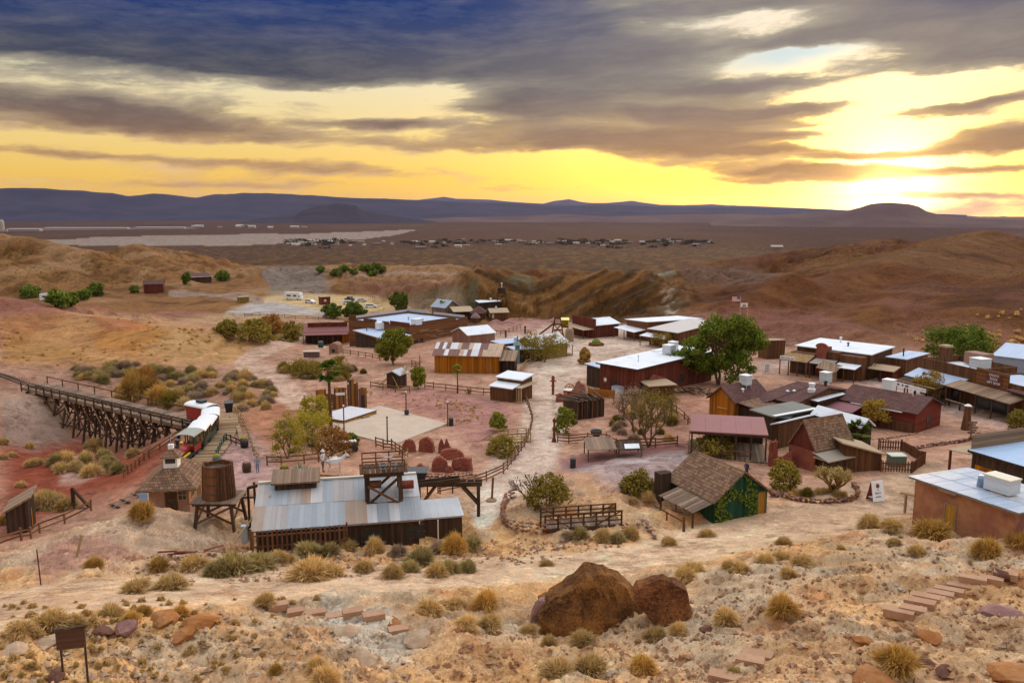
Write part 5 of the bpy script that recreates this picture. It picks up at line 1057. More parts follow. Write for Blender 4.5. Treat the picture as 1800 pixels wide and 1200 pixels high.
# oven, drum, low wall by the road
ov = thing('beehive_oven', 'pink brick vaulted oven beside the road bend', 'oven', G(590, 620), -.2)
q = MB(); n = 10; P = [(-1.0, 0), (-1.0, 1.5)] + [(-math.cos(i * math.pi / n), 1.5 + .75 * math.sin(i * math.pi / n)) for i in range(1, n)] + [(1.0, 1.5), (1.0, 0)]; q.prism([(x, -1.1, z - (.6 if z == 0 else 0)) for x, z in P], (0, 2.4, 0)); q.build('vault', shingle('oven_brick', (.36, .19, .13), .4, .15, .12), ov); MB().box(-.35, .35, -1.14, -1.105, .3, 1.0).build('mouth', BLACK, ov)
dr = thing('water_drum', 'dark green water tank on a pale slab by the road bend', 'tank', G(564, 611)); MB().lathe([(.62, .1), (.62, 1.25), (.5, 1.45), (.25, 1.55)], 14).build('drum', GREEN, dr, True); MB().box(-1.1, 1.3, -.9, .9, -.4, .095).build('slab', CONC, dr)
cs = thing('low_store', 'low dark masonry store with pale lid beside the oven', 'store', G(548, 628), .1); MB().box(-1.5, 1.5, -.7, .9, -.6, 1.2).build('wall', rock('dark_masonry', (.10, .075, .075), (.15, .11, .11), 1.5, .5), cs); MB().box(-1.65, 1.65, -.85, 1.05, 1.203, 1.33).build('lid', CONC, cs)
# little white-roofed chapel-like house, bandstand
s5 = house('white_roof_cottage', 'small plank cottage with white metal gable roof behind the barn', (795, 601), (823, 608), C=(862, 601), h=2.4, roof='gy', rise=1.3, wall=boards('pink_boards', (.24, .135, .10), .25, 0, .2, .2), rmat=R_WHITE, over=.3)
bs = thing('bandstand_tower', 'dark round two tiered wooden tower with domed roof', 'tower', G(836, 592))
for i in range(8):
    a = i * math.pi / 4; beam('post', (1.5 * math.cos(a), 1.5 * math.sin(a), -.3), (1.4 * math.cos(a), 1.4 * math.sin(a), 2.6), .16, .16, W_DARK, bs)
    beam('post', (.85 * math.cos(a), .85 * math.sin(a), 3.4), (.8 * math.cos(a), .8 * math.sin(a), 4.7), .1, .1, W_BROWN, bs); b_ = a + math.pi / 4; beam('rail', (1.5 * math.cos(a), 1.5 * math.sin(a), .9), (1.5 * math.cos(b_), 1.5 * math.sin(b_), .9), .08, .12, W_BROWN, bs)
MB().lathe([(2.2, 2.5), (2.2, 2.62), (1.1, 3.4)], 12).build('lower_roof', R_SHAKE, bs); MB().lathe([(1.25, 4.7), (1.1, 5.1), (.6, 5.6), (.1, 5.9)], 12).build('dome', rolled('dome_lead', (.20, .13, .12), .2), bs); MB().lathe([(1.4, -.2), (1.4, 2.45)], 12).build('core', B_DARK, bs); MB().lathe([(.75, 3.3), (.75, 4.68)], 10).build('lantern', B_BROWN, bs)
s6 = house('olive_gable_house', 'olive boarded gable house with pale metal roof at the street corner', (943, 634), (997, 626), depth=6.2, h=2.9, roof='gx', rise=1.4, wall=B_OLIVE, rmat=sheet('pale_grey_sheet', (.55, .53, .50), .7, .15, (.38, .28, .2), .1, .5), over=.4); L, W, h = DIM[s6.name]; awning(s6, L + .05, L + 1.9, .2, W * .8, 2.2, 2.5, R_BLUE, 2, W_PALE); MB().box(L + .05, L + 1.8, .2, W * .8, -.4, .25).build('porch_floor', W_GREY, s6)
s7 = house('flat_blue_store', 'low store with pale bluish flat roof between barn and olive house', (862, 600), (881, 606), C=(928, 592), h=2.8, roof='shed', rise=.2, wall=B_BROWN, rmat=R_BLUE, over=.3, at='eave'); L, W, h = DIM[s7.name]; vent(s7, L * .6, W * .7, h + .2, 1.0, .18); vent(s7, L * .5, W * .45, h + .2, .6, .25)
s8 = house('green_stack_shop', 'narrow shop with blue flat roof and green flue behind the barn lean-to', (890, 610), (903, 616), C=(925, 600), h=2.5, roof='flat', wall=B_DARK, rmat=R_BLUE, over=.25, at='eave'); L, W, h = DIM[s8.name]; MB().lathe([(.45, -.5), (.45, 3.6), (.9, 3.65), (.25, 4.4), (.1, 5.4)], 10, (L + .8, .3, 0)).build('flue', paint('verdigris', (.16, .26, .25), .6), s8)
# far sheds at the foot of the ridge
f1 = house('blue_roof_shed', 'weathered shed with steep blue-grey roof below the banded ridge', (783, 556), (806, 553), depth=6, h=2.6, roof='gy', rise=1.9, wall=B_GREY, rmat=sheet('slate_sheet', (.27, .31, .40), .8, .05, corr=.15), over=.35)
f2 = house('brown_awning_store', 'brown store with long tan awnings under the ridge', (800, 561), (830, 560), depth=5, h=2.2, roof='shed', rise=.7, wall=B_DARK, rmat=R_TAN, over=.6)
f3 = house('maroon_hip_hut', 'hut with maroon pyramid roof beside the brown stores', (829, 562), (853, 562), depth=5.5, h=2.0, roof='hip', rise=1.7, wall=B_BROWN, rmat=R_MAROON, over=.4); L, W, h = DIM[f3.name]; win(f3, 'r', 1, .2, .8, 1.6, L, W, W_PALE, CREAM, 'door')
f4 = house('dark_tall_store', 'tall dark store with white sheet roof at the foot of the ridge', (843, 553), (879, 552), depth=6, h=3.6, roof='shedl', rise=.3, wall=B_DARK, rmat=R_WHITE, over=.3); L, W, h = DIM[f4.name]; vent(f4, L * .6, W * .3, h + .2, .9, .2, WHITE)
f5 = house('tan_roof_cabin', 'brown cabin with tan roof and two small white windows', (863, 562), (893, 561), depth=5, h=2.0, roof='gx', rise=.9, wall=B_BROWN, rmat=R_TAN, over=.35); L, W, h = DIM[f5.name]; win(f5, 'f', .4, .5, .45, 1.1, L, W, W_PALE, CREAM); win(f5, 'l', 1.2, .6, .6, .9, L, W, W_PALE, CREAM); vent(f5, L * .4, W * .45, h + .8, .6, .15, WHITE)
# playground mine with yellow box
mh = thing('mine_playframe', 'reddish timber headframe with ramp in the playground', 'headframe', G(980, 590))
for x in (-1.2, 1.2):
    for y in (-1, 1): beam('post', (x * 1.2, y, -.3), (x * .5, y * .5, 4.6), .2, .2, W_RED, mh)
for z in (1.4, 2.8, 4.2):
    for y in (-.9, .9): beam('beam', (-1.3 + z * .15, y * (1 - z * .1), z), (1.3 - z * .15, y * (1 - z * .1), z), .15, .18, W_RED, mh)
for y in (-.9, .9): beam('brace', (-1.3, y, .2), (.9, y * .7, 2.8), .13, .13, W_RED, mh); beam('brace', (1.3, y, .2), (-.9, y * .7, 2.8), .13, .13, W_RED, mh); beam('ramp_beam', (-4.4, y * .6, .3), (-.6, y * .6, 3.2), .2, .25, W_RED, mh)
for i in range(9): beam('tie', (-4.1 + i * .42, -.8, .6 + i * .32), (-4.1 + i * .42, .8, .6 + i * .32), .14, .1, W_RED, mh)
ys = thing('slide_tower', 'bright yellow boxed slide tower beside the playground headframe', 'slide', G(993, 590))
for x in (-.7, .7):
    for y in (-.7, .7): beam('leg', (x, y, -.2), (x, y, 2.0), .14, .14, YELLOW, ys)
MB().box(-.85, .85, -.85, .85, 2.0, 2.12).build('deck', YELLOW, ys); MB().box(-.85, .85, .72, .85, 2.122, 3.9).build('back_panel', YELLOW, ys); MB().box(-.85, -.72, -.85, .715, 2.122, 3.9).build('side_panel', paint('deep_yellow', (.5, .33, .02), .5), ys); MB().box(.72, .85, -.85, .715, 2.122, 3.9).build('side_panel', YELLOW, ys); MB().slab([(-1, -1, 3.95), (1, -1, 3.95), (1, 1, 4.3), (-1, 1, 4.3)], .1).build('roof', paint('pale_yellow', (.8, .68, .2), .5), ys)
for px, py, hh, m in ((923, 588, 2.2, YELLOW), (889, 593, 1.8, paint('pink_cap', (.6, .33, .25), .6))):
    g_ = thing('gate_post', 'dark gate post with %s cap by the arena' % ('yellow' if m == YELLOW else 'pink'), 'post', G(px, py)); MB().lathe([(.22, -.3), (.2, hh)], 10).build('post', W_DARK, g_); MB().lathe([(.28, 0), (.28, .12), (.16, .35)], 10, (0, 0, hh + .003)).build('cap', m, g_)
mw_ = thing('screen_mound', 'dark rounded wicker screen beside the street corner', 'screen', G(1001, 600)); MB().lathe([(1.0, -.2), (.95, 2.4), (.8, 2.9), (.3, 3.1)], 12).build('screen', W_GREY, mw_)
b9 = house('false_front_shop', 'red-brown false fronted shop with bright white gable roof', (1048, 594), (1087, 590), depth=8, h=3.0, roof='gx', rise=1.0, wall=B_RED, rmat=R_WHITE, over=.4); L, W, h = DIM[b9.name]; MB().box(-.75, -.5, -.5, W + .5, -.5, h + 1.6).build('false_front', B_RED, b9); awning(b9, -4.0, -.8, -.2, W, 2.2, 2.6, R_TAN, 3, W_RED)
b10 = house('museum_hall', 'brown hall with broad white roof and white porch under the hillside', (1101, 591), (1139, 601), C=(1212, 590), h=4.0, roof='shedl', rise=.5, wall=S_BROWN, rmat=R_WHITE, over=.4); L, W, h = DIM[b10.name]; awning(b10, -.5, L * .9, -3.2, -.05, 2.3, 2.7, R_WHITE, 3, W_BROWN)
b11 = house('pale_roof_hall', 'hall with broad pinkish white roof and white porch beside the big tree', (1141, 605), (1190, 613), C=(1250, 600), h=3.4, roof='shed', rise=1.0, wall=B_BROWN, rmat=rolled('pink_white_roof', (.56, .50, .47), .2, 2.0), over=.4); L, W, h = DIM[b11.name]; awning(b11, -.6, L * .8, -2.6, -.05, 2.2, 2.6, R_WHITE, 3, W_GREY)
for u in (.6, 2.2, 4.0): win(b11, 'f', u, .6, 1.0, 1.3, L, W, W_PALE)
# maroon hall in the middle
mh2 = house('maroon_hall', 'large maroon sided hall with white flat roof beside the big tree', (1054, 688), (1118, 701), C=(1229, 664), h=4.4, roof='shed', rise=.35, wall=B_RED, rmat=R_WHITE, over=.45, base=1.2, trim=W_DARK); L, W, h = DIM[mh2.name]
cooler(mh2, L * .55, W * .62, h + .3, 1.5, 1.3); cooler(mh2, L * .2, W * .85, h + .35, 1.2, 1.0); vent(mh2, L * .6, W * .2, h + .2, .9, .06)
win(mh2, 'f', 2.2, -.2, 1.0, 2.2, L, W, W_DARK, BLACK, 'door'); win(mh2, 'r', W * .25, 1.6, 1.4, .5, L, W, W_PALE, paint('pale_board', (.36, .26, .2), .7)); win(mh2, 'r', W * .55, .8, 1.0, 1.4, L, W, W_DARK)
ac = MB().box(3.4, 4.8, -1.3, -.2, -.2, 1.5).build('air_unit', VENT, mh2); MB().box(3.35, 4.85, -1.35, -.15, 1.503, 1.58).build('lid', STEEL, ac)
sg = MB().box(.8, 1.5, -.07, -.01, 1.5, 2.5).build('round_sign', MAROON, mh2); MB().lathe([(.3, 0), (.3, .02)], 14).build('disc', CREAM, sg).matrix_local = Matrix.Translation((1.15, -.075, 2.05)) @ Matrix.Rotation(math.pi / 2, 4, 'X')
m3 = house('blue_roof_wing', 'lower wing with bluish roofs behind the maroon hall', (1027, 640), (1056, 648), C=(1122, 618), h=3.3, roof='shed', rise=.3, wall=B_DARK, rmat=R_BLUE, over=.3, at='eave'); L, W, h = DIM[m3.name]; cooler(m3, L * .9, W * .8, h + .3, 1.4, 1.2); vent(m3, L * .1, W * .5, h + .2, .8, .06)
m4 = house('white_store_box', 'small white metal store with white lid against the maroon hall', (1039, 672), (1053, 678), depth=2.2, h=2.2, roof='flat', wall=paint('white_metal', (.58, .62, .68), .5), rmat=R_WHITE, over=.1)
m5 = house('tan_roof_kiosk', 'dark kiosk with flat tan roof in front of the maroon hall', (1142, 703), (1184, 700), depth=2.8, h=2.0, roof='shed', rise=.15, wall=B_BROWN, rmat=R_TAN, over=.35); L, W, h = DIM[m5.name]; win(m5, 'f', .5, 1.0, .9, .6, L, W, W_PALE, BLACK)
# ------------------------------------------------------------------ right half of the town
og = house('orange_gable_house', 'orange board gable house with brown shingle roof and rooftop cooler', (1246, 738), (1289, 748), depth=7.0, h=3.1, roof='gy', rise=1.5, wall=B_ORANGE, rmat=R_MAROON, over=.35, base=1.2)
L, W, h = DIM[og.name]; cooler(og, L * .62, W * .62, h + 1.1, 1.15, 1.2); vent(og, L * .8, W * .4, h + .6, .4, .12, WHITE); MB().box(L + .02, L + 3.6, 1.0, W - .3, -.5, 2.4).build('side_room', B_DARK, og); MB().slab([(L - .2, .4, 3.05), (L + 4.2, .4, 2.45), (L + 4.2, W, 2.45), (L - .2, W, 3.05)], .12).build('lean_to_roof', R_SHAKE, og)
beam('lamp_bracket', (L * .35, -.12, 2.0), (L * .75, -.12, 2.0), .1, .12, W_PALE, og); MB().box(-.06, L + .06, -.09, -.005, -.8, .35).build('plinth', B_GREY, og)
mr = house('maroon_shingle_house', 'wide building with maroon shingle roofs, cooler and white vents', (1342, 698), (1398, 711), C=(1449, 676), h=3.0, roof='gx', rise=1.2, wall=B_BROWN, rmat=R_MAROON, over=.4, at='eave')
L, W, h = DIM[mr.name]; cooler(mr, L * .35, W * .78, h + .9, 1.15, 1.3); q = MB().lathe([(.45, 0), (.5, .5), (.32, .6), (.3, 1.0), (.42, 1.05), (.42, 1.25)], 12, (L * .86, W * .32, h + .8)).build('exhaust_fan', WHITE, mr); vent(mr, L * .7, W * .62, h + 1.0, .6, .16, W_DARK); vent(mr, L * .45, W * .22, h + .5, .35, .12, WHITE); vent(mr, L * .3, W * .18, h + .4, .35, .12, WHITE)
mr2 = house('maroon_ridge_house', 'maroon shingle gable house joined between orange house and the cooler roof', (1318, 700), (1345, 708), C=(1392, 664), h=2.8, roof='gx', rise=1.3, wall=B_BROWN, rmat=R_MAROON, over=.3, at='eave')
wf = house('white_flat_store', 'store with dazzling white flat roof between two maroon roofs', (1393, 698), (1438, 707.5), C=(1481, 688), h=3.0, roof='shed', rise=.25, wall=B_DARK, rmat=R_WHITE, over=.3, at='eave', trim=W_DARK)
gf = house('grey_flat_store', 'store with grey-green rolled roof and white edge strip', (1317, 721), (1361, 735), C=(1402, 714), h=2.8, roof='shed', rise=.3, wall=B_DARK, rmat=R_GREY, over=.25, at='eave'); L, W, h = DIM[gf.name]; beam('edge_strip', (L + .1, -.2, h + .25), (L + .1, W, h + .5), .5, .06, WHITE, gf)
bf = house('tar_roof_store', 'store with black tar roof beside the grey-green roof', (1363, 735), (1388, 738), C=(1432, 713), h=2.6, roof='flat', wall=B_DARK, rmat=R_BLACK, over=.2, at='eave')
rp = thing('dining_patio', 'open patio with broad flat red roof on posts', 'patio', (0, 0, 0)); a, rz, L, W = frame((1213, 759), (1351, 767), (1368, 739), h=2.7); rp.location = a; rp.rotation_euler[2] = rz; W = max(W, 5.5)
R_PATIO = rolled('patio_roof', (.30, .135, .125), .15, 1.5)
nx_, ny_ = 5, 3
for i in range(nx_):
    for j in range(ny_): MB().slab([(L * i / nx_ + .006, W * j / ny_ + .006, 2.85 + .05 * j), (L * (i + 1) / nx_ - .006, W * j / ny_ + .006, 2.85 + .05 * j), (L * (i + 1) / nx_ - .006, W * (j + 1) / ny_ - .006, 2.9 + .05 * j), (L * i / nx_ + .006, W * (j + 1) / ny_ - .006, 2.9 + .05 * j)], .1).build('roof_panel', R_PATIO, rp)
for i in range(6):
    x = .2 + (L - .4) * i / 5; beam('post', (x, .15, -.8), (x, .15, 2.72), .16, .16, W_DARK, rp); beam('post', (x, W - .3, -.8), (x, W - .3, 2.76), .16, .16, W_DARK, rp)
beam('beam', (0, .15, 2.62), (L, .15, 2.62), .14, .24, W_DARK, rp); MB().box(-.1, L, -.2, W, -.9, .02).build('deck', B_GREY, rp)
for z in (.5, .95): beam('rail', (-.1, -.1, z), (L * .8, -.1, z), .06, .1, W_BROWN, rp); beam('rail', (-.1, -.1, z), (-.1, W, z), .06, .1, W_BROWN, rp)
MB().box(L * .2, L, W - .25, W - .1, .05, 2.7).build('back_wall', B_DARK, rp)
for i, (x, y) in enumerate(((.24, .35), (.36, .3), (.42, .55))):
    tb = thing('patio_table', 'round cream topped table under the red patio roof', 'table', Matrix.Translation(a) @ Matrix.Rotation(rz, 4, 'Z') @ Vector((L * x, W * y, .02)), 0, 'tables under the patio roof'); MB().lathe([(.55, .72), (.55, .77)], 16).build('tabletop', CREAM, tb); MB().lathe([(.28, 0), (.05, .06), (.05, .715)], 8).build('leg', BLACK, tb)
ws = house('white_sheet_hall', 'long hall with sloping white sheet roof behind the adobe barn', (1424, 726), (1513, 751), C=(1549, 749), h=2.7, roof='gx', rise=.7, wall=B_DARK, rmat=R_WHITE, over=.3, at='eave')
ws2 = house('white_lean_to_store', 'small store with tilted white roof between patio and adobe barn', (1353, 746), (1369, 750), C=(1412, 728), h=2.6, roof='shedl', rise=.3, wall=B_BROWN, rmat=R_WHITE, over=.2, at='eave')
ab = house('adobe_barn', 'steep gable barn with board gable over red adobe walls', (1388, 815), (1432, 830), C=(1482, 812), h=2.4, roof='gy', rise=2.5, wall=B_RED, rmat=R_SHAKE, over=.25, base=1.0)
L, W, h = DIM[ab.name]; MB().box(-.08, L + .03, -.14, -.004, -1, 2.1).build('adobe_facing', A_RED, ab)
awning(ab, L + .1, L + 2.0, -.5, W * .95, 1.75, 1.75, R_TAN, 0); MB().slab([(L - .1, -.4, 2.15), (L + 2.1, -.6, 1.7), (L + 2.1, W * .7, 1.7), (L - .1, W * .7, 2.15)], .09).build('front_lean_to', rolled('grey_tan_roof', (.30, .25, .20), .3, .5), ab); MB().box(L + .02, L + 1.7, .3, W * .6, -.6, 1.6).build('side_room', B_DARK, ab)
ab2 = house('plank_side_shed', 'plank shed with tan sloping roof beside the adobe barn', (1483, 829), (1548, 827), depth=4.2, h=1.7, roof='shedr', rise=1.1, wall=B_BROWN, rmat=R_TAN, over=.3, base=.8)
mb = house('maroon_barn_shop', 'maroon shop with long maroon shingle roof and white cooler', (1477, 737), (1607, 764), C=(1657, 749), h=2.7, roof='gx', rise=1.3, wall=S_RED, rmat=R_MAROON, over=.4, base=1.0)
L, W, h = DIM[mb.name]; cooler(mb, L * .42, W * .62, h + .95, 1.25, 1.4, WHITE); beam('gutter', (1.5, -.48, h - .12), (L * .85, -.48, h - .12), .08, .12, WHITE, mb); vent(mb, L * .8, W * .45, h + 1.0, .9, .05, WHITE); win(mb, 'r', W * .45, .5, .9, 1.4, L, W, MAROON); MB().box(L * .45, L + .02, -.10, -.01, -.9, 1.35).build('wainscot', B_BROWN, mb)
MB().slab([(-1.4, -3.2, 2.0), (3.2, -3.2, 2.0), (3.2, -.05, 2.5), (-1.4, -.05, 2.5)], .09).build('awning', rolled('maroon_awning', (.24, .10, .11), .3, 1.0), mb)
for x in (-1.2, 3.0): beam('awning_post', (x, -3.0, -.8), (x, -3.0, 1.9), .12, .12, W_DARK, mb)
# saloon row
sl = house('saloon_hall', 'broad white flat roofed hall at the foot of the hill', (1397, 608), (1532, 625), C=(1578, 614), h=4.2, roof='shed', rise=.3, wall=B_BROWN, rmat=R_WHITE, over=.3, at='eave', base=1.5)
L, W, h = DIM[sl.name]; vent(sl, L * .35, W * .8, h + .3, .9, .15, WHITE); vent(sl, L * .55, W * .5, h + .2, .6, .14, BLACK)
for x0, x1, z1, m in ((.0, .34, 3.5, B_BROWN), (.36, .50, 4.9, A_RED), (.52, .66, 4.3, B_BROWN), (.68, .98, 4.0, B_BROWN)): MB().box(L * x0, L * x1, -2.2, -.3, -1.2, z1).build('shop_front', m, sl)
q = MB(); cx = L * .43; q.prism([(cx + 1.1 * math.cos(i * math.pi / 10), -2.22, 4.9 + .7 * math.sin(i * math.pi / 10)) for i in range(11)], (0, .2, 0)); q.build('arched_top', A_RED, sl)
awning(sl, -.6, L * .35, -5.0, -2.25, 2.5, 3.4, shingle('tan_shakes', (.34, .20, .09), .3, .3, .3), 4, W_BROWN, -1.2); awning(sl, L * .36, L * .66, -4.6, -2.25, 2.5, 3.0, rolled('grey_awning', (.34, .29, .26), .3, .6), 3, W_RED, -1.2); awning(sl, L * .68, L * .97, -4.6, -2.25, 2.4, 2.8, R_WHITE, 3, W_BROWN, -1.2)
sb = MB().box(-.3, 2.4, -5.2, -5.1, 2.55, 3.15).build('name_board', WHITE, sl); [scribble(sb, m_, w_, .24, n_, 3 + n_, Matrix.Translation((x_, -5.203, 2.70))) for x_, w_, n_, m_ in ((.25, .7, 5, BLACK), (1.15, .85, 6, BLACK), (1.95, .55, 4, MAROON))]
for u in (.08, .16, .24): MB().box(L * u, L * u + .9, -2.24, -2.205, .3, 1.7).build('shop_window', GLASS, sl)
MB().box(L * .6, L * .74, -5.6, -4.4, -1.0, 2.0).build('stone_front', rock('pale_stone_wall', (.36, .24, .16), (.30, .19, .13), .9, .5), sl); MB().slab([(L * .52, -6.2, 2.2), (L * .78, -6.2, 1.8), (L * .78, -3.8, 2.6), (L * .52, -3.8, 3.1)], .12).build('thatch_roof', R_BOARD, sl)
sr = house('blue_corner_store', 'corner store with pale blue flat roof and dark flue', (1556, 628), (1594, 633), C=(1618, 620), h=3.4, roof='flat', wall=B_BROWN, rmat=R_BLUE, over=.2, at='eave', base=1.2); L, W, h = DIM[sr.name]; vent(sr, L * .5, W * .3, h + .1, 1.2, .12, BLACK); MB().box(-.5, L * .7, -1.8, -.1, -1, 2.4).build('red_front', S_RED, sr); awning(sr, -1.2, L, -4.2, -1.85, 2.0, 2.5, R_TAN, 3, W_DARK, -1)
cb = house('hill_cabin', 'small plank cabin with pale flat roof at the tree edge', (1347, 631), (1379, 630), depth=3.5, h=3.2, roof='shedb', rise=.3, wall=B_BROWN, rmat=R_TAN, over=.15)
# rock shop row
rs = house('rock_shop', 'long brown shop row with blue awning below the hill', (1617, 690), (1713, 716), depth=7, h=4.4, roof='flat', wall=B_BROWN, rmat=R_WHITE, over=.0, base=1.5, par=.9)
L, W, h = DIM[rs.name]; MB().slab([(-.6, -2.6, 2.75), (L * .86, -2.6, 2.75), (L * .86, -.02, 3.7), (-.6, -.02, 3.7)], .1).build('blue_awning', R_BLUE, rs); cooler(rs, L * .8, W * .35, h + .4, 1.9, 1.3)
for i in range(5): beam('porch_post', (-.4 + L * .21 * i, -2.45, -1.2), (-.4 + L * .21 * i, -2.45, 2.64), .15, .15, W_DARK, rs)
tw = MB().box(-.9, .3, 3.9, 5.1, 2.0, 6.6).build('chimney_tower', B_BROWN, rs); MB().box(-1.0, .4, 3.8, 5.2, 6.603, 6.9).build('tower_cap', R_TAN, tw); MB().box(L * .22, L * .55, W - 1.5, W + .5, h + .2, h + 1.9).build('roof_box', rolled('pink_roof_box', (.30, .16, .12), .2), rs)
for u in (.12, .34, .6): MB().box(L * u, L * u + 1.2, -.06, -.005, .2, 2.0).build('shop_window', GLASS, rs)
gs = house('gift_shop', 'brown false fronted gift shop with dark red name board', (1713, 716), (1800, 742), depth=7, h=4.3, roof='flat', wall=B_BROWN, rmat=R_BLUE, over=.0, base=1.5, par=.2)
L, W, h = DIM[gs.name]; MB().box(.02, L * .66, -.22, -.005, .5, h + 1.3).build('false_front', S_BROWN, gs); MB().slab([(-2.6, -2.9, 2.75), (L + .5, -2.9, 2.65), (L + .5, -.25, 3.35), (-2.6, -.25, 3.35)], .1).build('porch_roof', R_BOARD, gs)
for i in range(5): beam('porch_post', (-2.3 + (L + 2.4) * i / 4, -2.7, -1.2), (-2.3 + (L + 2.4) * i / 4, -2.7, 2.6), .15, .15, W_DARK, gs)
q = MB(); q.prism([(3.1 + 1.35 * math.copysign(abs(math.cos(a)) ** .5, math.cos(a)), -.225, h + .22 + .85 * math.copysign(abs(math.sin(a)) ** .6, math.sin(a))) for a in [i * math.pi / 12 for i in range(24)]], (0, -.06, 0)); sb = q.build('name_board', paint('sign_maroon', (.10, .02, .02), .5), gs)
for i, w_ in enumerate(('CALICO', 'ROCK', 'GIFT SHOP')): text('lettering', w_, .46, WHITE, sb, (3.1, -.30, h + .74 - i * .5), (math.pi / 2, 0, 0))
MB().box(L * .12, L, -2.7, -.2, -1.2, .2).build('boardwalk', B_GREY, gs); MB().box(.3, L - .4, -.25, -.21, .4, 2.2).build('shop_window', GLASS, gs)
for s_ in range(3): MB().box(L * .35, L * .55, -3.2 - s_ * .3, -2.92 - s_ * .3, -1.2, .05 - s_ * .2).build('step', W_GREY, gs)
for x in (.34, .56): beam('handrail', (L * x, -2.75, .95), (L * x, -4.0, .15), .06, .08, W_PALE, gs)
beam('rail', (-2.3, -2.75, .85), (L * .33, -2.75, .85), .06, .1, W_PALE, gs)
fs = house('end_shop', 'shop with maroon shingle roof past the gift shop', (1775, 735), (1840, 756), depth=8, h=3.6, roof='shed', rise=1.2, wall=B_BROWN, rmat=R_MAROON, over=.5, base=1.5)
bl = house('blue_hill_store', 'blue-grey metal store behind the gift shop on the slope', (1742, 668), (1830, 680), depth=6, h=4.0, roof='shed', rise=1.3, wall=paint('blue_metal', (.26, .32, .42), .5), rmat=R_BLUE, over=.2)
cw = thing('covered_walk', 'dark roofed walkway carrying a long white picture sign', 'walkway', G(1574, 697)); e = G(1640, 712) - cw.location; e.z = 0; rz = math.atan2(e.y, e.x); cw.rotation_euler[2] = rz; L = e.length
for x in (0, L * .5, L): beam('post', (x, 0, -.6), (x, 0, 2.4), .15, .15, W_DARK, cw); beam('post', (x, 2.2, -.6), (x, 2.2, 2.7), .15, .15, W_DARK, cw)
MB().slab([(-.3, -.3, 2.5), (L + .3, -.3, 2.5), (L + .3, 2.5, 2.9), (-.3, 2.5, 2.9)], .1).build('roof', B_DARK, cw); beam('ridge_board', (-.4, -.35, 2.62), (L + .4, -.35, 2.62), .06, .12, W_PALE, cw); sg = MB().box(.4, L * .85, -.42, -.36, 1.75, 2.35).build('long_sign', WHITE, cw)
for i, (x, w_) in enumerate(((.75, .5), (1.55, .35), (2.3, .7))): MB().prism([(x + w_ / 2 * math.cos(k * .785), -.422, 2.05 + .16 * math.sin(k * .785)) for k in range(8)], (0, -.012, 0)).build('picture', paint('sign_ink', (.07, .08, .10), .6), sg)
lp = thing('street_lamp', 'tapered brown lamp post with round cap at the street bend', 'lamp', G(1698, 755)); MB().add([(-.45, -.45, -.2), (.45, -.45, -.2), (.45, .45, -.2), (-.45, .45, -.2), (-.22, -.22, 2.9), (.22, -.22, 2.9), (.22, .22, 2.9), (-.22, .22, 2.9)], [(0, 1, 5, 4), (1, 2, 6, 5), (2, 3, 7, 6), (3, 0, 4, 7), (4, 5, 6, 7)]).build('post', B_BROWN, lp); MB().lathe([(.42, 2.95), (.42, 3.02), (.1, 3.2)], 14).build('cap', WHITE, lp)
sp_ = thing('signpost', 'wooden direction signpost with stacked arrow boards', 'sign', G(1706, 771)); beam('post', (0, 0, -.3), (0, 0, 2.1), .12, .12, W_BROWN, sp_)
for i in range(5): beam('arrow_board', (-.45 + .15 * (i % 2), -.1, .75 + i * .3), (.4 + .15 * (i % 3), -.1, .78 + i * .3), .05, .22, W_GREY, sp_)
# bottom right
ad = house('adobe_house', 'weathered adobe house with grey-blue flat metal roof and cooler', (1596, 846), (1789, 912), C=(1685, 820), h=2.5, roof='shedb', rise=.25, wall=A_TAN, rmat=R_GREY, over=.35, at='eave', base=1.4)
L, W, h = DIM[ad.name]; rm = [sheet('adobe_roof_a', (.40, .45, .54), 1.2, .05, (.32, .25, .2), .22, .5, 0, .1, .4), sheet('adobe_roof_b', (.34, .40, .50), 1.2, .08, (.3, .22, .18), .22, .5, 0, .1, .4), sheet('adobe_roof_c', (.44, .46, .50), 1.2, .05, (.32, .25, .2), .22, .5, 0, .1, .4)]
sheets(ad, -.36, L + .36, -.36, W + .36, h + .25 + .16 + .013, h + .16 - .013, 9, rm, rows=3, seed=8)
co = MB().box(L * .50, L * .50 + 1.9, W * .35, W * .35 + 1.2, h + .45, h + 1.45).build('roof_cooler', VENT, ad); MB().box(L * .50 - .05, L * .50 + 1.95, W * .35 - .05, W * .35 + 1.25, h + 1.453, h + 1.55).build('lid', CREAM, co); MB().tube([(L * .50 - .45, W * .35 + .6, h + .2), (L * .50 - .4, W * .35 + .6, h + .9), (L * .50 + .1, W * .35 + .6, h + 1.0)], .42, 14).build('duct', paint('blue_duct', (.17, .23, .34), .4, .2), co)
win(ad, 'f', L * .34, -.3, .8, 2.0, L, W, W_GREY, B_YELLOW, 'door'); pw_ = MB().box(L * .28, L * .46, -.35, -.3, h + .12, h + .36).build('eave_board', W_GREY, ad)
beam('side_rail', (-2.0, 1.0, .9), (-.1, .6, 1.25), .08, .16, W_PALE, ad); beam('side_post', (-1.4, .9, -.5), (-1.4, .9, .95), .14, .14, W_PALE, ad)
bk = house('blue_roof_house', 'dark house with sky blue roof and plank false front', (1702, 793), (1815, 827), C=(1796, 777), h=3.0, roof='flat', wall=B_DARK, rmat=sheet('sky_roof', (.36, .50, .70), 1.5, .03, corr=.3), over=.25, at='eave', base=1.4, trim=W_DARK); L, W, h = DIM[bk.name]
for i in range(4): beam('front_plank', (-.3, .2, h + .35 + i * .34), (-.3, W + .5, h + .35 + i * .34), .08, .32, W_GREY, bk)
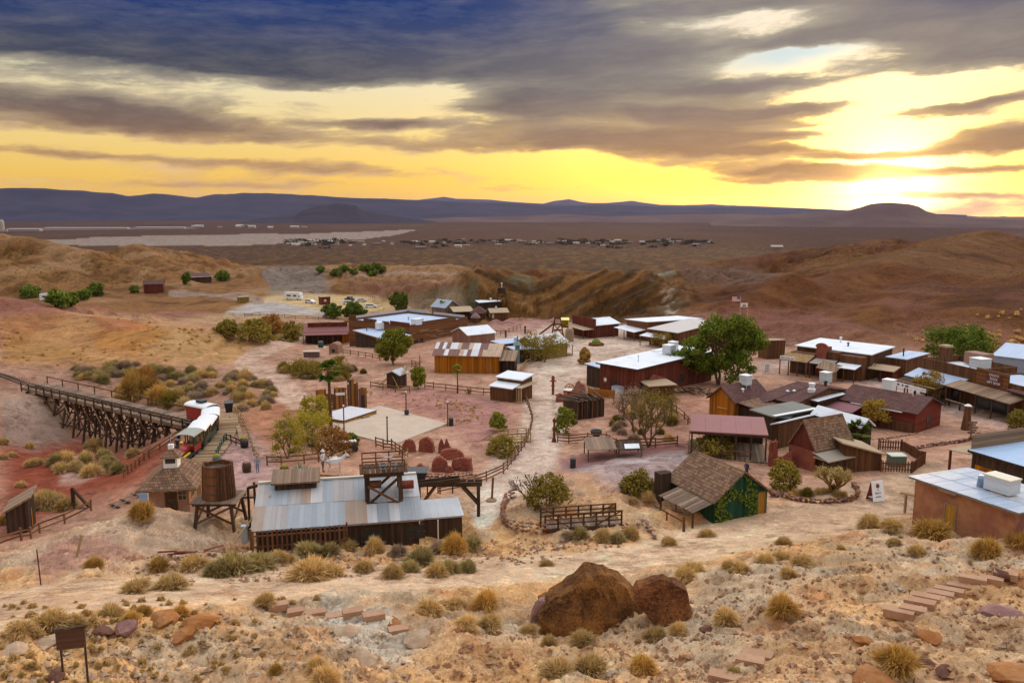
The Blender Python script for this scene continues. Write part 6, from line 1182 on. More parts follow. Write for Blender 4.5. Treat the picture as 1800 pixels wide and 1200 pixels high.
MB().slab([(-2.6, -.2, 2.6), (-.3, -.2, 2.75), (-.3, W * .8, 2.75), (-2.6, W * .8, 2.6)], .08).build('porch_roof', R_TAN, bk); beam('porch_post', (-2.3, 0, -.9), (-2.3, 0, 2.5), .18, .18, W_RED, bk); beam('porch_post', (-2.3, W * .7, -.9), (-2.3, W * .7, 2.5), .18, .18, W_RED, bk); MB().box(.4, 2.2, -.06, -.005, -.4, 1.9).build('door', B_ORANGE, bk)
for i in range(10): beam('picket', (-2.1 + i * .22, 0, -.6), (-2.1 + i * .22, 0, .5), .1, .04, W_RED, bk)
sw = thing('sandwich_board', 'white sandwich board sign with red back on the dirt path', 'sign', G(1539, 879), .35)
q = MB().add([(-.62, -.42, .05), (.62, -.42, .05), (.62, -.02, 1.75), (-.62, -.02, 1.75), (-.62, -.37, .05), (.62, -.37, .05), (.62, .03, 1.75), (-.62, .03, 1.75)], [(0, 1, 2, 3), (7, 6, 5, 4), (0, 4, 5, 1), (1, 5, 6, 2), (2, 6, 7, 3), (3, 7, 4, 0)]).build('front_panel', WHITE, sw)
MB().add([(-.62, .5, .05), (.62, .5, .05), (.62, .08, 1.72), (-.62, .08, 1.72), (-.62, .45, .05), (.62, .45, .05), (.62, .04, 1.72), (-.62, .04, 1.72)], [(3, 2, 1, 0), (4, 5, 6, 7), (1, 5, 4, 0), (2, 6, 5, 1), (3, 7, 6, 2), (0, 4, 7, 3)]).build('back_panel', REDP, sw)
tilt = math.atan2(1.7, .4); ink = paint('sign_navy', (.05, .06, .12), .6); MB().lathe([(.2, 0), (.2, .012)], 14).build('emblem', MAROON, q).matrix_local = Matrix.Translation((0, -.12, 1.35)) @ Matrix.Rotation(tilt, 4, 'X')
for i, (w_, h_, n_) in enumerate(((.24, .12, 3), (.68, .2, 7), (.62, .15, 8))): scribble(q, ink, w_, h_, n_, 20 + i, Matrix.Translation((0, -.213 - .07 * i, .98 - .3 * i)) @ Matrix.Rotation(-(math.pi / 2 - tilt), 4, 'X'))
MB().box(-.6, .6, -.1, .25, .32, .38).build('shelf', WHITE, sw)
# green house with porch
gh = house('green_house', 'small dark green gable house with brown shingle roof and plank porch', (1254, 919), (1347, 901), depth=6.0, h=1.95, roof='gy', rise=2.0, wall=boards('green_boards', (.016, .052, .030), .25, 0, .4, .45, (.05, .06, .02)), rmat=R_SHAKE, over=.35, base=1.2)
L, W, h = DIM[gh.name]; win(gh, 'f', L - .95, -.1, .7, 2.0, L, W, W_GREY, B_YELLOW, 'door'); 
g_ = random.Random(5)
for i in range(11):
    x0 = -2.3; y0 = -.2 + i * .42; MB().slab([(x0 + g_.uniform(-.15, .1), y0, 1.28), (.0, y0, 1.86), (.0, y0 + .38, 1.86), (x0 + g_.uniform(-.15, .1), y0 + .38, 1.28)], .04).build('roof_plank', W_GREY, gh)
for y in (-.1, 2.2, 4.3): beam('porch_post', (-2.15, y, -1.2), (-2.15, y, 1.22), .13, .13, W_BROWN, gh)
for i in range(10): beam('deck_plank', (-3.1 + i * .3, -.6, -.28), (-3.1 + i * .3, 4.4, -.28), .28, .08, W_GREY, gh)
beam('deck_edge', (-3.3, -.65, -.35), (0, -.65, -.35), .08, .2, W_BROWN, gh); beam('rail', (-3.3, -.5, .8), (-3.3, 3.6, .8), .07, .1, W_BROWN, gh); beam('rail_post', (-3.3, -.5, -.9), (-3.3, -.5, 1.25), .16, .16, W_BROWN, gh); beam('rail_post', (-3.3, 1.8, -.9), (-3.3, 1.8, .9), .1, .1, W_BROWN, gh)
MB().box(-1.5, -.35, W - .6, W + .3, .0, 2.7).build('chimney', B_DARK, gh); vl = MB()
r_ = np.random.default_rng(3); n = 700; xs, zs = r_.uniform(.1, L - .2, n), r_.uniform(0, 1, n); zz_ = zs * (1.95 + 2.0 * (1 - np.abs(xs / L * 2 - 1))) * .95; P = np.c_[xs, -.06 - r_.random(n) * .12, zz_]; N = np.c_[r_.normal(0, .4, n), -np.ones(n), r_.normal(.3, .4, n)]; N /= np.linalg.norm(N, axis=1, keepdims=True)
ok = (np.sin(xs * 2.1) + np.sin(zz_ * 2.7 + xs) > -.4) & ~((xs > L - 1.1) & (zz_ < 2.1)); o = bpy.data.objects.new('vines', leaf_mesh('vines', P[ok], N[ok], np.full(ok.sum(), .13), L_DARK, .6, 3)); col.objects.link(o); o.parent = gh
# small open roofs in the street
for nm, lab, px, py, w, d, hh, m in (('plank_shelter', 'low open shelter with rough plank roof beside the purple bank', 1034, 811, 3.2, 4.2, 1.35, W_GREY), ('dark_lean_to', 'dark lean-to with a white panel beside the plank shelter', 1088, 804, 2.8, 3.0, .9, W_DARK)):
    rt = thing(nm, lab, 'shelter', G(px, py), .12)
    for i in range(8): MB().slab([(-.2 + w * i / 8, -.3, hh), (-.21 + w * (i + 1) / 8, -.3, hh), (-.21 + w * (i + 1) / 8 + .5, d, hh + .1), (-.2 + w * i / 8 + .5, d, hh + .1 + .03 * (i % 2))], .06).build('roof_plank', m, rt)
    for x in (0, w - .4):
        beam('post', (x, 0, -.6), (x, 0, hh - .05), .11, .11, W_BROWN, rt); beam('post', (x + .4, d - .3, -.6), (x + .4, d - .3, hh + .3), .11, .11, W_BROWN, rt)
    if nm == 'dark_lean_to': MB().slab([(.6, -.1, hh + .09), (2.2, -.1, hh + .09), (2.5, 1.4, hh + .16), (.9, 1.4, hh + .16)], .03).build('white_panel', WHITE, rt)
tr_ = thing('transformer', 'green transformer box inside the picket enclosure', 'transformer', G(1575, 818)); MB().box(-.75, .75, -.6, .6, -.2, 1.1).build('cabinet', paint('sage_green', (.10, .17, .13), .5), tr_); MB().box(-.82, .82, -.67, .67, 1.103, 1.2).build('lid', paint('pale_lid', (.50, .52, .40), .5), tr_)
pickets('picket_enclosure', 'brown picket fence round the green transformer', [(1549, 829), (1603, 832), (1626, 815), (1585, 792), (1545, 790)], 1.15, .26, W_BROWN, .13)
# ------------------------------------------------------------------ railway
def smooth_line(P, step=.5):
    out = []; n = len(P)
    for i in range(n - 1):
        p0, p1, p2, p3 = P[max(i - 1, 0)], P[i], P[i + 1], P[min(i + 2, n - 1)]; k = max(2, int((p2 - p1).length / step))
        for j in range(k):
            t = j / k; out.append(.5 * ((2 * p1) + (p2 - p0) * t + (2 * p0 - 5 * p1 + 4 * p2 - p3) * t * t + (3 * p1 - p0 - 3 * p2 + p3) * t ** 3))
    return out + [P[-1]]
ZD = .62
dA, dB = atz(57, 677, ZD), atz(339, 743, ZD)
pts = [atz(-60, 645, ZD), atz(0, 658, ZD), dA, dA.lerp(dB, .5), dB] + [up(G(*p), .12) for p in ((356, 746), (368, 752), (372, 764), (362, 779), (345, 795), (325, 812), (297, 836), (250, 867), (195, 894))]
line = smooth_line(pts, .5)
tk = thing('railway_track', 'narrow gauge track curving off the trestle past the station', 'track', line[0]); O = line[0]
for s_ in (-.42, .42):
    V = []
    for i, p in enumerate(line):
        d = (line[min(i + 1, len(line) - 1)] - line[max(i - 1, 0)]); n = Vector((-d.y, d.x, 0)).normalized(); V.append(p - O + n * s_ + Vector((0, 0, .1)))
    MB().tube(V, .05, 5).build('rail', paint('rail_iron', (.26, .17, .12), .5), tk)
for i in range(0, len(line) - 1, 2):
    d = line[i + 1] - line[i]; n = Vector((-d.y, d.x, 0)).normalized(); beam('tie', line[i] - O - n * .8, line[i] - O + n * .8, .2, .12, W_DARK, tk)
te = thing('trestle_bridge', 'long dark timber railway trestle across the red ravine', 'bridge', dA, math.atan2((dB - dA).y, (dB - dA).x)); L = (dB - dA).length; ca, sa = math.cos(te.rotation_euler[2]), math.sin(te.rotation_euler[2])
def tz(x, y): return Zat(dA.x + x * ca - y * sa, dA.y + x * sa + y * ca) - dA.z
for y in (-1.0, -.35, .35, 1.0, 1.7): beam('stringer', (-.3, y, -.35), (L + .2, y, -.35), .22, .4, W_DARK, te)
nb = 15
for i in range(nb):
    x = 1.2 + (L - 2.0) * i / (nb - 1); beam('cap_beam', (x, -1.6, -.72), (x, 2.2, -.72), .26, .3, W_DARK, te)
    for y, sp in ((-1.3, -.55), (.3, 0), (1.9, .55)):
        zb = tz(x, y + sp) - .25
        if zb < -1.1: beam('pile', (x, y + sp * min(1.6, -zb / 3), zb), (x, y, -.86), .24, .24, W_DARK, te)
    zb = max(tz(x, -1.6), tz(x, 2.2)) + .2
    if zb < -1.8:
        beam('cross_brace', (x + .16, -1.6, zb), (x + .16, 2.1, -.95), .1, .18, W_DARK, te); beam('cross_brace', (x - .16, 2.4, zb), (x - .16, -1.4, -.95), .1, .18, W_DARK, te)
        if zb < -3: beam('girt', (x + .14, -1.8, zb * .55), (x + .14, 2.4, zb * .55), .1, .2, W_DARK, te)
for i in range(nb - 1):
    x0, x1 = 1.2 + (L - 2.0) * i / (nb - 1), 1.2 + (L - 2.0) * (i + 1) / (nb - 1); z0, z1 = tz(x0, -1.5), tz(x1, -1.5)
    if min(z0, z1) < -2.2:
        beam('sway_brace', (x0, -1.62, -1.0), (x1, -1.72, max(z1 + .3, -4.2)), .09, .2, W_PALE if i in (4, 7, 8) else W_BROWN, te); beam('sway_brace', (x1, -1.66, -1.0), (x0, -1.76, max(z0 + .3, -4.2)), .09, .18, W_DARK, te); beam('sway_brace', (x0, 2.1, -1.0), (x1, 2.3, max(z1 + .3, -4.2)), .09, .18, W_DARK, te)
    if min(z0, z1) < -4.4: beam('girt', (x0, -1.75, -4.0), (x1, -1.75, -4.0), .1, .2, W_DARK, te)
npn = 18
for i in range(npn + 1):
    x = -.2 + (L + .3) * i / npn; beam('rail_post', (x, -1.55, -.7), (x, -1.55, .75), .16, .16, W_DARK, te); 
    if i % 2 == 0: beam('rail_post', (x, 2.35, -.5), (x, 2.35, 1.0), .12, .12, W_DARK, te)
    if i < npn:
        x1 = x + (L + .3) / npn; beam('side_board', (x + .1, -1.50, -.28), (x1 - .1, -1.50, -.28), .06, .42, W_GREY, te); beam('hand_rail', (x + .02, -1.53, .62), (x1 - .02, -1.53, .62), .08, .16, W_GREY, te); beam('hand_rail', (x, 2.35, .92), (x1, 2.35, .92), .07, .12, W_DARK, te)
nw = 60
for i in range(nw): x = -.2 + (L + .3) * i / nw; beam('deck_plank', (x, .75, -.10), (x, 2.25, -.10), (L + .3) / nw * .93, .08, W_GREY, te); beam('deck_plank', (x, -1.4, -.11), (x, -.55, -.11), (L + .3) / nw * .93, .07, W_GREY, te)
# train: each vehicle stands on the track at its own arc position
acc_ = [0.0]
for a, b in zip(line[:-1], line[1:]): acc_.append(acc_[-1] + (b - a).length)
def on_line(s):
    i = min(max(int(np.searchsorted(acc_, s)) - 1, 0), len(line) - 2); t = (s - acc_[i]) / max(acc_[i + 1] - acc_[i], 1e-6); d = line[i + 1] - line[i]; return line[i].lerp(line[i + 1], t) + Vector((0, 0, .15)), math.atan2(d.y, d.x)
def s_of(px, py):
    q = G(px, py); return acc_[min(range(len(line)), key=lambda i: (line[i].xy - q.xy).length)]
def wheels(root, xs, r=.24, w=.5):
    for x in xs:
        for y in (-w, w): MB().lathe([(r * 1.1, -.04), (r * 1.1, 0), (r, .02), (r, .08)], 12).build('wheel', BLACK, root).matrix_local = Matrix.Translation((x, y, r)) @ Matrix.Rotation(math.pi / 2, 4, 'X')
def arch_roof(root, L, w, z, rise, mat, over=.15, t=.05):
    n = 8; P = [((w / 2 + over) * -math.cos(i * math.pi / n), z + rise * math.sin(i * math.pi / n)) for i in range(n + 1)]; Q = [(y * .97, q - t) for y, q in reversed(P)]
    return MB().prism([(-L / 2 - over, y, q) for y, q in P + Q], (L + 2 * over, 0, 0)).build('roof', mat, root)
def coach(s, body, roofm, label, caboose=False):
    p, a = on_line(s); r = thing('train_coach', label, 'train car', p, a); L = 3.3
    MB().box(-L / 2, L / 2, -.75, .75, .42, .55).build('floor', BLACK, r); wheels(r, (-.95, .95))
    MB().box(-L / 2, L / 2, -.78, -.72, .555, 1.05).build('side_panel', body, r); MB().box(-L / 2, L / 2, .72, .78, .555, 1.05).build('side_panel', body, r)
    for x in (-L / 2 + .05, -.48, .48, L / 2 - .05):
        for y in (-.74, .74): beam('post', (x, y, 1.055), (x, y, 1.95), .1, .08, body, r)
    for x in (-.95, 0, .95):
        st_ = MB().box(x - .2, x + .2, -.7, .7, .56, .85).build('bench', W_PALE, r); MB().box(x + .2, x + .26, -.7, .7, .85, 1.3).build('bench_back', W_PALE, st_)
    if caboose:
        for y in (-.74, .74): MB().box(-L / 2 + .1, L / 2 - .1, y - .03, y + .03, 1.055, 1.95).build('side_wall', body, r)
        MB().box(-L / 2, -L / 2 + .06, -.7, .7, .56, 1.95).build('end_wall', body, r); MB().box(L / 2 - .06, L / 2, -.7, .7, .56, 1.95).build('end_wall', body, r); MB().box(-.5, .5, -.35, .35, 2.3, 2.55).build('roof_hatch', BLACK, r)
    arch_roof(r, L, 1.6, 1.96, .32, roofm); r.scale = (1.14, 1.14, 1.18); return r
sc_ = s_of(358, 747)
BODY = paint('coach_green', (.012, .035, .025), .4); WR = paint('coach_white_roof', (.74, .74, .75), .5, 0, .15); GRR = paint('engine_grey_roof', (.30, .29, .25), .6, 0, .3)
coach(sc_, REDP, WR, 'red caboose with white arched roof and dark hatch at the train end', True); coach(sc_ + 4.2, MAROON, WR, 'open coach with white roof and dark red sides next to the caboose'); coach(sc_ + 8.4, BODY, WR, 'open coach with white roof and black-green sides in mid train'); coach(sc_ + 12.6, BODY, WR, 'open coach with white roof coupled behind the engine tender', False)
p, a = on_line(sc_ + 17.4); en = thing('locomotive', 'small red and black steam style locomotive with grey cab roof', 'locomotive', p, a)
en.scale = (1.14, 1.14, 1.18); MB().box(-2.2, 2.0, -.72, .72, .38, .55).build('frame', BLACK, en); wheels(en, (-1.7, -.8, .2, 1.1), .28); bo = MB().tube([(-.3, 0, 1.05), (1.75, 0, 1.05)], .48, 14).build('boiler', REDP, en, True); MB().tube([(1.752, 0, 1.05), (1.85, 0, 1.05)], .42, 14).build('smokebox_door', BLACK, bo); MB().lathe([(.14, 1.45), (.14, 1.9), (.28, 2.15), (.2, 2.25)], 12, (1.45, 0, 0)).build('smokestack', BLACK, en); MB().lathe([(.2, 1.45), (.2, 1.75), (.05, 1.85)], 12, (.6, 0, 0)).build('steam_dome', paint('brass', (.6, .38, .08), .3, .8), en); MB().box(1.9, 2.05, -.18, .18, 1.5, 1.78).build('headlamp', BLACK, en)
for y in (-.74, .74): MB().box(-2.1, -.4, y - .03, y + .03, .56, 1.15).build('cab_side', REDP, en); MB().box(-1.0, -.35, y - .035, y + .035, 1.155, 2.0).build('cab_panel', BODY, en)
for x in (-2.1, -.42):
    for y in (-.7, .7): beam('cab_post', (x, y, 1.1), (x, y, 2.05), .1, .08, BLACK, en)
MB().box(-1.9, -1.0, -.6, .6, .56, .9).build('seat', ORANGEP, en); MB().add([(2.0, -.65, .5), (2.0, .65, .5), (2.0, .65, .12), (2.0, -.65, .12), (2.65, 0, .12), (2.3, 0, .45)], [(0, 1, 5), (0, 5, 4, 3), (1, 2, 4, 5), (0, 3, 2, 1), (3, 4, 2)]).build('cowcatcher', BLACK, en)
q = arch_roof(en, 2.2, 1.6, 2.06, .25, GRR); q.location.x = -1.2; MB().box(.2, 1.9, .5, .62, .6, .75).build('running_board', YELLOW, en); MB().box(.2, 1.9, -.62, -.5, .6, .75).build('running_board', YELLOW, en)
# wooden platform and kerb beside the train
cl = smooth_line([up(G(*p), .22) for p in ((394, 724), (399, 740), (397, 757), (388, 776), (372, 797), (352, 815))], .36); pf_ = thing('station_platform', 'curved plank platform beside the train', 'platform', cl[0])
for i in range(len(cl) - 1):
    d = cl[i + 1] - cl[i]; n = Vector((-d.y, d.x, 0)).normalized(); beam('plank', cl[i] - cl[0] - n * 1.25, cl[i] - cl[0] + n * 1.35, .33, .1, W_PALE if i % 3 else W_GREY, pf_)
kl = smooth_line([up(G(*p), .18) for p in ((406, 733), (414, 745), (421, 760), (424, 776))], .6); kb = thing('timber_kerb', 'pale curved timber kerb along the platform edge', 'kerb', kl[0])
for i in range(len(kl) - 1): beam('kerb_timber', kl[i] - kl[0], kl[i + 1] - kl[0], .5, .3, W_PALE, kb)
for px, py, l_, rz_ in ((403, 727, 1.7, 1.9), ):
    mc = thing('mine_cart', 'dark iron mine cart at the platform end', 'cart', G(px, py), rz_); MB().add([(-.7, -.4, .4), (.7, -.4, .4), (.7, .4, .4), (-.7, .4, .4), (-.95, -.6, 1.7), (.95, -.6, 1.7), (.95, .6, 1.7), (-.95, .6, 1.7)], [(0, 3, 2, 1), (0, 1, 5, 4), (1, 2, 6, 5), (2, 3, 7, 6), (3, 0, 4, 7), (4, 5, 6, 7)]).build('bucket', BLACK, mc); wheels(mc, (-.45, .45), .22, .4)
for i, (A, B, lab) in enumerate((((377, 815), (396, 776), 'dark green railing with planter along the platform'), ((398, 776), (424, 786), 'dark railing gate across the platform end'))):
    fence('platform_railing', lab, [A, B], .9, 2, 1.6, GREEN if i == 0 else W_DARK, None, .1, (.06, .12))
for px, py, m, lab in ((382, 818, GREEN, 'dark green tub planter at the platform railing'), (430, 786, BLACK, 'black tub at the platform gate'), (434, 829, W_DARK, 'dark barrel planter with pink flowers on the station plaza'), (500, 838, W_DARK, 'dark barrel beside the agave bed')):
    t_ = thing('barrel_planter', lab, 'planter', G(px, py)); MB().lathe([(.36, -.05), (.44, .35), (.46, .6), (.40, .95)], 14).build('barrel', m, t_, True); MB().lathe([(.455, .2), (.46, .24)], 14).build('hoop', BLACK, t_); MB().lathe([(.3, .955), (.33, 1.1), (.2, 1.25)], 9).build('plants', leafy('planter_leaf', (.2, .09, .09), (.55, .35, .33)) if px == 434 else L_OLIVE, t_)

# ------------------------------------------------------------------ stage, dance floor
fl = [G(*p) for p in ((566, 752), (690, 783), (786, 747), (668, 717))]; c = sum(fl, Vector()) / 4
pd = MB().slab([(p.x, p.y, max(q.z for q in fl) * .3 + p.z * .7 + .12) for p in fl], .5).build('dance_floor', CONC); tag(pd, 'pale concrete dance floor in front of the stage', 'floor')
a, rz, L, W = frame((586, 745), (605, 750), depth=3); sA, sB, sC = G(604, 748), G(662, 731), G(640, 716)
d = sB - sA; rz = math.atan2(d.y, d.x); L = d.length; sg = thing('open_stage', 'low white topped stage with yellow timber skirt and steps', 'stage', (sA.x, sA.y, min(sA.z, sB.z)), rz); nW = 4.6
MB().box(0, L, 0, nW, -.4, .72).build('base', B_YELLOW, sg); MB().box(-.06, L + .06, -.06, nW + .06, .723, .80).build('edge', W_DARK, sg); MB().box(0, L, 0, nW, .803, .83).build('floor', paint('stage_white', (.58, .54, .56), .7), sg)
for i in range(3): MB().box(L * .52, L * .52 + 1.2, -.32 * (3 - i) - .065, -.32 * (2 - i) - .068, -.3, .2 + i * .2).build('step', W_PALE, sg)
fc = thing('stage_facade', 'weathered board western facade behind the stage', 'facade', G(556, 722), 0); e = G(652, 716) - fc.location; fc.rotation_euler[2] = math.atan2(e.y, e.x); L = Vector((e.x, e.y)).length
for x0, x1, z1, y in ((0, .19, 3.0, 0), (.19, .34, 2.2, .3), (.33, .56, 3.1, .25), (.57, .70, 4.2, .1), (.70, .78, 3.6, .35), (.78, .93, 2.9, .0)):
    n = max(2, round((x1 - x0) * L / .3))
    for i in range(n): u = (x0 + (x1 - x0) * (i + .5) / n) * L; beam('board', (u, y, -.6), (u, y, z1 + rnd.uniform(-.12, .12)), (x1 - x0) * L / n * .96, .06, W_BROWN if rnd.random() < .6 else timber('orange_timber', (.27, .12, .04)), fc)
MB().box(L * .36, L * .53, .1, .2, 2.0, 2.35).build('white_sign', WHITE, fc); MB().box(L * .82, L * .89, -.09, -.04, .0, 1.9).build('doorway', BLACK, fc); MB().box(L * .58, L * .60, -.05, .05, 3.5, 3.75).build('lamp', WHITE, fc); MB().box(L * .55, L * .58, .12, .18, 2.2, 2.6).build('notice', CREAM, fc)
for px, py, hpx, lab in ((605, 763, 48, 'plain light pole at the stage corner'), (681, 780, 45, 'bare brown pole at the near corner of the dance floor'), (714, 732, 42, 'light pole with white lamp beside the dance floor'), (787, 749, 42, 'light pole beyond the right side of the dance floor'), (537, 735, 40, 'thin red-brown pole on the slope by the service road')):
    p = G(px, py); r_ = thing('light_pole', lab, 'pole', p); H = hpx / ppm(p); MB().tube([(0, 0, -.3), (.02, 0, H)], [.09, .07], 8).build('pole', W_BROWN, r_); MB().lathe([(.04, 0), (.12, .1), (.1, .22), (.02, .28)], 8, (.02, 0, H + .003)).build('lamp', WHITE if px != 681 else W_BROWN, r_)
for px, py, lab in ((715, 733, 'black trash barrel at the lamp pole by the dance floor'), (793, 748, 'black trash barrel past the dance floor corner'), (787, 650, 'black drum in the little rail pen by the playhouse'), (1007, 822, 'dark trash barrel at the purple bank')):
    t_ = thing('trash_barrel', lab, 'barrel', G(px, py)); MB().lathe([(.3, -.05), (.3, .9)], 12).build('drum', BLACK, t_); MB().lathe([(.33, .903), (.33, .98), (.1, 1.1)], 12).build('lid', BLACK, t_)

# ------------------------------------------------------------------ figures
SKIN = paint('skin', (.45, .26, .18), .6)
def skin_body(edges, co, rad, mats, pick, name, root, sub=2):
    me = bpy.data.meshes.new('t'); me.from_pydata(co, edges, []); o = bpy.data.objects.new('t', me); col.objects.link(o)
    m = o.modifiers.new('s', 'SKIN'); me.skin_vertices[0].data[0].use_root = True
    for v, r in zip(me.skin_vertices[0].data, rad): v.radius = r if hasattr(r, '__len__') else (r, r)
    s = o.modifiers.new('u', 'SUBSURF'); s.levels = s.render_levels = sub; dg = bpy.context.evaluated_depsgraph_get(); dg.update(); out = bpy.data.meshes.new_from_object(o.evaluated_get(dg)); bpy.data.objects.remove(o)
    out.materials.clear()
    for k in mats: out.materials.append(k)
    for p in out.polygons: p.material_index = pick(p.center); p.use_smooth = True
    b = bpy.data.objects.new(name, out); col.objects.link(b); b.parent = root; return b
def person(name, label, px, py, H, shirt, legs, rz=0.0, hat=None, hair=(.05, .03, .02), hold=0.0, lift=0.0, cat='person', skin=None, stride=.05):
    p = G(px, py) + Vector((0, 0, lift)); r = thing(name, label, cat, p, rz); k = H / 1.75
    co = [(0, 0, .95), (0, 0, 1.12), (0, 0, 1.32), (0, .0, 1.46), (0, -.01, 1.53), (0, -.02, 1.63), (0, -.02, 1.70)]; rad = [(.15, .11), (.14, .10), (.17, .11), (.12, .085), .05, (.075, .09), (.06, .07)]; ed = [(i, i + 1) for i in range(6)]
    for s in (-1, 1):
        b = len(co); co += [(s * .09, 0, .86), (s * .10, -.02 + s * stride, .48), (s * .10, .02 + s * stride * 1.6, .10), (s * .11, -.13 + s * stride * 1.6, .04)]; rad += [.095, .066, .045, (.045, .035)]; ed += [(0, b), (b, b + 1), (b + 1, b + 2), (b + 2, b + 3)]
        b = len(co); co += [(s * .19, 0, 1.40), (s * .25, .03 - hold * .05, 1.13), (s * .25 - s * hold * .05, -.10 - hold * .25, .92 + hold * .18), (s * .24 - s * hold * .06, -.14 - hold * .33, .84 + hold * .24)]; rad += [.06, .045, .034, .032]; ed += [(2, b), (b, b + 1), (b + 1, b + 2), (b + 2, b + 3)]
    co = [tuple(v * k for v in c) for c in co]; rad = [tuple(v * k for v in q) if hasattr(q, '__len__') else q * k for q in rad]
    pick = lambda c: 0 if c.z > 1.50 * k or (abs(c.x) > .17 * k and c.z < (.93 + hold * .2) * k and c.z > .7 * k) else (1 if c.z > .92 * k else (2 if c.z > .09 * k else 3))
    skin_body(ed, co, rad, [skin or SKIN, shirt, legs, BLACK], pick, 'body', r)
    if hat: MB().lathe([(.19 * k, 1.685 * k), (.19 * k, 1.70 * k), (.105 * k, 1.715 * k), (.095 * k, 1.83 * k), (.05 * k, 1.86 * k)], 14, (0, -.02 * k, 0)).build('hat', hat, r, True)
    else: MB().lathe([(.088 * k, 1.62 * k), (.105 * k, 1.70 * k), (.08 * k, 1.77 * k), (.02 * k, 1.80 * k)], 12, (0, .005 * k, 0)).build('hair', paint('hair', hair, .7), r, True)
    f = MB()
    for s in (-1, 1): f.box(s * .033 * k - .012 * k, s * .033 * k + .012 * k, -.118 * k, -.105 * k, 1.655 * k, 1.668 * k)
    f.build('eyes', BLACK, r); MB().add([(-.014 * k, -.108 * k, 1.615 * k), (.014 * k, -.108 * k, 1.615 * k), (0, -.135 * k, 1.618 * k), (0, -.108 * k, 1.655 * k)], [(0, 1, 2), (1, 3, 2), (3, 0, 2)]).build('nose', skin or SKIN, r); return r
person('person', 'person in blue-grey clothes walking on the station plaza', 453, 830, 1.72, paint('bluegrey_coat', (.22, .25, .33), .8), paint('slate_trousers', (.14, .16, .22), .8), .4, None, (.25, .18, .13))
person('person', 'person in dark navy jacket standing behind the green house', 1312, 841, 1.78, paint('navy_jacket', (.03, .03, .07), .8), paint('dark_jeans', (.03, .035, .05), .8), 2.2, None, (.03, .02, .02), 0.0, 0, 'person', None, .0)
STW = paint('statue_white', (.62, .58, .56), .7); ps = person('prospector_statue', 'painted prospector statue in white hat and white shirt leading a donkey', 568, 829, 2.1, STW, paint('statue_grey', (.16, .13, .13), .8), 1.1, STW, hold=.9, cat='statue', skin=paint('statue_skin', (.38, .24, .19), .7))
dk = thing('donkey_statue', 'white painted pack donkey statue beside the prospector', 'statue', G(588, 829), .35)
dc = [(0, 0, 1.05), (.45, 0, 1.08), (.75, 0, 1.18), (.98, 0, 1.45), (1.16, 0, 1.50), (1.40, 0, 1.32), (-.40, 0, 1.08), (-.62, 0, 1.05), (-.72, 0, .85), (-.74, 0, .55)]; dr_ = [(.27, .30), (.25, .29), (.17, .22), (.11, .15), (.11, .13), (.06, .07), (.25, .28), (.14, .18), .04, .03]; de = [(0, 1), (1, 2), (2, 3), (3, 4), (4, 5), (0, 6), (6, 7), (7, 8), (8, 9)]
for s in (-1, 1):
    b = len(dc); dc += [(.5, s * .14, .82), (.52, s * .14, .45), (.5, s * .14, .12), (.54, s * .14, .0)]; dr_ += [.10, .055, .04, .05]; de += [(1, b), (b, b + 1), (b + 1, b + 2), (b + 2, b + 3)]
    b = len(dc); dc += [(-.45, s * .15, .82), (-.36, s * .15, .58), (-.52, s * .15, .34), (-.48, s * .15, .0)]; dr_ += [.13, .07, .045, .05]; de += [(6, b), (b, b + 1), (b + 1, b + 2), (b + 2, b + 3)]
    b = len(dc); dc += [(1.08, s * .07, 1.62), (1.04, s * .12, 1.88)]; dr_ += [.04, .025]; de += [(4, b), (b, b + 1)]
skin_body(de, [tuple(v * 1.05 for v in c) for c in dc], dr_, [STW], lambda c: 0, 'body', dk)
for s in (-1, 1): MB().box(-.4, .35, s * .34 - .14, s * .34 + .14, .95, 1.38).build('pack', WHITE, dk)
for i in range(3): beam('tool', (-.5 + i * .25, -.2 + .2 * i, 1.45), (.5 + i * .3, .3 - .1 * i, 1.75 + .1 * i), .05, .05, W_PALE, dk)
ct = thing('ore_wagon', 'dark wooden wagon under the shrub by the statue', 'wagon', G(612, 793), .3); MB().box(-1.0, 1.0, -.5, .5, .5, 1.1).build('bed', W_DARK, ct); MB().box(-.9, .9, -.4, .4, 1.103, 1.2).build('load', WHITE, ct); wheels(ct, (-.65, .65), .38, .5)
SOILRED = rock('bed_soil', (.27, .13, .10), (.33, .18, .14), 1.2, .6); 

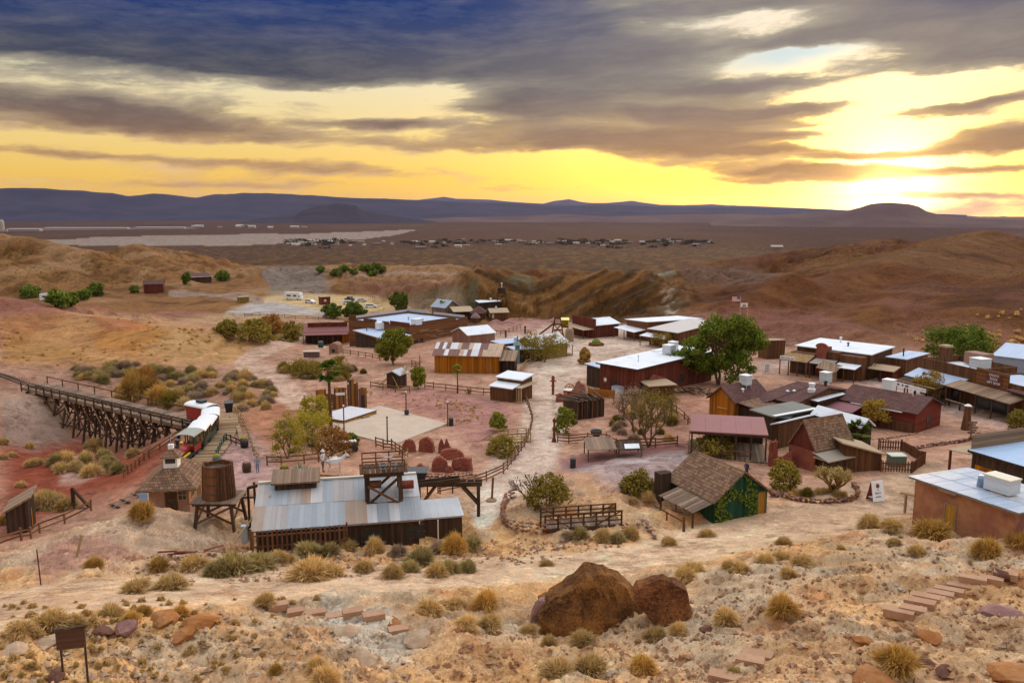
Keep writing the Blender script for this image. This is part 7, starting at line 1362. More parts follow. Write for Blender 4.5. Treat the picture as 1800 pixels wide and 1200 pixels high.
# ------------------------------------------------------------------ adobe ruins
def ruin(name, label, px, py, wpx, hpx, dep, mat, seed, lean=.3, rz=0.0, top=None):
    """eroded wall stub: thick slab with a worn top edge"""
    p = G(px, py); k = ppm(p); w, h = wpx / k, hpx / k; g = random.Random(seed); bm = bmesh.new(); n, mm = 13, 9; rows = []
    tops = [max(.25, min(1.05, (1 - lean * abs(i / n - .5) * 2) + g.uniform(-.14, .1))) for i in range(n + 1)] if top is None else [float(np.interp(i / n, np.linspace(0, 1, len(top)), top)) + g.uniform(-.06, .05) for i in range(n + 1)]
    for sd in (-1, 1):
        gr = [[bm.verts.new(((i / n - .5) * w * (1 - .08 * j / mm) + g.uniform(-.03, .03), sd * dep / 2 * (1 - .35 * j / mm) + g.uniform(-.045, .045), h * tops[i] * j / mm - .2 * (j == 0))) for j in range(mm + 1)] for i in range(n + 1)]; rows.append(gr)
    f, b = rows
    for i in range(n):
        for j in range(mm): bm.faces.new((f[i][j], f[i + 1][j], f[i + 1][j + 1], f[i][j + 1])); bm.faces.new((b[i][j + 1], b[i + 1][j + 1], b[i + 1][j], b[i][j]))
        bm.faces.new((f[i][mm], f[i + 1][mm], b[i + 1][mm], b[i][mm]))
    for j in range(mm): bm.faces.new((f[0][j + 1], b[0][j + 1], b[0][j], f[0][j])); bm.faces.new((f[n][j], b[n][j], b[n][j + 1], f[n][j + 1]))
    me = bpy.data.meshes.new(name); bm.to_mesh(me); bm.free(); me.materials.append(mat); o = bpy.data.objects.new(name, me); col.objects.link(o); o.location = p; o.rotation_euler[2] = rz; return tag(o, label, 'ruin')
for i, (px, py, w, h, d, lab, top, rz_) in enumerate([(719, 793, 24, 22, .8, 'rounded red adobe stub nearest the pole fence', [.5, .95, 1, .95, .6], .2), (750, 793, 26, 25, .9, 'square red adobe block standing alone among the ruins', [.8, 1, 1, .95, .7], -.2), (783, 795, 24, 26, .6, 'jagged red adobe wall with two thin spikes', [.6, 1.0, .45, .95, .5, .3], .3),
        (795, 806, 42, 20, .9, 'long low slumped adobe wall behind the ruins', [.7, .95, .9, .85, .4], .1), (773, 827, 28, 27, 1.0, 'broad round topped red adobe wall at the ruin front', [.55, .9, 1, .9, .6], .15), (812, 826, 36, 24, .8, 'flat topped red adobe wall at the street side of the ruins', [.7, .9, .95, 1, .95], -.35), (738, 829, 18, 15, .8, 'small slumped adobe heap at the ruin corner', [.4, .9, 1, .6], 0), (790, 830, 14, 12, .6, 'tiny adobe lump between two ruin walls', [.5, 1, .7], .4),
        (704, 828, 14, 10, .7, 'low adobe footing by the rope fence', [.6, 1, .8], .5)]): ruin('adobe_ruin', lab, px, py, w, h, d, A_RED, i + 3, .3, rz_, top)
ruin('adobe_ruin', 'tall curved pinkish adobe wall in the scrap yard', 1022, 712, 42, 44, .9, rock('pink_adobe', (.25, .125, .105), (.31, .165, .13), .8, .5), 40, .3, -.3, [.45, .8, 1, .85, .45, .25]); ruin('adobe_ruin', 'low red adobe wall beside the totem post', 990, 705, 26, 16, .8, A_RED, 41, .3, .3, [.5, .9, .7, .95, .6])
ruin('adobe_ruin', 'rounded adobe wing wall against the maroon hall', 1122, 692, 14, 44, .7, A_RED, 42, .3, -.4, [.8, 1, .95]); ruin('adobe_ruin', 'stepped adobe wall beside the maroon hall', 1150, 694, 44, 36, .7, A_RED, 43, .3, .5, [.75, .8, 1, 1, .85, .8]); ruin('adobe_ruin', 'tall red adobe door jamb beside the adobe barn', 1358, 818, 14, 44, .8, A_RED, 44, .3, -.2, [.9, 1, .95]); ruin('adobe_ruin', 'broken red adobe wall joining the adobe barn', 1378, 820, 26, 30, .6, A_RED, 45, .3, -.4, [.55, .6, .8, 1])
# scrap yard and totem
tt = thing('totem_post', 'carved dark totem post at the street edge', 'post', G(972, 693)); MB().lathe([(.2, -.3), (.2, 1.2), (.32, 1.3), (.2, 1.5), (.2, 2.0), (.34, 2.1), (.22, 2.35), (.28, 2.6), (.12, 2.9)], 9).build('post', W_RED, tt); beam('wing', (-.5, 0, 2.05), (.5, 0, 2.05), .12, .16, W_BROWN, tt)
dsd = house('scrap_shed', 'dark tumbledown shed of upright poles in the scrap yard', (1016, 738), (1062, 731), depth=3.5, h=2.4, roof='none', wall=B_DARK, base=.8)
for i in range(16): x = -.2 + i * .26; beam('pole', (x, -.12, -.5), (x + rnd.uniform(-.1, .1), -.12, 2.3 + rnd.uniform(0, .8)), .13, .13, W_DARK if i % 3 else W_BROWN, dsd)
for i in range(14): beam('roof_pole', (-.4 + i * .32, -.4, 2.45 + rnd.uniform(0, .1)), (-.6 + i * .32 + rnd.uniform(-1.2, 1.2), rnd.uniform(2.2, 3.9), 2.6 + rnd.uniform(-.3, .4)), .12, .12, W_GREY if i % 2 else W_DARK, dsd)
yb = MB().box(0, 2.3, -.05, .05, -.05, .5); hy = thing('plank_hoarding', 'orange plank hoarding between scrap shed and maroon hall', 'fence', up(G(1052, 708), .0), -.35)
for i in range(4): beam('plank', (-1.6, 0, 1.0 + i * .3), (2.4, 0, .95 + i * .3), .06, .28, timber('orange_timber', (.27, .12, .04)), hy)
for x in (-1.5, .4, 2.2): beam('post', (x, .08, -.4), (x, .08, 2.2), .12, .12, W_DARK, hy)
for i, (px, py, r_) in enumerate(((1001, 690, .7), (983, 703, .5), (995, 700, .45))):
    w_ = thing('wagon_wheel', ('upright rusty wagon wheel beside the white drum lid', 'rusty wheel leaning by the totem post', 'small rusty wheel on the low adobe wall')[i], 'wheel', G(px, py), .5 * i); q = MB().tube([(r_ * math.cos(a * .3927), 0, r_ + r_ * math.sin(a * .3927)) for a in range(17)], .06, 6, False)
    for a in range(8): q.bar((0, 0, r_), (r_ * math.cos(a * .785), 0, r_ + r_ * math.sin(a * .785)), .05, .05)
    q.build('wheel', W_RED, w_)
dl = thing('white_drum', 'low drum with white lid in the scrap yard', 'drum', G(1001, 693)); MB().lathe([(.9, -.2), (.9, .7)], 16).build('drum', W_RED, dl); MB().lathe([(.95, .703), (.95, .78)], 16).build('lid', CREAM, dl)
sc2 = thing('timber_pile', 'heap of dark broken timbers and scrap beside the maroon hall', 'timber pile', G(1205, 692))
for i in range(46): x, y = rnd.uniform(-3.4, 3.6), rnd.uniform(-1.4, 1.6); a = rnd.uniform(0, 3.14); l_ = rnd.uniform(.5, 1.5); z = rnd.uniform(.05, 1.0) * (1 - abs(x) / 4.5); beam('timber', (x - l_ * math.cos(a), y - l_ * math.sin(a) * .5, z), (x + l_ * math.cos(a), y + l_ * math.sin(a) * .5, z + rnd.uniform(-.2, .5)), .14, .12, W_DARK if i % 4 else W_GREY, sc2)
tub = thing('iron_pot', 'round black iron cauldron beside the rail fence', 'cauldron', G(1048, 767)); MB().lathe([(.3, .05), (.62, .35), (.72, .7), (.66, .78), (.6, .74), (.5, .4)], 16).build('pot', BLACK, tub, True)
fp = thing('fence_pillar', 'tall square brown pillar at the end of the street fence', 'post', G(974, 776)); MB().add([(-.35, -.35, -.2), (.35, -.35, -.2), (.35, .35, -.2), (-.35, .35, -.2), (-.14, -.14, .5), (.14, -.14, .5), (.14, .14, .5), (-.14, .14, .5), (-.11, -.11, 2.4), (.11, -.11, 2.4), (.11, .11, 2.4), (-.11, .11, 2.4)], [(0, 1, 5, 4), (1, 2, 6, 5), (2, 3, 7, 6), (3, 0, 4, 7), (4, 5, 9, 8), (5, 6, 10, 9), (6, 7, 11, 10), (7, 4, 8, 11), (8, 9, 10, 11)]).build('post', W_RED, fp); MB().lathe([(.2, 2.4), (.2, 2.55), (.03, 2.85)], 8).build('finial', W_RED, fp)
p2_ = thing('stone_footed_post', 'leaning post in a stone footing beside the ore trestle', 'post', G(864, 880)); beam('post', (0, 0, -.3), (.15, 0, 2.2), .2, .2, W_BROWN, p2_); MB().lathe([(.6, -.2), (.45, .15), (.2, .3)], 9).build('stones', A_STONE, p2_)

# ------------------------------------------------------------------ fences, walls, bridges
fence('street_fence', 'rail fence curving along the lower side of the main street', [(936, 742), (932, 762), (922, 785), (905, 808), (885, 832), (855, 846), (815, 858), (770, 868)], 1.0, 3, 2.0)
fence('street_fence', 'rail fence climbing along the street past the two roofed shed', [(916, 692), (924, 706), (931, 722), (936, 742)], 1.0, 2, 2.2)
fence('yard_fence', 'three rail fence closing the yard by the brown pillar', [(980, 777), (1000, 779), (1033, 776), (1066, 778), (1083, 788)], 1.0, 3, 2.4)
fence('yard_fence', 'rail fence under the bare tree up to the patio', [(1083, 788), (1118, 786), (1152, 786), (1190, 782)], 1.0, 3, 2.4); fence('yard_fence', 'rail fence climbing the yard behind the bare tree', [(1215, 752), (1203, 738), (1189, 727), (1170, 718), (1148, 711), (1120, 707)], 1.0, 2, 2.4)
fence('slope_fence', 'rail fence along the pink slope below the barn', [(652, 682), (695, 689), (720, 690)], 1.0, 2, 2.6); fence('slope_fence', 'long rail fence between the round bush and the two roofed shed', [(747, 682), (762, 684), (805, 689), (850, 694), (862, 694)], 1.0, 2, 2.4)
fence('ruin_fence', 'rail fence beside the dance floor corner above the ruins', [(661, 785), (674, 789), (689, 790), (702, 799), (716, 806)], 1.1, 3, 1.6); fence('rope_fence', 'pale twisted pole fence along the ruins', [(716, 806), (714, 818), (720, 836)], .9, 2, 1.0, W_PALE)
fence('garden_fence', 'low rail fence behind the statue garden', [(470, 818), (495, 818), (535, 815), (560, 812)], 1.0, 2, 2.2); fence('garden_fence', 'low timber edge rail in front of the statue garden', [(515, 848), (560, 850), (595, 852), (640, 850)], .9, 2, 1.8)
fence('plaza_fence', 'peeled pole fence winding from the mine cart to the plaza', [(412, 727), (424, 737), (433, 756), (440, 778), (447, 800), (455, 812)], .9, 2, 1.8, W_PALE)
fence('bank_fence', 'rail fence along the red bank below the tool shed', [(-15, 968), (38, 950), (70, 937), (114, 920), (160, 897)], .9, 2, 2.4); fence('track_fence', 'rail fence between track and ravine', [(218, 840), (245, 818), (262, 805), (300, 780), (330, 762)], .9, 2, 2.2)
fence('pen_fence', 'small rail pen by the playhouse corner', [(724, 645), (738, 648), (738, 636)], 1.2, 3, 1.4); fence('arena_fence', 'rail fence round the arena by the bandstand', [(858, 585), (880, 590), (902, 583), (915, 578)], 1.1, 2, 2.8); fence('arena_fence', 'rail fence at the far side of the arena', [(894, 561), (913, 560), (925, 562)], 1.1, 2, 2.6); fence('oven_fence', 'rail fence running from the oven to the green tree', [(603, 622), (630, 626), (655, 630), (668, 634)], 1.0, 2, 2.4)
fence('lot_fence', 'long low rail fence below the parking lot', [(430, 556), (500, 558), (560, 562), (610, 560)], 1.0, 2, 5.0); fence('lot_fence', 'long low rail fence along the far edge of the parking lot', [(510, 515), (570, 516), (640, 520), (700, 531)], 1.0, 1, 5.0)
fence('curve_fence', 'short pale rails beside the street at the barn lean-to', [(915, 655), (925, 642), (948, 633)], 1.0, 2, 2.4, W_PALE)
# timber stair deck beside the street
da, db = G(880, 778), G(932, 776); zt = G(936, 768).z + .15; dk_ = thing('stair_deck', 'pale timber deck with railed steps down from the street', 'deck', Vector((db.x, db.y, zt)), math.atan2((db - da).y, (db - da).x))
for i in range(14): beam('deck_plank', (-3.4 + i * .26, -.2, 0), (-3.4 + i * .26, 1.9, 0), .24, .07, W_PALE, dk_)
for y in (-.2, 1.9):
    for x in (-3.4, -2.2, -1.1, 0): beam('post', (x, y, -1.3), (x, y, 1.05), .1, .1, W_PALE, dk_)
    for z in (.35, .7, 1.02): beam('rail', (-3.4, y, z), (0, y, z), .05, .09, W_PALE, dk_); beam('stair_rail', (-3.4, y, z), (-6.2, y, z - 1.7), .05, .09, W_PALE, dk_)
    beam('stringer', (-3.4, y, -.1), (-6.3, y, -1.8), .08, .24, W_PALE, dk_)
    for t_ in (.35, .7, 1.0): beam('post', (-3.4 - 2.8 * t_, y, -1.9), (-3.4 - 2.8 * t_, y, 1.05 - 1.7 * t_), .1, .1, W_PALE, dk_)
for i in range(9): beam('tread', (-3.55 - i * .31, -.15, -.15 - i * .19), (-3.55 - i * .31, 1.85, -.15 - i * .19), .3, .06, W_PALE, dk_)
# footbridge over the dry wash
fa, fb = G(958, 936), G(1092, 922); d = fb - fa; L = Vector((d.x, d.y)).length; fbz = max(fa.z, fb.z) + .1; ft = thing('footbridge', 'dark timber footbridge with braced railings over the wash', 'bridge', Vector((fa.x, fa.y, fbz)), math.atan2(d.y, d.x))
for i in range(20): beam('deck_plank', (L * (i + .5) / 20, -.05, 0), (L * (i + .5) / 20, 1.6, 0), L / 20 * .93, .07, W_GREY, ft)
for y in (-.05, 1.6):
    beam('stringer', (-.2, y, -.2), (L + .2, y, -.2), .16, .28, W_DARK, ft)
    for i in range(7): beam('post', (L * i / 6, y, -.5), (L * i / 6, y, 1.15), .12, .12, W_DARK, ft)
    for z in (.38, .75, 1.1): beam('rail', (0, y, z), (L, y, z), .06, .11, W_BROWN, ft)
    beam('brace', (L * .68, y, .1), (L * .98, y, 1.05), .06, .1, W_BROWN, ft); beam('brace', (L * .02, y, 1.05), (L * .3, y, .1), .06, .1, W_BROWN, ft)
def stone_wall(name, label, pts, h=.8, rows=3, w=.4, size=.36, kinds=('rust', 'pale', 'purple')):
    P = smooth_line([G(*p) for p in pts], size * .9); O = P[0]; root = thing(name, label, 'wall', O)
    for i, p in enumerate(P):
        for rw in range(rows):
            o = bpy.data.objects.new('stone', rnd.choice(RK[rnd.choice(kinds)])); col.objects.link(o); o.parent = root; s = size * rnd.uniform(.45, .68); o.location = Vector((p.x, p.y, Zat(p.x, p.y))) - O + Vector((rnd.uniform(-.08, .08), rnd.uniform(-.1, .1), h * (rw + .3) / rows)); o.scale = (s, s * .9, s * .7); o.rotation_euler = (rnd.uniform(-.4, .4), rnd.uniform(-.4, .4), rnd.uniform(0, 6))
    return root
stone_wall('stone_wall', 'curved dry stone retaining wall beside the footbridge', [(905, 874), (890, 882), (884, 900), (886, 920), (905, 932), (935, 936), (958, 938)], 1.0, 3)
stone_wall('stone_wall', 'low stone edging below the footbridge end', [(1095, 935), (1120, 928), (1142, 935), (1150, 946)], .6, 2); stone_wall('stone_wall', 'ring of rocks round the cactus bed', [(1355, 872), (1400, 880), (1450, 884), (1495, 880), (1508, 868), (1500, 855)], .5, 2, .4, .42, ('dark', 'purple', 'rust')); stone_wall('stone_wall', 'row of small stones edging the maroon shop yard', [(1545, 772), (1580, 768), (1612, 762)], .3, 1, .3, .3)
stone_wall('stone_wall', 'stone edging along the lower street terrace', [(1585, 792), (1640, 784), (1700, 775), (1720, 765)], .45, 2, .3, .34, ('dark', 'purple')); stone_wall('stone_wall', 'rubble footing at the ruin front', [(735, 836), (765, 838), (800, 838), (830, 834)], .5, 2, .3, .34, ('dark', 'purple', 'rust'))
# flags
def flag(px, py, zx, kind, label, rz=0.05):
    p = G(px, py); r = thing('flagpole', label, 'flag', p); H = (p - Vector((0, 0, CZ))).length * 0 + zx; MB().tube([(0, 0, -.3), (0, 0, H)], [.06, .04], 8).build('pole', STEEL, r); w, h = 1.75, 1.05; z0 = H - h - .1
    if kind == 'us':
        for i in range(13): MB().box(-w, -.05, -.01, .01, z0 + h * i / 13, z0 + h * (i + 1) / 13).build('stripe', paint('flag_red', (.45, .05, .05), .7) if i % 2 == 0 else paint('flag_white', (.75, .72, .70), .7), r)
        MB().box(-.75, -.05, -.022, .022, z0 + h * 6 / 13, z0 + h * 1.002).build('canton', paint('flag_blue', (.04, .05, .16), .7), r)
        st_ = MB()
        for i in range(4):
            for j in range(5): st_.box(-.68 + j * .14 + .03, -.68 + j * .14 + .07, -.027, .027, z0 + h * .52 + i * .12, z0 + h * .52 + i * .12 + .04)
        st_.build('stars', paint('flag_white', (.75, .72, .70), .7), r)
    else:
        MB().box(-w * .85, -.05, -.01, .01, z0 + h * .17, z0 + h).build('field', paint('flag_white', (.75, .72, .70), .7), r); MB().box(-w * .85, -.05, -.01, .01, z0, z0 + h * .165).build('red_stripe', paint('flag_red', (.45, .05, .05), .7), r)
        b = [(-1.15, .38), (-1.1, .58), (-.85, .68), (-.6, .66), (-.42, .60), (-.35, .45), (-.45, .42), (-.5, .30), (-.6, .30), (-.62, .42), (-.85, .42), (-.9, .30), (-1.0, .30), (-1.02, .42)]; MB().prism([(x, -.012, z0 + z * h) for x, z in b], (0, -.01, 0)).build('bear', paint('bear_brown', (.14, .07, .03), .8), r); MB().box(-1.2, -.35, -.02, -.012, z0 + h * .24, z0 + h * .29).build('grass_bar', GREEN, r); MB().lathe([(.08, 0), (.08, .01)], 5).build('star', paint('flag_red', (.45, .05, .05), .7), r).matrix_local = Matrix.Translation((-1.3, -.012, z0 + h * .82)) @ Matrix.Rotation(math.pi / 2, 4, 'X')
    return r
def top_h(px, base, ytop):
    p = G(px, base); d = (p - Vector((0, 0, CZ))).length; return (base - ytop) / F * d * 1.01
flag(1298, 612, top_h(1298, 612, 524), 'us', 'tall flagpole with red, white and blue striped flag above the big tree'); flag(1311, 612, top_h(1311, 612, 535), 'ca', 'flagpole with white bear flag above the big tree')
# sign frames in the streets
for px, py, wpx, hpx, lab, letters in ((1348, 656, 9, 17, 'white A-frame sign with dark letters by the saloon street', (3, 3, 2)), (1240, 661, 16, 22, 'white notice panel seen past the big tree trunk', ()), (1058, 591, 4, 9, 'small white notice by the planter in the upper street', ())):
    p = G(px, py); k = ppm(p); w, h = wpx / k, hpx / k; r = thing('street_sign', lab, 'sign', p); q = MB().box(-w / 2, w / 2, -.04, .02, .2, h).build('panel', WHITE if wpx < 16 else CREAM, r)
    for i, t_ in enumerate(letters): scribble(q, ink, w * .7, h * .2, t_, 30 + i, Matrix.Translation((0, -.043, h * (.70 - .27 * i))))
    for x in (-w / 2 + .05, w / 2 - .05): beam('leg', (x, .08, -.15), (x, .06, h * .9), .05, .05, W_PALE, r)
pt = thing('street_planter', 'low red planter bed in the upper street', 'planter', G(1048, 607)); MB().lathe([(1.7, -.2), (1.7, .5), (1.5, .5), (1.5, .3)], 10).build('kerb', W_RED, pt); MB().lathe([(1.2, .3), (.9, 1.0), (.3, 1.5)], 9).build('plants', L_GREEN, pt)
# foreground interpretive sign
fs_ = thing('info_sign', 'dark rusty sign panel on two posts above the path', 'sign', G(131, 1196), .25); p0, p1 = (G(112, 1194) - fs_.location), (G(155, 1199) - fs_.location); Mi = Matrix.Rotation(-.25, 4, 'Z'); p0, p1 = Mi @ p0, Mi @ p1
for q in (p0, p1): beam('post', (q.x, q.y, q.z - .3), (q.x, q.y, 1.82), .06, .06, timber('rusty_iron', (.06, .04, .03), .2), fs_)
MB().box(p0.x - .05, p1.x + .05, min(p0.y, p1.y) - .09, min(p0.y, p1.y) - .035, 1.12, 1.8).build('panel', boards('sign_panel', (.085, .05, .036), .17, 1, .25, .3, (.16, .11, .08)), fs_); MB().box(p0.x - .1, p1.x + .1, min(p0.y, p1.y) - .12, min(p0.y, p1.y) - .0, 1.803, 1.86).build('top_rail', W_DARK, fs_)
# stone stairs on the right slope and lower edge
def stairs(name, label, pts, w, rz, n):
    P = smooth_line([G(*p) for p in pts], .1); O = P[0]; root = thing(name, label, 'stairs', O); g = random.Random(9)
    for i in range(n):
        p = P[int((len(P) - 1) * i / max(n - 1, 1))]; p = Vector((p.x, p.y, Zat(p.x, p.y))) - O; ww = w * g.uniform(.85, 1.15); c, s = math.cos(rz + g.uniform(-.08, .08)), math.sin(rz)
        q = [(-ww / 2, -.26), (ww / 2 * g.uniform(.9, 1.1), -.3), (ww / 2, .24), (-ww / 2 * g.uniform(.85, 1.1), .28)]; MB().slab([(p.x + x * c - y * s, p.y + x * s + y * c, p.z + .28 + .05 * (x / ww)) for x, y in q], .36).build('step', rock('sandstone_step', (.42, .27, .19), (.36, .22, .15), 1.0, .5), root)
stairs('stone_stairs', 'flight of flat sandstone steps climbing the right slope', [(1580, 1081), (1612, 1066), (1650, 1046), (1690, 1030), (1735, 1022), (1768, 1014)], 1.25, -.55, 14); stairs('stone_stairs', 'three flat sandstone steps at the foot of the slope', [(1275, 1197), (1308, 1178), (1332, 1157)], 1.15, -.45, 3); stairs('stone_stairs', 'broken row of pale flat steps below the path', [(490, 1068), (535, 1074), (580, 1084), (640, 1092), (700, 1112)], 1.0, .3, 7)
# vehicles in the lot
def car(name, label, px, py, L, W, H, body, rz, kind='car', cat='car'):
    r = thing(name, label, cat, G(px, py), rz); z = .32
    if kind == 'rv':
        prof = [(-L / 2, .45), (L / 2, .45), (L / 2, 1.35), (L / 2 - .9, 1.55), (L / 2 - 1.2, 2.0), (L / 2 - .3, 2.05), (L / 2 - .5, H), (-L / 2, H)]
    elif kind == 'truck': prof = [(-L / 2, .4), (L / 2, .4), (L / 2, 1.0), (L / 2 - 1.0, 1.1), (L / 2 - 1.6, H), (.0, H), (-.3, 1.1), (-L / 2, 1.1)]
    else: prof = [(-L / 2, .35), (L / 2, .35), (L / 2, .8), (L / 2 - .9, .95), (L / 2 - 1.6, H), (-L / 2 + .6, H), (-L / 2 + .05, 1.0)]
    MB().prism([(x, -W / 2, q) for x, q in prof], (0, W, 0)).build('body', body, r)
    for x in (-L * .31, L * .31):
        for y in (-W / 2, W / 2):
            w_ = MB().lathe([(.34, -.1), (.34, .1)], 14).build('wheel', BLACK, r); w_.matrix_local = Matrix.Translation((x, y, .34)) @ Matrix.Rotation(math.pi / 2, 4, 'X'); MB().lathe([(.18, -.108), (.18, .108)], 10).build('rim', STEEL, w_)
    for y in (-W / 2 - .006, W / 2 + .006):
        if kind == 'rv': MB().box(-L * .35, -L * .1, y - .005, y + .005, 1.5, 2.1).build('window', GLASS, r); MB().box(.3, L * .25, y - .005, y + .005, 1.5, 2.1).build('window', GLASS, r); MB().box(L / 2 - 1.1, L / 2 - .5, y - .005, y + .005, 1.2, 1.5).build('window', GLASS, r)
        else: MB().prism([(L / 2 - 1.15, y, .98), (L / 2 - 1.62, y, H - .1), (-L / 2 + .8 if kind == 'car' else .1, y, H - .1), (-L / 2 + .5 if kind == 'car' else .0, y, .98)], (0, .004 if y > 0 else -.004, 0)).build('window', GLASS, r)
    for y in (-W * .36, W * .36): MB().box(L / 2 + .001, L / 2 + .03, y - .15, y + .15, .62, .78).build('headlight', CREAM, r)
    return r
WC = paint('car_white', (.72, .72, .74), .25, 0, .05)
car('motorhome', 'white motorhome parked on the sandy lot', 517, 527, 7.2, 2.3, 3.1, WC, -.3, 'rv', 'motorhome'); car('parked_car', 'white car parked alone beside the motorhome', 546, 533, 4.5, 1.8, 1.5, WC, -.5); car('parked_truck', 'dark pickup truck parked at the lot edge', 617, 529, 5.2, 1.9, 1.8, paint('car_dark', (.03, .035, .035), .3), 2.6, 'truck', 'truck'); car('parked_car', 'white car half hidden behind the lot trees', 612, 535, 4.5, 1.8, 1.5, WC, .2); car('parked_car', 'white car at the right end of the lot', 652, 541, 4.6, 1.8, 1.5, WC, .1); car('parked_car', 'pale car beside the low wall of the lot', 634, 531, 4.5, 1.8, 1.45, paint('car_pale', (.5, .5, .48), .3), .6); car('camper_truck', 'white camper parked among green trees on the left flat', 87, 529, 6, 2.3, 2.9, WC, .3, 'rv', 'camper'); car('parked_car', 'pale car beside the shrubs below the lot', 580, 558, 4.5, 1.8, 1.45, paint('car_grey', (.35, .36, .38), .3), .4)
kk = house('lot_kiosk', 'little brown kiosk with flat roof on the parking lot', (565, 536), (581, 535), depth=3, h=2.9, roof='flat', wall=B_RED, rmat=R_TAN, over=.4); L, W, h = DIM[kk.name]; win(kk, 'f', L * .3, 1.2, .9, .8, L, W, W_PALE, CREAM)
house('red_barn_shed', 'long dark red shed on the flat below the left hills', (253, 515), (288, 514), depth=6, h=3.8, roof='gx', rise=1.5, wall=B_RED, rmat=R_MAROON, over=.3); house('picnic_pavilion', 'dark open pavilion with white edged roof on the left flat', (336, 496), (372, 494), depth=6, h=2.6, roof='shed', rise=1.2, wall=B_DARK, rmat=R_MAROON, over=.6, trim=CREAM); house('low_wall_store', 'low tan block store at the parking entrance', (421, 532), (438, 531), depth=3, h=2, roof='flat', wall=B_OLIVE, rmat=R_TAN, over=.2)
wt2 = thing('hill_water_tower', 'slender timber watch tower below the banded ridge', 'tower', G(882, 541))
for x in (-1.2, 1.2):
    for y in (-1.2, 1.2): beam('leg', (x * 1.2, y * 1.2, -.4), (x, y, 4.5), .2, .2, W_DARK, wt2)
MB().box(-1.6, 1.6, -1.6, 1.6, 4.5, 4.7).build('deck', W_DARK, wt2); MB().box(-1.2, 1.2, -1.2, 1.2, 4.703, 6.3).build('cabin', B_DARK, wt2); MB().lathe([(.15, 6.3), (.15, 7.4), (.3, 7.5), (.1, 7.8)], 8).build('finial', CREAM, wt2)
# ------------------------------------------------------------------ trees and large shrubs
L_FEATHER = leafy('feathery_leaves', (.20, .17, .02), (.42, .34, .06)); L_AMBER = leafy('amber_leaves', (.20, .12, .02), (.44, .29, .06))
tree('big_tree', 'very large dark green tree at the heart of the town', 1263, 676, 156, 130, L_DARK, 20000, .28, 3, .24, None, 64, 'tree', 2, low=.09, lobes=[(-.27, .50, .19), (-.05, .76, .19), (.20, .74, .18), (.30, .48, .19), (.08, .45, .22), (-.36, .34, .12), (.22, .24, .20), (-.12, .30, .14), (.36, .62, .12)]); tree('green_tree', 'rounded lime green tree in front of the playhouse', 692, 640, 62, 62, L_LIME, 7000, .2, 5, .22, None, 34, low=.06); tree('round_bush_tree', 'egg shaped yellow-green bush tree by the slope fence', 736, 683, 30, 40, L_LIME, 3500, .2, 6, .17, None, 16, low=.04)
tree('street_tree', 'broad thin olive tree growing in the street before the olive house', 955, 637, 92, 52, L_OLIVE, 4200, .3, 8, .16, None, 30, low=.22); tree('hill_tree', 'spreading green tree at the hill foot behind the rock shop', 1682, 648, 104, 66, L_GREEN, 7000, .25, 9, .24, None, 34, low=.1); tree('corner_tree', 'small golden tree before the pale roofed hall', 1166, 610, 46, 26, L_AMBER, 2200, .25, 10, .2, None, 16)
tree('yard_tree', 'golden leaved tree against the maroon shop wall', 1538, 752, 50, 44, L_AMBER, 3200, .3, 12, .13, None, 18, low=.2); tree('walk_tree', 'olive-gold tree beside the covered walk', 1634, 705, 52, 46, L_AMBER, 3000, .3, 13, .14, None, 18, low=.2); tree('lot_tree', 'green tree at the left edge of the lot', 585, 560, 32, 26, L_GREEN, 2600, .25, 14, .35, None, 16, low=.08); tree('lot_tree', 'bright green tree in front of the parked cars', 623, 560, 42, 26, L_GREEN, 3200, .25, 15, .35, None, 20, low=.05)
tree('lot_tree', 'tall green tree behind the playhouse parapet', 703, 548, 34, 34, L_GREEN, 2800, .25, 16, .35, None, 16, low=.05); tree('lot_tree', 'small lime tree beside the blue roof shed', 779, 552, 20, 24, L_LIME, 1600, .25, 17, .35, None, 12, low=.05)
FL = 'trees on the left flat'
for i, (x, y, w, h, lab) in enumerate([(52, 524, 30, 20, 'round green tree alone on the left flat'), (104, 540, 36, 28, 'largest green tree beside the white camper'), (124, 537, 26, 20, 'green tree leaning on the camper tree'), (148, 527, 22, 18, 'green tree in the middle of the left flat'), (169, 519, 25, 19, 'green tree nearest the red shed track'), (236, 515, 16, 12, 'small green bush beside the red shed'), (328, 499, 15, 20, 'upright green tree beside the pavilion'), (391, 494, 26, 18, 'dark green tree right of the pavilion')]): tree('flat_tree', lab, x, y, w, h, L_GREEN, 1500, .2, 30 + i, .5, FL, 14, low=.03)
for i, (x, y, w, h) in enumerate([(563, 478, 18, 10), (605, 477, 20, 12), (590, 484, 18, 10), (622, 483, 16, 10), (648, 478, 22, 12), (662, 475, 22, 12), (638, 474, 16, 8), (655, 484, 20, 10), (672, 478, 14, 10)]): tree('wash_bush', 'green bush in the wash beyond the parking lot', x, y, w, h, L_GREEN, 700, .2, 50 + i, .7, 'green bushes in the wash beyond the lot', 9, 'bush', 1, 1, None, 0)
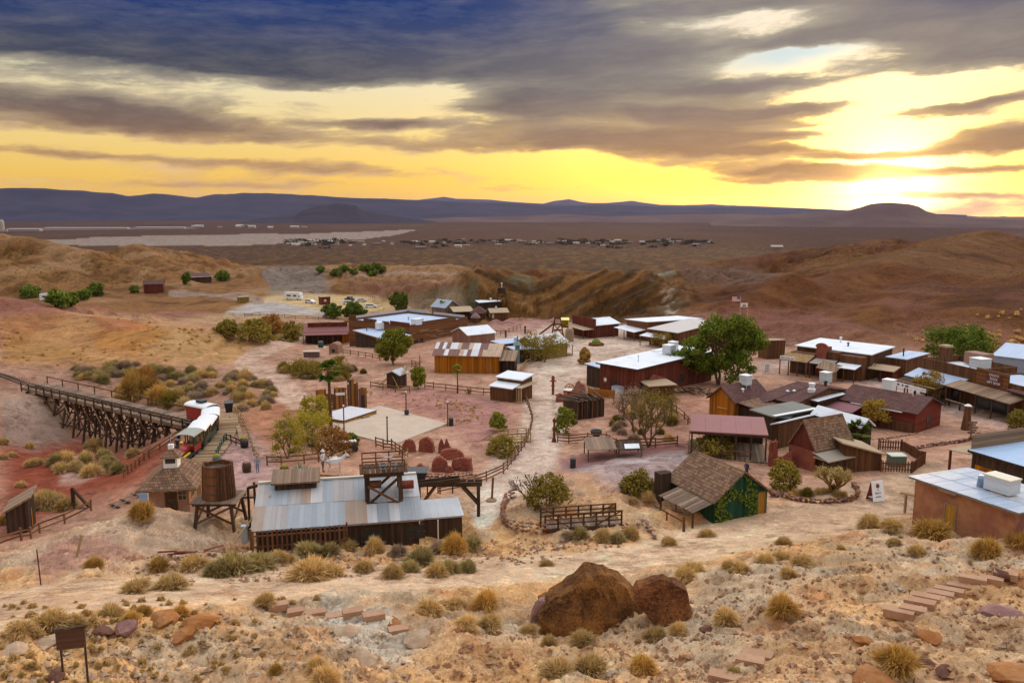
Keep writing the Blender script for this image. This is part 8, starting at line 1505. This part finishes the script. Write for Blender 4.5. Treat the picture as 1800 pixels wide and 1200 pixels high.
tree('garden_shrub', 'tall feathery yellow-green shrub beside the statue garden', 505, 805, 66, 80, L_FEATHER, 2600, .2, 60, .10, None, 22, 'shrub', 3, low=.05); tree('garden_shrub', 'wide olive shrub between palm and plaza', 548, 780, 90, 60, L_FEATHER, 2600, .2, 61, .13, None, 26, 'shrub', 3, low=.02); tree('garden_shrub', 'yellow-green shrub at the foot of the tall palm', 556, 748, 62, 58, L_FEATHER, 2400, .2, 62, .14, None, 18, 'shrub', 3, low=.02); tree('garden_shrub', 'orange tinted dry shrub behind the statue', 585, 800, 70, 50, L_RUST, 3000, .2, 63, .12, None, 18, 'shrub', 3, low=.02); tree('garden_shrub', 'dark green spiky shrub over the ore wagon', 616, 786, 32, 26, L_DARK, 1800, .2, 64, .12, None, 12, 'shrub', 2, low=.02)
for i, (x, y, w, h, m, lab) in enumerate([(535, 664, 70, 32, L_OLIVE, 'wide olive brush clump beside the service road'), (595, 664, 50, 42, L_OLIVE, 'olive shrub behind the tall palm'), (875, 757, 32, 34, L_LIME, 'bright yellow-green shrub above the stair deck'), (885, 800, 60, 34, L_OLIVE, 'olive shrub under the stair deck'), (994, 762, 46, 50, L_LIME, 'thin yellow-green shrub beside the brown pillar'), (1028, 640, 20, 30, L_GOLD, 'dry palm like shrub at the blue roof wing'), (1120, 868, 62, 40, L_OLIVE, 'olive green bush on the grey slope behind the green house'), (965, 892, 80, 62, L_OLIVE, 'large olive bush beside the bare sapling'), (1378, 862, 54, 52, L_OLIVE, 'olive bush at the end of the cactus bed'), (1250, 800, 80, 34, L_OLIVE, 'olive brush in front of the patio deck'), (452, 602, 60, 42, L_OLIVE, 'tall olive reeds on the bank below the lot'), (512, 600, 32, 36, L_OLIVE, 'olive bush at the red porch'), (478, 588, 50, 34, L_RUST, 'rusty reeds below the parking lot'), (400, 590, 40, 26, L_OLIVE, 'olive scrub on the yellow mound crest'), (640, 925, 30, 30, L_OLIVE, 'thin olive weed by the picket fence'), (1790, 765, 40, 40, L_OLIVE, 'olive shrub behind the plank false front')]): 
    if i != 14: tree('shrub', lab, x, y, w, h, m, 2600, .2, 70 + i, .14 if y > 640 else .3, None, 18, 'shrub', 3, low=.0)
bare_tree('bare_tree', 'big leafless grey-olive tree in the fenced yard', 1140, 785, 105, 3, None, None, 5, .75, 4, L_OLIVE, 3500); bare_tree('bare_tree', 'second leafless shrub tree by the maroon hall corner', 1115, 760, 85, 4, None, None, 5, .8, 3, L_GREY, 2500); bare_tree('bare_sapling', 'dark bare sapling beside the stone wall', 929, 888, 62, 5, W_DARK, None, 5, .55, 4); bare_tree('bare_tree', 'bare brown tree before the saloon row', 1520, 668, 40, 6, None, None, 4, .7, 3)
palm('tall_palm', 'tall fan palm with dark trunk beside the stage', 581, 757, 122, 46, 3); palm('young_palm', 'slender young palm on the slope below the barn', 804, 691, 50, 20, 4, L_LIME); palm('yard_palm', 'low green fan palm behind the plank side shed', 1505, 790, 34, 48, 5, L_GREEN)
agave('blue_agave', 'large blue-green agave in the statue garden', 527, 848, 46, 40, 3); agave('yucca', 'olive yucca rosette in the slope fence line', 823, 692, 14, 16, 4, L_OLIVE, 30)
ch = thing('cholla_cactus', 'golden branching cholla cactus in the rock ring', 'cactus', G(1468, 866)); m = MB(); g = random.Random(12); tips = []
for i in range(5): limb(m, Vector((g.uniform(-.4, .4), g.uniform(-.3, .3), -.1)), Vector((g.uniform(-.5, .5), g.uniform(-.4, .4), 1)).normalized(), .9, .12, 3, g, .8, .82, tips, 6)
m.build('stems', timber('cholla_stem', (.22, .13, .05), .1), ch, True); T = np.array([tuple(t) for t in tips]); r_ = np.random.default_rng(5); n = 5200; P = T[r_.integers(0, len(T), n)] + r_.normal(size=(n, 3)) * .15 - np.array([0, 0, .12]); N = r_.normal(size=(n, 3)); N /= np.linalg.norm(N, axis=1, keepdims=True); o = bpy.data.objects.new('spines', leaf_mesh('spines', P, N, .055 * r_.uniform(.6, 1.4, n), leafy('cholla_spines', (.36, .22, .05), (.72, .58, .30)), .4, 6)); col.objects.link(o); o.parent = ch

# ------------------------------------------------------------------ brush tufts
FG = 'dry tufts'
MARKS = [(130, 1130, 'behind the rusty info sign'), (60, 1110, 'at the edge of the lower path'), (320, 1090, 'beside the rust rock ledges'), (560, 1080, 'by the broken pale steps'), (320, 980, 'near the plank debris'), (520, 1000, 'between mill and path'), (440, 1005, 'on the bank below the mill corner'), (280, 1040, 'on the near edge of the upper bank'), (520, 1180, 'in the hollow below the pale outcrop'), (820, 1080, 'short of the round boulder'), (960, 1120, 'against the round boulder'), (1040, 1160, 'downhill from the huge boulder'), (1180, 1100, 'under the slab sided boulder'), (1210, 1010, 'behind the slab sided boulder'), (1390, 985, 'on the rise above the path bend'), (1290, 1000, 'on the slope beside the path bend'), (1375, 1078, 'alone on the bare slope'), (1275, 1090, 'beside the dark rock'), (1600, 1165, 'beside the dark round rock'), (1560, 930, 'near the sandwich board path'), (1640, 943, 'in front of the adobe house door'), (1760, 960, 'below the adobe house wall'), (1242, 942, 'at the foot of the green house porch'), (1590, 970, 'above the stone stairs'), (1130, 1175, 'near the three flat steps')]
for kind, lst in {'gold': [(165, 997, 38), (280, 1001, 42), (372, 1035, 0), (252, 1080, 33), (1375, 1078, 60), (1575, 1174, 80), (318, 1080, 34), (230, 1088, 30), (855, 1064, 55), (1130, 1178, 56), (1640, 943, 66), (1792, 958, 48), (1735, 978, 56), (1702, 935, 48), (485, 1180, 30)],
                  'straw': [(340, 996, 56), (505, 988, 36), (545, 1017, 82), (583, 1012, 50), (240, 1040, 60), (300, 1034, 66), (90, 1100, 74), (130, 1100, 46), (195, 1088, 56), (755, 1074, 60), (800, 1064, 42), (862, 1100, 56), (820, 1098, 46), (932, 1112, 40), (966, 1134, 42), (1022, 1130, 56), (980, 1186, 72), (1040, 1188, 82), (1152, 1124, 52), (1192, 1112, 46), (1242, 942, 34), (1220, 1006, 46), (1204, 1016, 46), (1378, 957, 40), (1375, 983, 36), (1410, 993, 44), (1385, 1012, 38), (1346, 988, 40), (1275, 1090, 56), (1530, 928, 52), (1566, 930, 42), (1572, 958, 34), (1612, 973, 38), (960, 993, 30), (468, 1060, 46), (555, 1174, 42), (570, 1198, 60), (36, 1112, 50), (1300, 1003, 48), (1282, 1000, 36), (1478, 966, 20)],
                  'sage': [(410, 1006, 80), (455, 1000, 70), (385, 1010, 60), (1290, 1190, 40)]}.items():
    tone = {'gold': 'golden domed', 'straw': 'straw coloured', 'sage': 'sage coloured'}[kind]
    for x, y, w in lst:
        if w:
            near_ = min(MARKS, key=lambda m: math.hypot(m[0] - x, (m[1] - y) * 1.6))[2]; size = 'big' if w > 58 else ('middling' if w > 40 else 'small'); tuft(kind, x, y, w, size + ' ' + tone + ' dry tuft ' + near_, FG + ' ' + near_, sq=.82)
MFG = 'brush in front of the mill'
for x, y, w, k in [(610, 965, 42, 'straw'), (660, 968, 46, 'straw'), (540, 974, 50, 'sage'), (580, 972, 42, 'sage'), (700, 974, 36, 'grey'), (740, 990, 60, 'sage'), (800, 970, 62, 'gold'), (832, 962, 46, 'sage'), (770, 972, 44, 'grey'), (720, 1004, 50, 'sage'), (640, 1004, 42, 'straw'), (690, 1014, 50, 'straw'), (790, 1006, 50, 'sage'), (768, 1012, 46, 'straw'), (822, 1004, 40, 'sage'), (560, 962, 40, 'straw'), (488, 985, 34, 'straw'), (1020, 945, 42, 'sage'), (1060, 950, 46, 'straw'), (1110, 945, 42, 'straw'), (1085, 952, 40, 'sage'), (1175, 958, 36, 'straw'), (1000, 945, 30, 'grey')]: spot = min([(600, 968, 'under the mill windows'), (810, 968, 'at the corner of the mill lean-to'), (740, 1006, 'on the rubble between mill and path'), (1060, 950, 'below the footbridge'), (530, 975, 'below the picket fence')], key=lambda m: math.hypot(m[0] - x, m[1] - y))[2]; tuft(k, x, y, w, {'straw': 'straw', 'sage': 'sage green', 'grey': 'grey', 'gold': 'golden'}[k] + ' coloured brush tuft ' + spot, MFG + ' ' + spot)
tuft('gold', 250, 910, 56, 'bright yellow bush on the pale bank below the station', None); tuft('straw', 80, 892, 56, 'straw coloured bush beside the tool shed', None); tuft('gold', 8, 920, 30, 'yellow bush at the left side of the tool shed', None)
RB = 'brush in and beyond the ravine'
scatter(['grey', 'straw', 'sage'], [(100, 648), (210, 640), (330, 652), (430, 660), (505, 690), (470, 720), (420, 725), (400, 700), (330, 712), (250, 700), (180, 680)], 120, 14, 34, 'pale grey and straw brush crowding the ground beyond the trestle', RB, ref=690)
for x, y, w, k in [(235, 700, 60, 'gold'), (262, 690, 50, 'rust'), (280, 706, 50, 'gold'), (215, 705, 40, 'straw'), (255, 672, 50, 'rust'), (300, 712, 40, 'olive'), (325, 716, 34, 'straw')]: tuft(k, x, y, w, 'golden and rusty bush behind the trestle railing', 'golden bushes behind the trestle', sq=1.2)
scatter(['straw', 'sage'], [(90, 790), (170, 785), (235, 800), (260, 830), (200, 860), (140, 850), (100, 830)], 16, 24, 40, 'straw brush on the ravine floor below the trestle', 'brush on the ravine floor'); scatter(['straw'], [(0, 740), (60, 760), (80, 830), (40, 860), (0, 850)], 7, 16, 26, 'small pale tuft on the red soil left of the ravine', 'tufts on the red soil')
scatter(['straw', 'gold'], [(60, 880), (100, 868), (130, 890), (100, 905)], 5, 24, 40, 'dry tuft between tool shed and buffer', 'tufts by the tool shed')
scatter(['straw', 'olive', 'grey'], [(490, 650), (560, 640), (640, 655), (640, 668), (560, 672), (500, 665)], 24, 16, 30, 'olive and straw brush strip along the service road', 'brush along the service road'); brush_mass('bank_brush', 'low brush on the bank below the parking lot', [(370, 580), (470, 570), (560, 575), (620, 565), (600, 580), (520, 600), (470, 610), (440, 590)], 130, 9, 20, L_SAGE, 4, 200)
brush_mass('mound_tufts', 'tiny pale tufts over the yellow mound', [(0, 545), (200, 555), (430, 590), (440, 640), (250, 645), (0, 640)], 70, 4, 10, L_STRAW, 3); scatter(['straw', 'sage', 'olive'], [(1230, 845), (1200, 830), (1120, 870), (1060, 880), (1080, 900), (1180, 880)], 12, 18, 34, 'brush tuft on the grey slope behind the green house', 'brush behind the green house')
scatter(['straw', 'olive'], [(1350, 858), (1440, 862), (1500, 862), (1490, 876), (1400, 874)], 12, 16, 28, 'low dry brush in the cactus bed', 'brush in the cactus bed'); scatter(['straw', 'grey', 'olive'], [(1060, 735), (1100, 720), (1190, 735), (1180, 775), (1090, 775)], 26, 16, 30, 'dry brush under the bare yard tree', 'brush in the fenced yard'); scatter(['straw', 'grey'], [(470, 750), (560, 740), (600, 790), (500, 800)], 14, 16, 28, 'dry undergrowth below the garden shrubs', 'undergrowth by the plaza')
brush_mass('hill_shrubs', 'tiny shrubs dotted over the left hills', [(0, 430), (140, 450), (240, 435), (330, 462), (420, 490), (300, 505), (0, 508)], 700, 2, 5, L_OLIVE, 5, 24); brush_mass('hill_shrubs', 'tiny dry shrubs dotted over the right hillside', [(1250, 500), (1330, 455), (1500, 435), (1800, 425), (1800, 620), (1500, 590), (1330, 560)], 900, 1.5, 5, L_OLIVE, 6, 24); brush_mass('slope_tufts', 'pale tufts on the slope above the gift shop', [(1560, 560), (1800, 540), (1800, 640), (1740, 640), (1600, 600)], 160, 5, 13, L_STRAW, 7, 60)
brush_mass('town_weeds', 'small dry weeds between the paths and buildings', [(640, 690), (760, 690), (850, 720), (840, 790), (790, 745), (700, 715)], 70, 4, 10, L_STRAW, 8, 60); brush_mass('town_weeds', 'small dry weeds on the rocky foreground', [(0, 1060), (900, 1040), (1300, 960), (1800, 930), (1800, 1200), (0, 1200)], 200, 6, 20, L_STRAW, 9, 140)

# ------------------------------------------------------------------ boulders, rocks, gravel
def boulder(label, px, py, wpx, hpx, seed, flat=1.0, rz=0.0, mat=None, pts=None, depth=.8):
    """a large boulder: faceted hull of given corner points (x, z in units of width and height) roughened"""
    p = G(px, py); k = ppm(p); w, h = wpx / k, hpx / k; bm = bmesh.new(); g = random.Random(seed); V = []
    for x, z in pts:
        for y in (-1, 1): V.append(bm.verts.new((x * w, y * w * depth * .5 * g.uniform(.45, 1.0) * (1.15 - .75 * max(z, 0)) , z * h)))
    bmesh.ops.convex_hull(bm, input=V); bmesh.ops.triangulate(bm, faces=bm.faces[:]); bmesh.ops.subdivide_edges(bm, edges=bm.edges[:], cuts=5, use_grid_fill=True)
    co = np.array([v.co for v in bm.verts]); n1 = fbm(co[:, 0] * .9 + seed, co[:, 1] * .9 + co[:, 2] * 1.1, 5, seed); n2 = fbm(co[:, 0] * 3 + seed, co[:, 2] * 3 + co[:, 1] * 2.2, 3, seed + 5); bm.normal_update()
    for v, a, b in zip(bm.verts, n1, n2): v.co += v.normal * ((a * .30 + b * .20) * w * .13 - (.02 * w if abs(b) < .06 else 0))
    me = bpy.data.meshes.new('boulder'); bm.to_mesh(me); bm.free(); me.materials.append(mat); o = bpy.data.objects.new('boulder', me); col.objects.link(o); o.location = p; o.rotation_euler[2] = rz; return tag(o, label, 'boulder')
boulder('huge pointed brown boulder with yellow lichen beside the path', 1038, 1084, 168, 84, 4, mat=K_BROWN, pts=[(-.5, -.15), (-.5, .22), (-.40, .45), (-.06, .98), (.08, 1.0), (.22, .93), (.5, .35), (.48, .1), (.3, -.15), (-.2, -.2)])
boulder('big slab sided rust-brown boulder leaning on the huge one', 1160, 1086, 94, 72, 6, mat=rock('rust_boulder', (.12, .052, .03), (.29, .13, .065), .5, 1.0, (.34, .19, .08), .45), pts=[(-.5, .55), (-.42, .85), (.05, 1.0), (.4, .75), (.5, .3), (.35, -.1), (.1, -.2), (-.2, .1)])
boulder('round purple-brown boulder at the foot of the huge one', 966, 1100, 62, 50, 8, mat=K_PURPLE, pts=[(-.5, -.2), (-.5, .4), (-.3, .95), (.1, 1.0), (.45, .7), (.5, .1), (.3, -.3)])
wp_ = stone('pale', 957, 1082, 12, 'small white stone lying on the round boulder', None, .7); wp_.location.z += .9; wp_.scale *= 1.0
for x, y, w, k, lab in [(1003, 1100, 30, 'brown', 'small brown rock between two boulders'), (1060, 1078, 22, 'pale', 'pale rock below the huge boulder'), (225, 1102, 46, 'purple', 'grey-brown outcrop rock below the dark tufts'), (185, 1110, 36, 'dark', 'dark slab rock at the edge of the pale outcrop'), (288, 1088, 52, 'rust', 'orange rust rock ledge below the path'), (350, 1096, 70, 'rust', 'long rust rock ledge beside the orange one'), (320, 1118, 48, 'rust', 'low tan rock in the outcrop'), (785, 1063, 30, 'rust', 'orange rock beside straw tufts'), (692, 1094, 36, 'rust', 'flat orange rock slab by the broken steps'), (1630, 1166, 30, 'dark', 'dark round rock beside the golden tuft'), (1662, 1182, 40, 'dark', 'dark flat rock below the round rock'), (1632, 1120, 44, 'rust', 'tan rock below the stone stairs'), (1515, 1126, 34, 'rust', 'brown rock on the bare slope'), (1760, 1078, 60, 'purple', 'half buried rock ledge at the right edge'), (1760, 1010, 40, 'dark', 'dark rock at the top of the stone stairs'), (1240, 1105, 28, 'dark', 'dark rock left of the golden tuft'), (1800, 1190, 90, 'rust', 'orange rock mass at the lower right corner'), (1540, 1196, 70, 'rust', 'low orange rock at the bottom edge'), (100, 1190, 40, 'dark', 'dark rock beside the sign post'), (20, 1150, 60, 'pale', 'pale rock at the left edge'), (80, 1130, 44, 'pale', 'pale yellow rock above the sign'), (640, 1160, 60, 'pale', 'pale grey rock face at the bottom hollow'), (610, 1112, 44, 'pale', 'pale flat outcrop below the broken steps'), (735, 1126, 50, 'pale', 'pale flat stone in the bottom middle')]: stone(k, x, y, w, lab, None, .55)
dbr = thing('plank_debris', 'scatter of broken dark planks on the bank below the mill', 'planks', G(325, 978))
for i in range(9): x, y = rnd.uniform(-1.6, 1.8), rnd.uniform(-.7, .7); a = rnd.uniform(-.5, .6); beam('plank', (x - .6 * math.cos(a), y - .6 * math.sin(a), .12 + .08 * i * .5), (x + .7 * math.cos(a), y + .7 * math.sin(a), .2 + .05 * i), .2, .05, W_RED if i % 3 else W_PALE, dbr)
lb = thing('leaning_board', 'pale board leaning on the purple bank', 'board', G(134, 978)); beam('board', (0, 0, -.1), (.25, .4, 1.3), .22, .05, W_PALE, lb)
st_ = thing('stake', 'thin dark iron stake on the pale bank', 'stake', G(72, 1027)); MB().tube([(0, 0, -.2), (-.05, 0, 2.1)], .035, 6).build('rod', W_DARK, st_)
def gravel(name, polyg, n, s0, s1, mats, seed, dens=None):
    """loose stones, far too many to count, as one mesh"""
    g = np.random.default_rng(seed); base = np.array([(1, 0, 0), (-1, 0, 0), (0, 1, 0), (0, -1, 0), (0, 0, 1), (0, 0, -.6)], float); fc = np.array([(0, 2, 4), (2, 1, 4), (1, 3, 4), (3, 0, 4), (2, 0, 5), (1, 2, 5), (3, 1, 5), (0, 3, 5)])
    xs, ys = [p[0] for p in polyg], [p[1] for p in polyg]; cand = np.c_[g.uniform(min(xs), max(xs), n * 4), g.uniform(min(ys), max(ys), n * 4)]; cand = cand[in_poly(cand[:, 0], cand[:, 1], polyg)]
    nz = fbm(cand[:, 0] / 40, cand[:, 1] / 16, 3, seed); cand = cand[nz + g.normal(0, .3, len(nz)) > -.05][:n]
    V, Fs, U = [], [], []
    for i, (x, y) in enumerate(cand):
        p = G(x, y); s = s0 + (s1 - s0) * g.random() ** 3; q = base * (s * g.uniform(.6, 1.2, 3) * np.array([1, 1, .7])) + g.normal(0, s * .15, (6, 3)); a = g.uniform(0, 6.28); c, si = math.cos(a), math.sin(a); q = np.c_[q[:, 0] * c - q[:, 1] * si, q[:, 0] * si + q[:, 1] * c, q[:, 2]]; V.append(q + np.array(p) + np.array([0, 0, s * .15])); Fs.append(fc + 6 * i)
    o = np_mesh(name, np.concatenate(V), np.concatenate(Fs), mats, False); return tag(o, {'stones': 'loose broken stones strewn over the rocky slope', 'rubble': 'loose rubble strewn below the mill and the wash', 'gravel': 'fine loose stones on the lower left outcrop'}[name], name, kind='stuff')
gravel('stones', [(880, 1110), (950, 1060), (1230, 1030), (1300, 960), (1560, 930), (1800, 960), (1800, 1200), (700, 1200), (800, 1130)], 2700, .03, .20, rock('loose_stone', (.36, .22, .14), (.22, .11, .07), 1.6, .5, (.46, .37, .29)), 3); gravel('gravel', [(0, 1100), (250, 1080), (620, 1070), (720, 1140), (760, 1200), (0, 1200)], 1300, .03, .18, K_PALE, 4); gravel('rubble', [(150, 985), (420, 960), (600, 975), (850, 950), (1000, 940), (1150, 945), (1000, 985), (700, 1010), (300, 1030)], 2200, .03, .20, rock('loose_rubble', (.30, .17, .12), (.22, .12, .09), 1.6, .5, (.42, .33, .26)), 5)

# ------------------------------------------------------------------ far settlement
VM = [paint('village_white', (.40, .34, .29), .7), paint('village_tan', (.25, .18, .13), .8), paint('village_dark', (.16, .11, .09), .8)]
VH = []
for i in range(6):
    m_ = MB(); w, d, h = 14 + 5 * (i % 3), 10, 4.0 + (i % 2); m_.box(-w / 2, w / 2, -d / 2, d / 2, -3, h); m_.prism([(-w / 2 - .5, -d / 2 - .6, h + .02), (-w / 2 - .5, 0, h + 2.4), (-w / 2 - .5, d / 2 + .6, h + .02)], (w + 1, 0, 0)); VH.append(m_.mesh('valley_house', VM[0 if i < 3 else (1 if i < 5 else 2)]))
g = random.Random(21); pos = [(g.uniform(500, 1250), 421 + abs(g.gauss(0, 5)) + 4 * g.random()) for _ in range(70)] + [(g.uniform(330, 560), g.uniform(397, 402)) for _ in range(10)]
for x, y in pos:
    p = G(x, min(y, 438)); o = bpy.data.objects.new('valley_house', g.choice(VH)); col.objects.link(o); o.location = p; o.rotation_euler[2] = g.uniform(-.5, .5); s = g.uniform(.7, 1.3) * (1 if y > 405 else 2.2); o.scale = (s, s, s); tag(o, 'tiny pale house in the far valley settlement', 'house', 'houses of the far valley settlement')
for x, y, w, h, lab, m in [(40, 406, 50, 3, 'long white plant shed far across the valley at its left end', VM[0]), (150, 403, 130, 2.2, 'very long white strip of sheds across the far valley', VM[0]), (280, 402, 80, 2, 'white row of sheds before the far mountains', VM[0])]:
    p = G(x, y); k = ppm(p); r = thing('plant_shed', lab, 'shed', p); MB().box(-w / 2 / k, w / 2 / k, 0, 40, -6, h / k).build('wall', m, r); MB().slab([(-w / 2 / k, -4, h / k + .5), (w / 2 / k, -4, h / k + .5), (w / 2 / k, 44, h / k + 3), (-w / 2 / k, 44, h / k + 3)], .4).build('roof', VM[0], r)
p = G(4, 407); k = ppm(p); sl_ = thing('silo_tower', 'white cylindrical plant tower at the far left', 'tower', p); MB().lathe([(3.5 / k, -5), (3.5 / k, 14 / k), (2.5 / k, 17 / k), (.5 / k, 17.5 / k)], 14).build('tower', VM[0], sl_); MB().box(-8 / k, 8 / k, -6, 6, -5, 3 / k).build('base', VM[0], sl_)
p = G(1365, 437); k = ppm(p); hh_ = thing('hill_ranch', 'lone ranch building on the plain behind the right hills', 'house', p); MB().box(-9 / k, 9 / k, -6, 6, -4, 3 / k).build('wall', VM[1], hh_); MB().prism([(-10 / k, -8, 3 / k + .02), (-10 / k, 0, 6 / k), (-10 / k, 8, 3 / k + .02)], (20 / k, 0, 0)).build('roof', VM[0], hh_)
r_ = np.random.default_rng(8); Ps, Ns, Ss = [], [], []
for _ in range(150):
    x = r_.choice([r_.uniform(500, 620), r_.uniform(690, 1000), r_.uniform(980, 1100), r_.uniform(1130, 1250)]); p = G(float(x), float(min(421 + abs(r_.normal(0, 5)) + r_.random() * 3, 437))); n = 26; w = r_.uniform(5, 12); q = np.array(p) + r_.normal(size=(n, 3)) * np.array([w, w * .6, 2.2]) + np.array([0, 0, 3.2]); Ps.append(q); Ns.append(r_.normal(size=(n, 3))); Ss.append(np.full(n, 3.4))
N = np.concatenate(Ns); N /= np.linalg.norm(N, axis=1, keepdims=True); o = bpy.data.objects.new('valley_trees', leaf_mesh('valley_trees', np.concatenate(Ps), N, np.concatenate(Ss), leafy('far_leaves', (.03, .03, .016), (.06, .055, .028)), .8, 4)); col.objects.link(o); tag(o, 'dark tree belts of the far valley settlement', 'trees', kind='stuff')

# ------------------------------------------------------------------ air over the valley
hz = MB().box(-26000, 26000, -600, 33000, CZ - 250, CZ + 420).build('haze', None); tag(hz, 'thin evening haze over the valley', 'haze', kind='stuff')
m_ = bpy.data.materials.new('haze'); m_.use_nodes = True; t = NT(m_.node_tree); v = t.n('ShaderNodeVolumePrincipled', {'Color': (.48, .50, .98), 'Density': 9e-6, 'Anisotropy': .45}); t.t.links.new(v.outputs[0], t.n('ShaderNodeOutputMaterial').inputs['Volume']); hz.data.materials.append(m_)
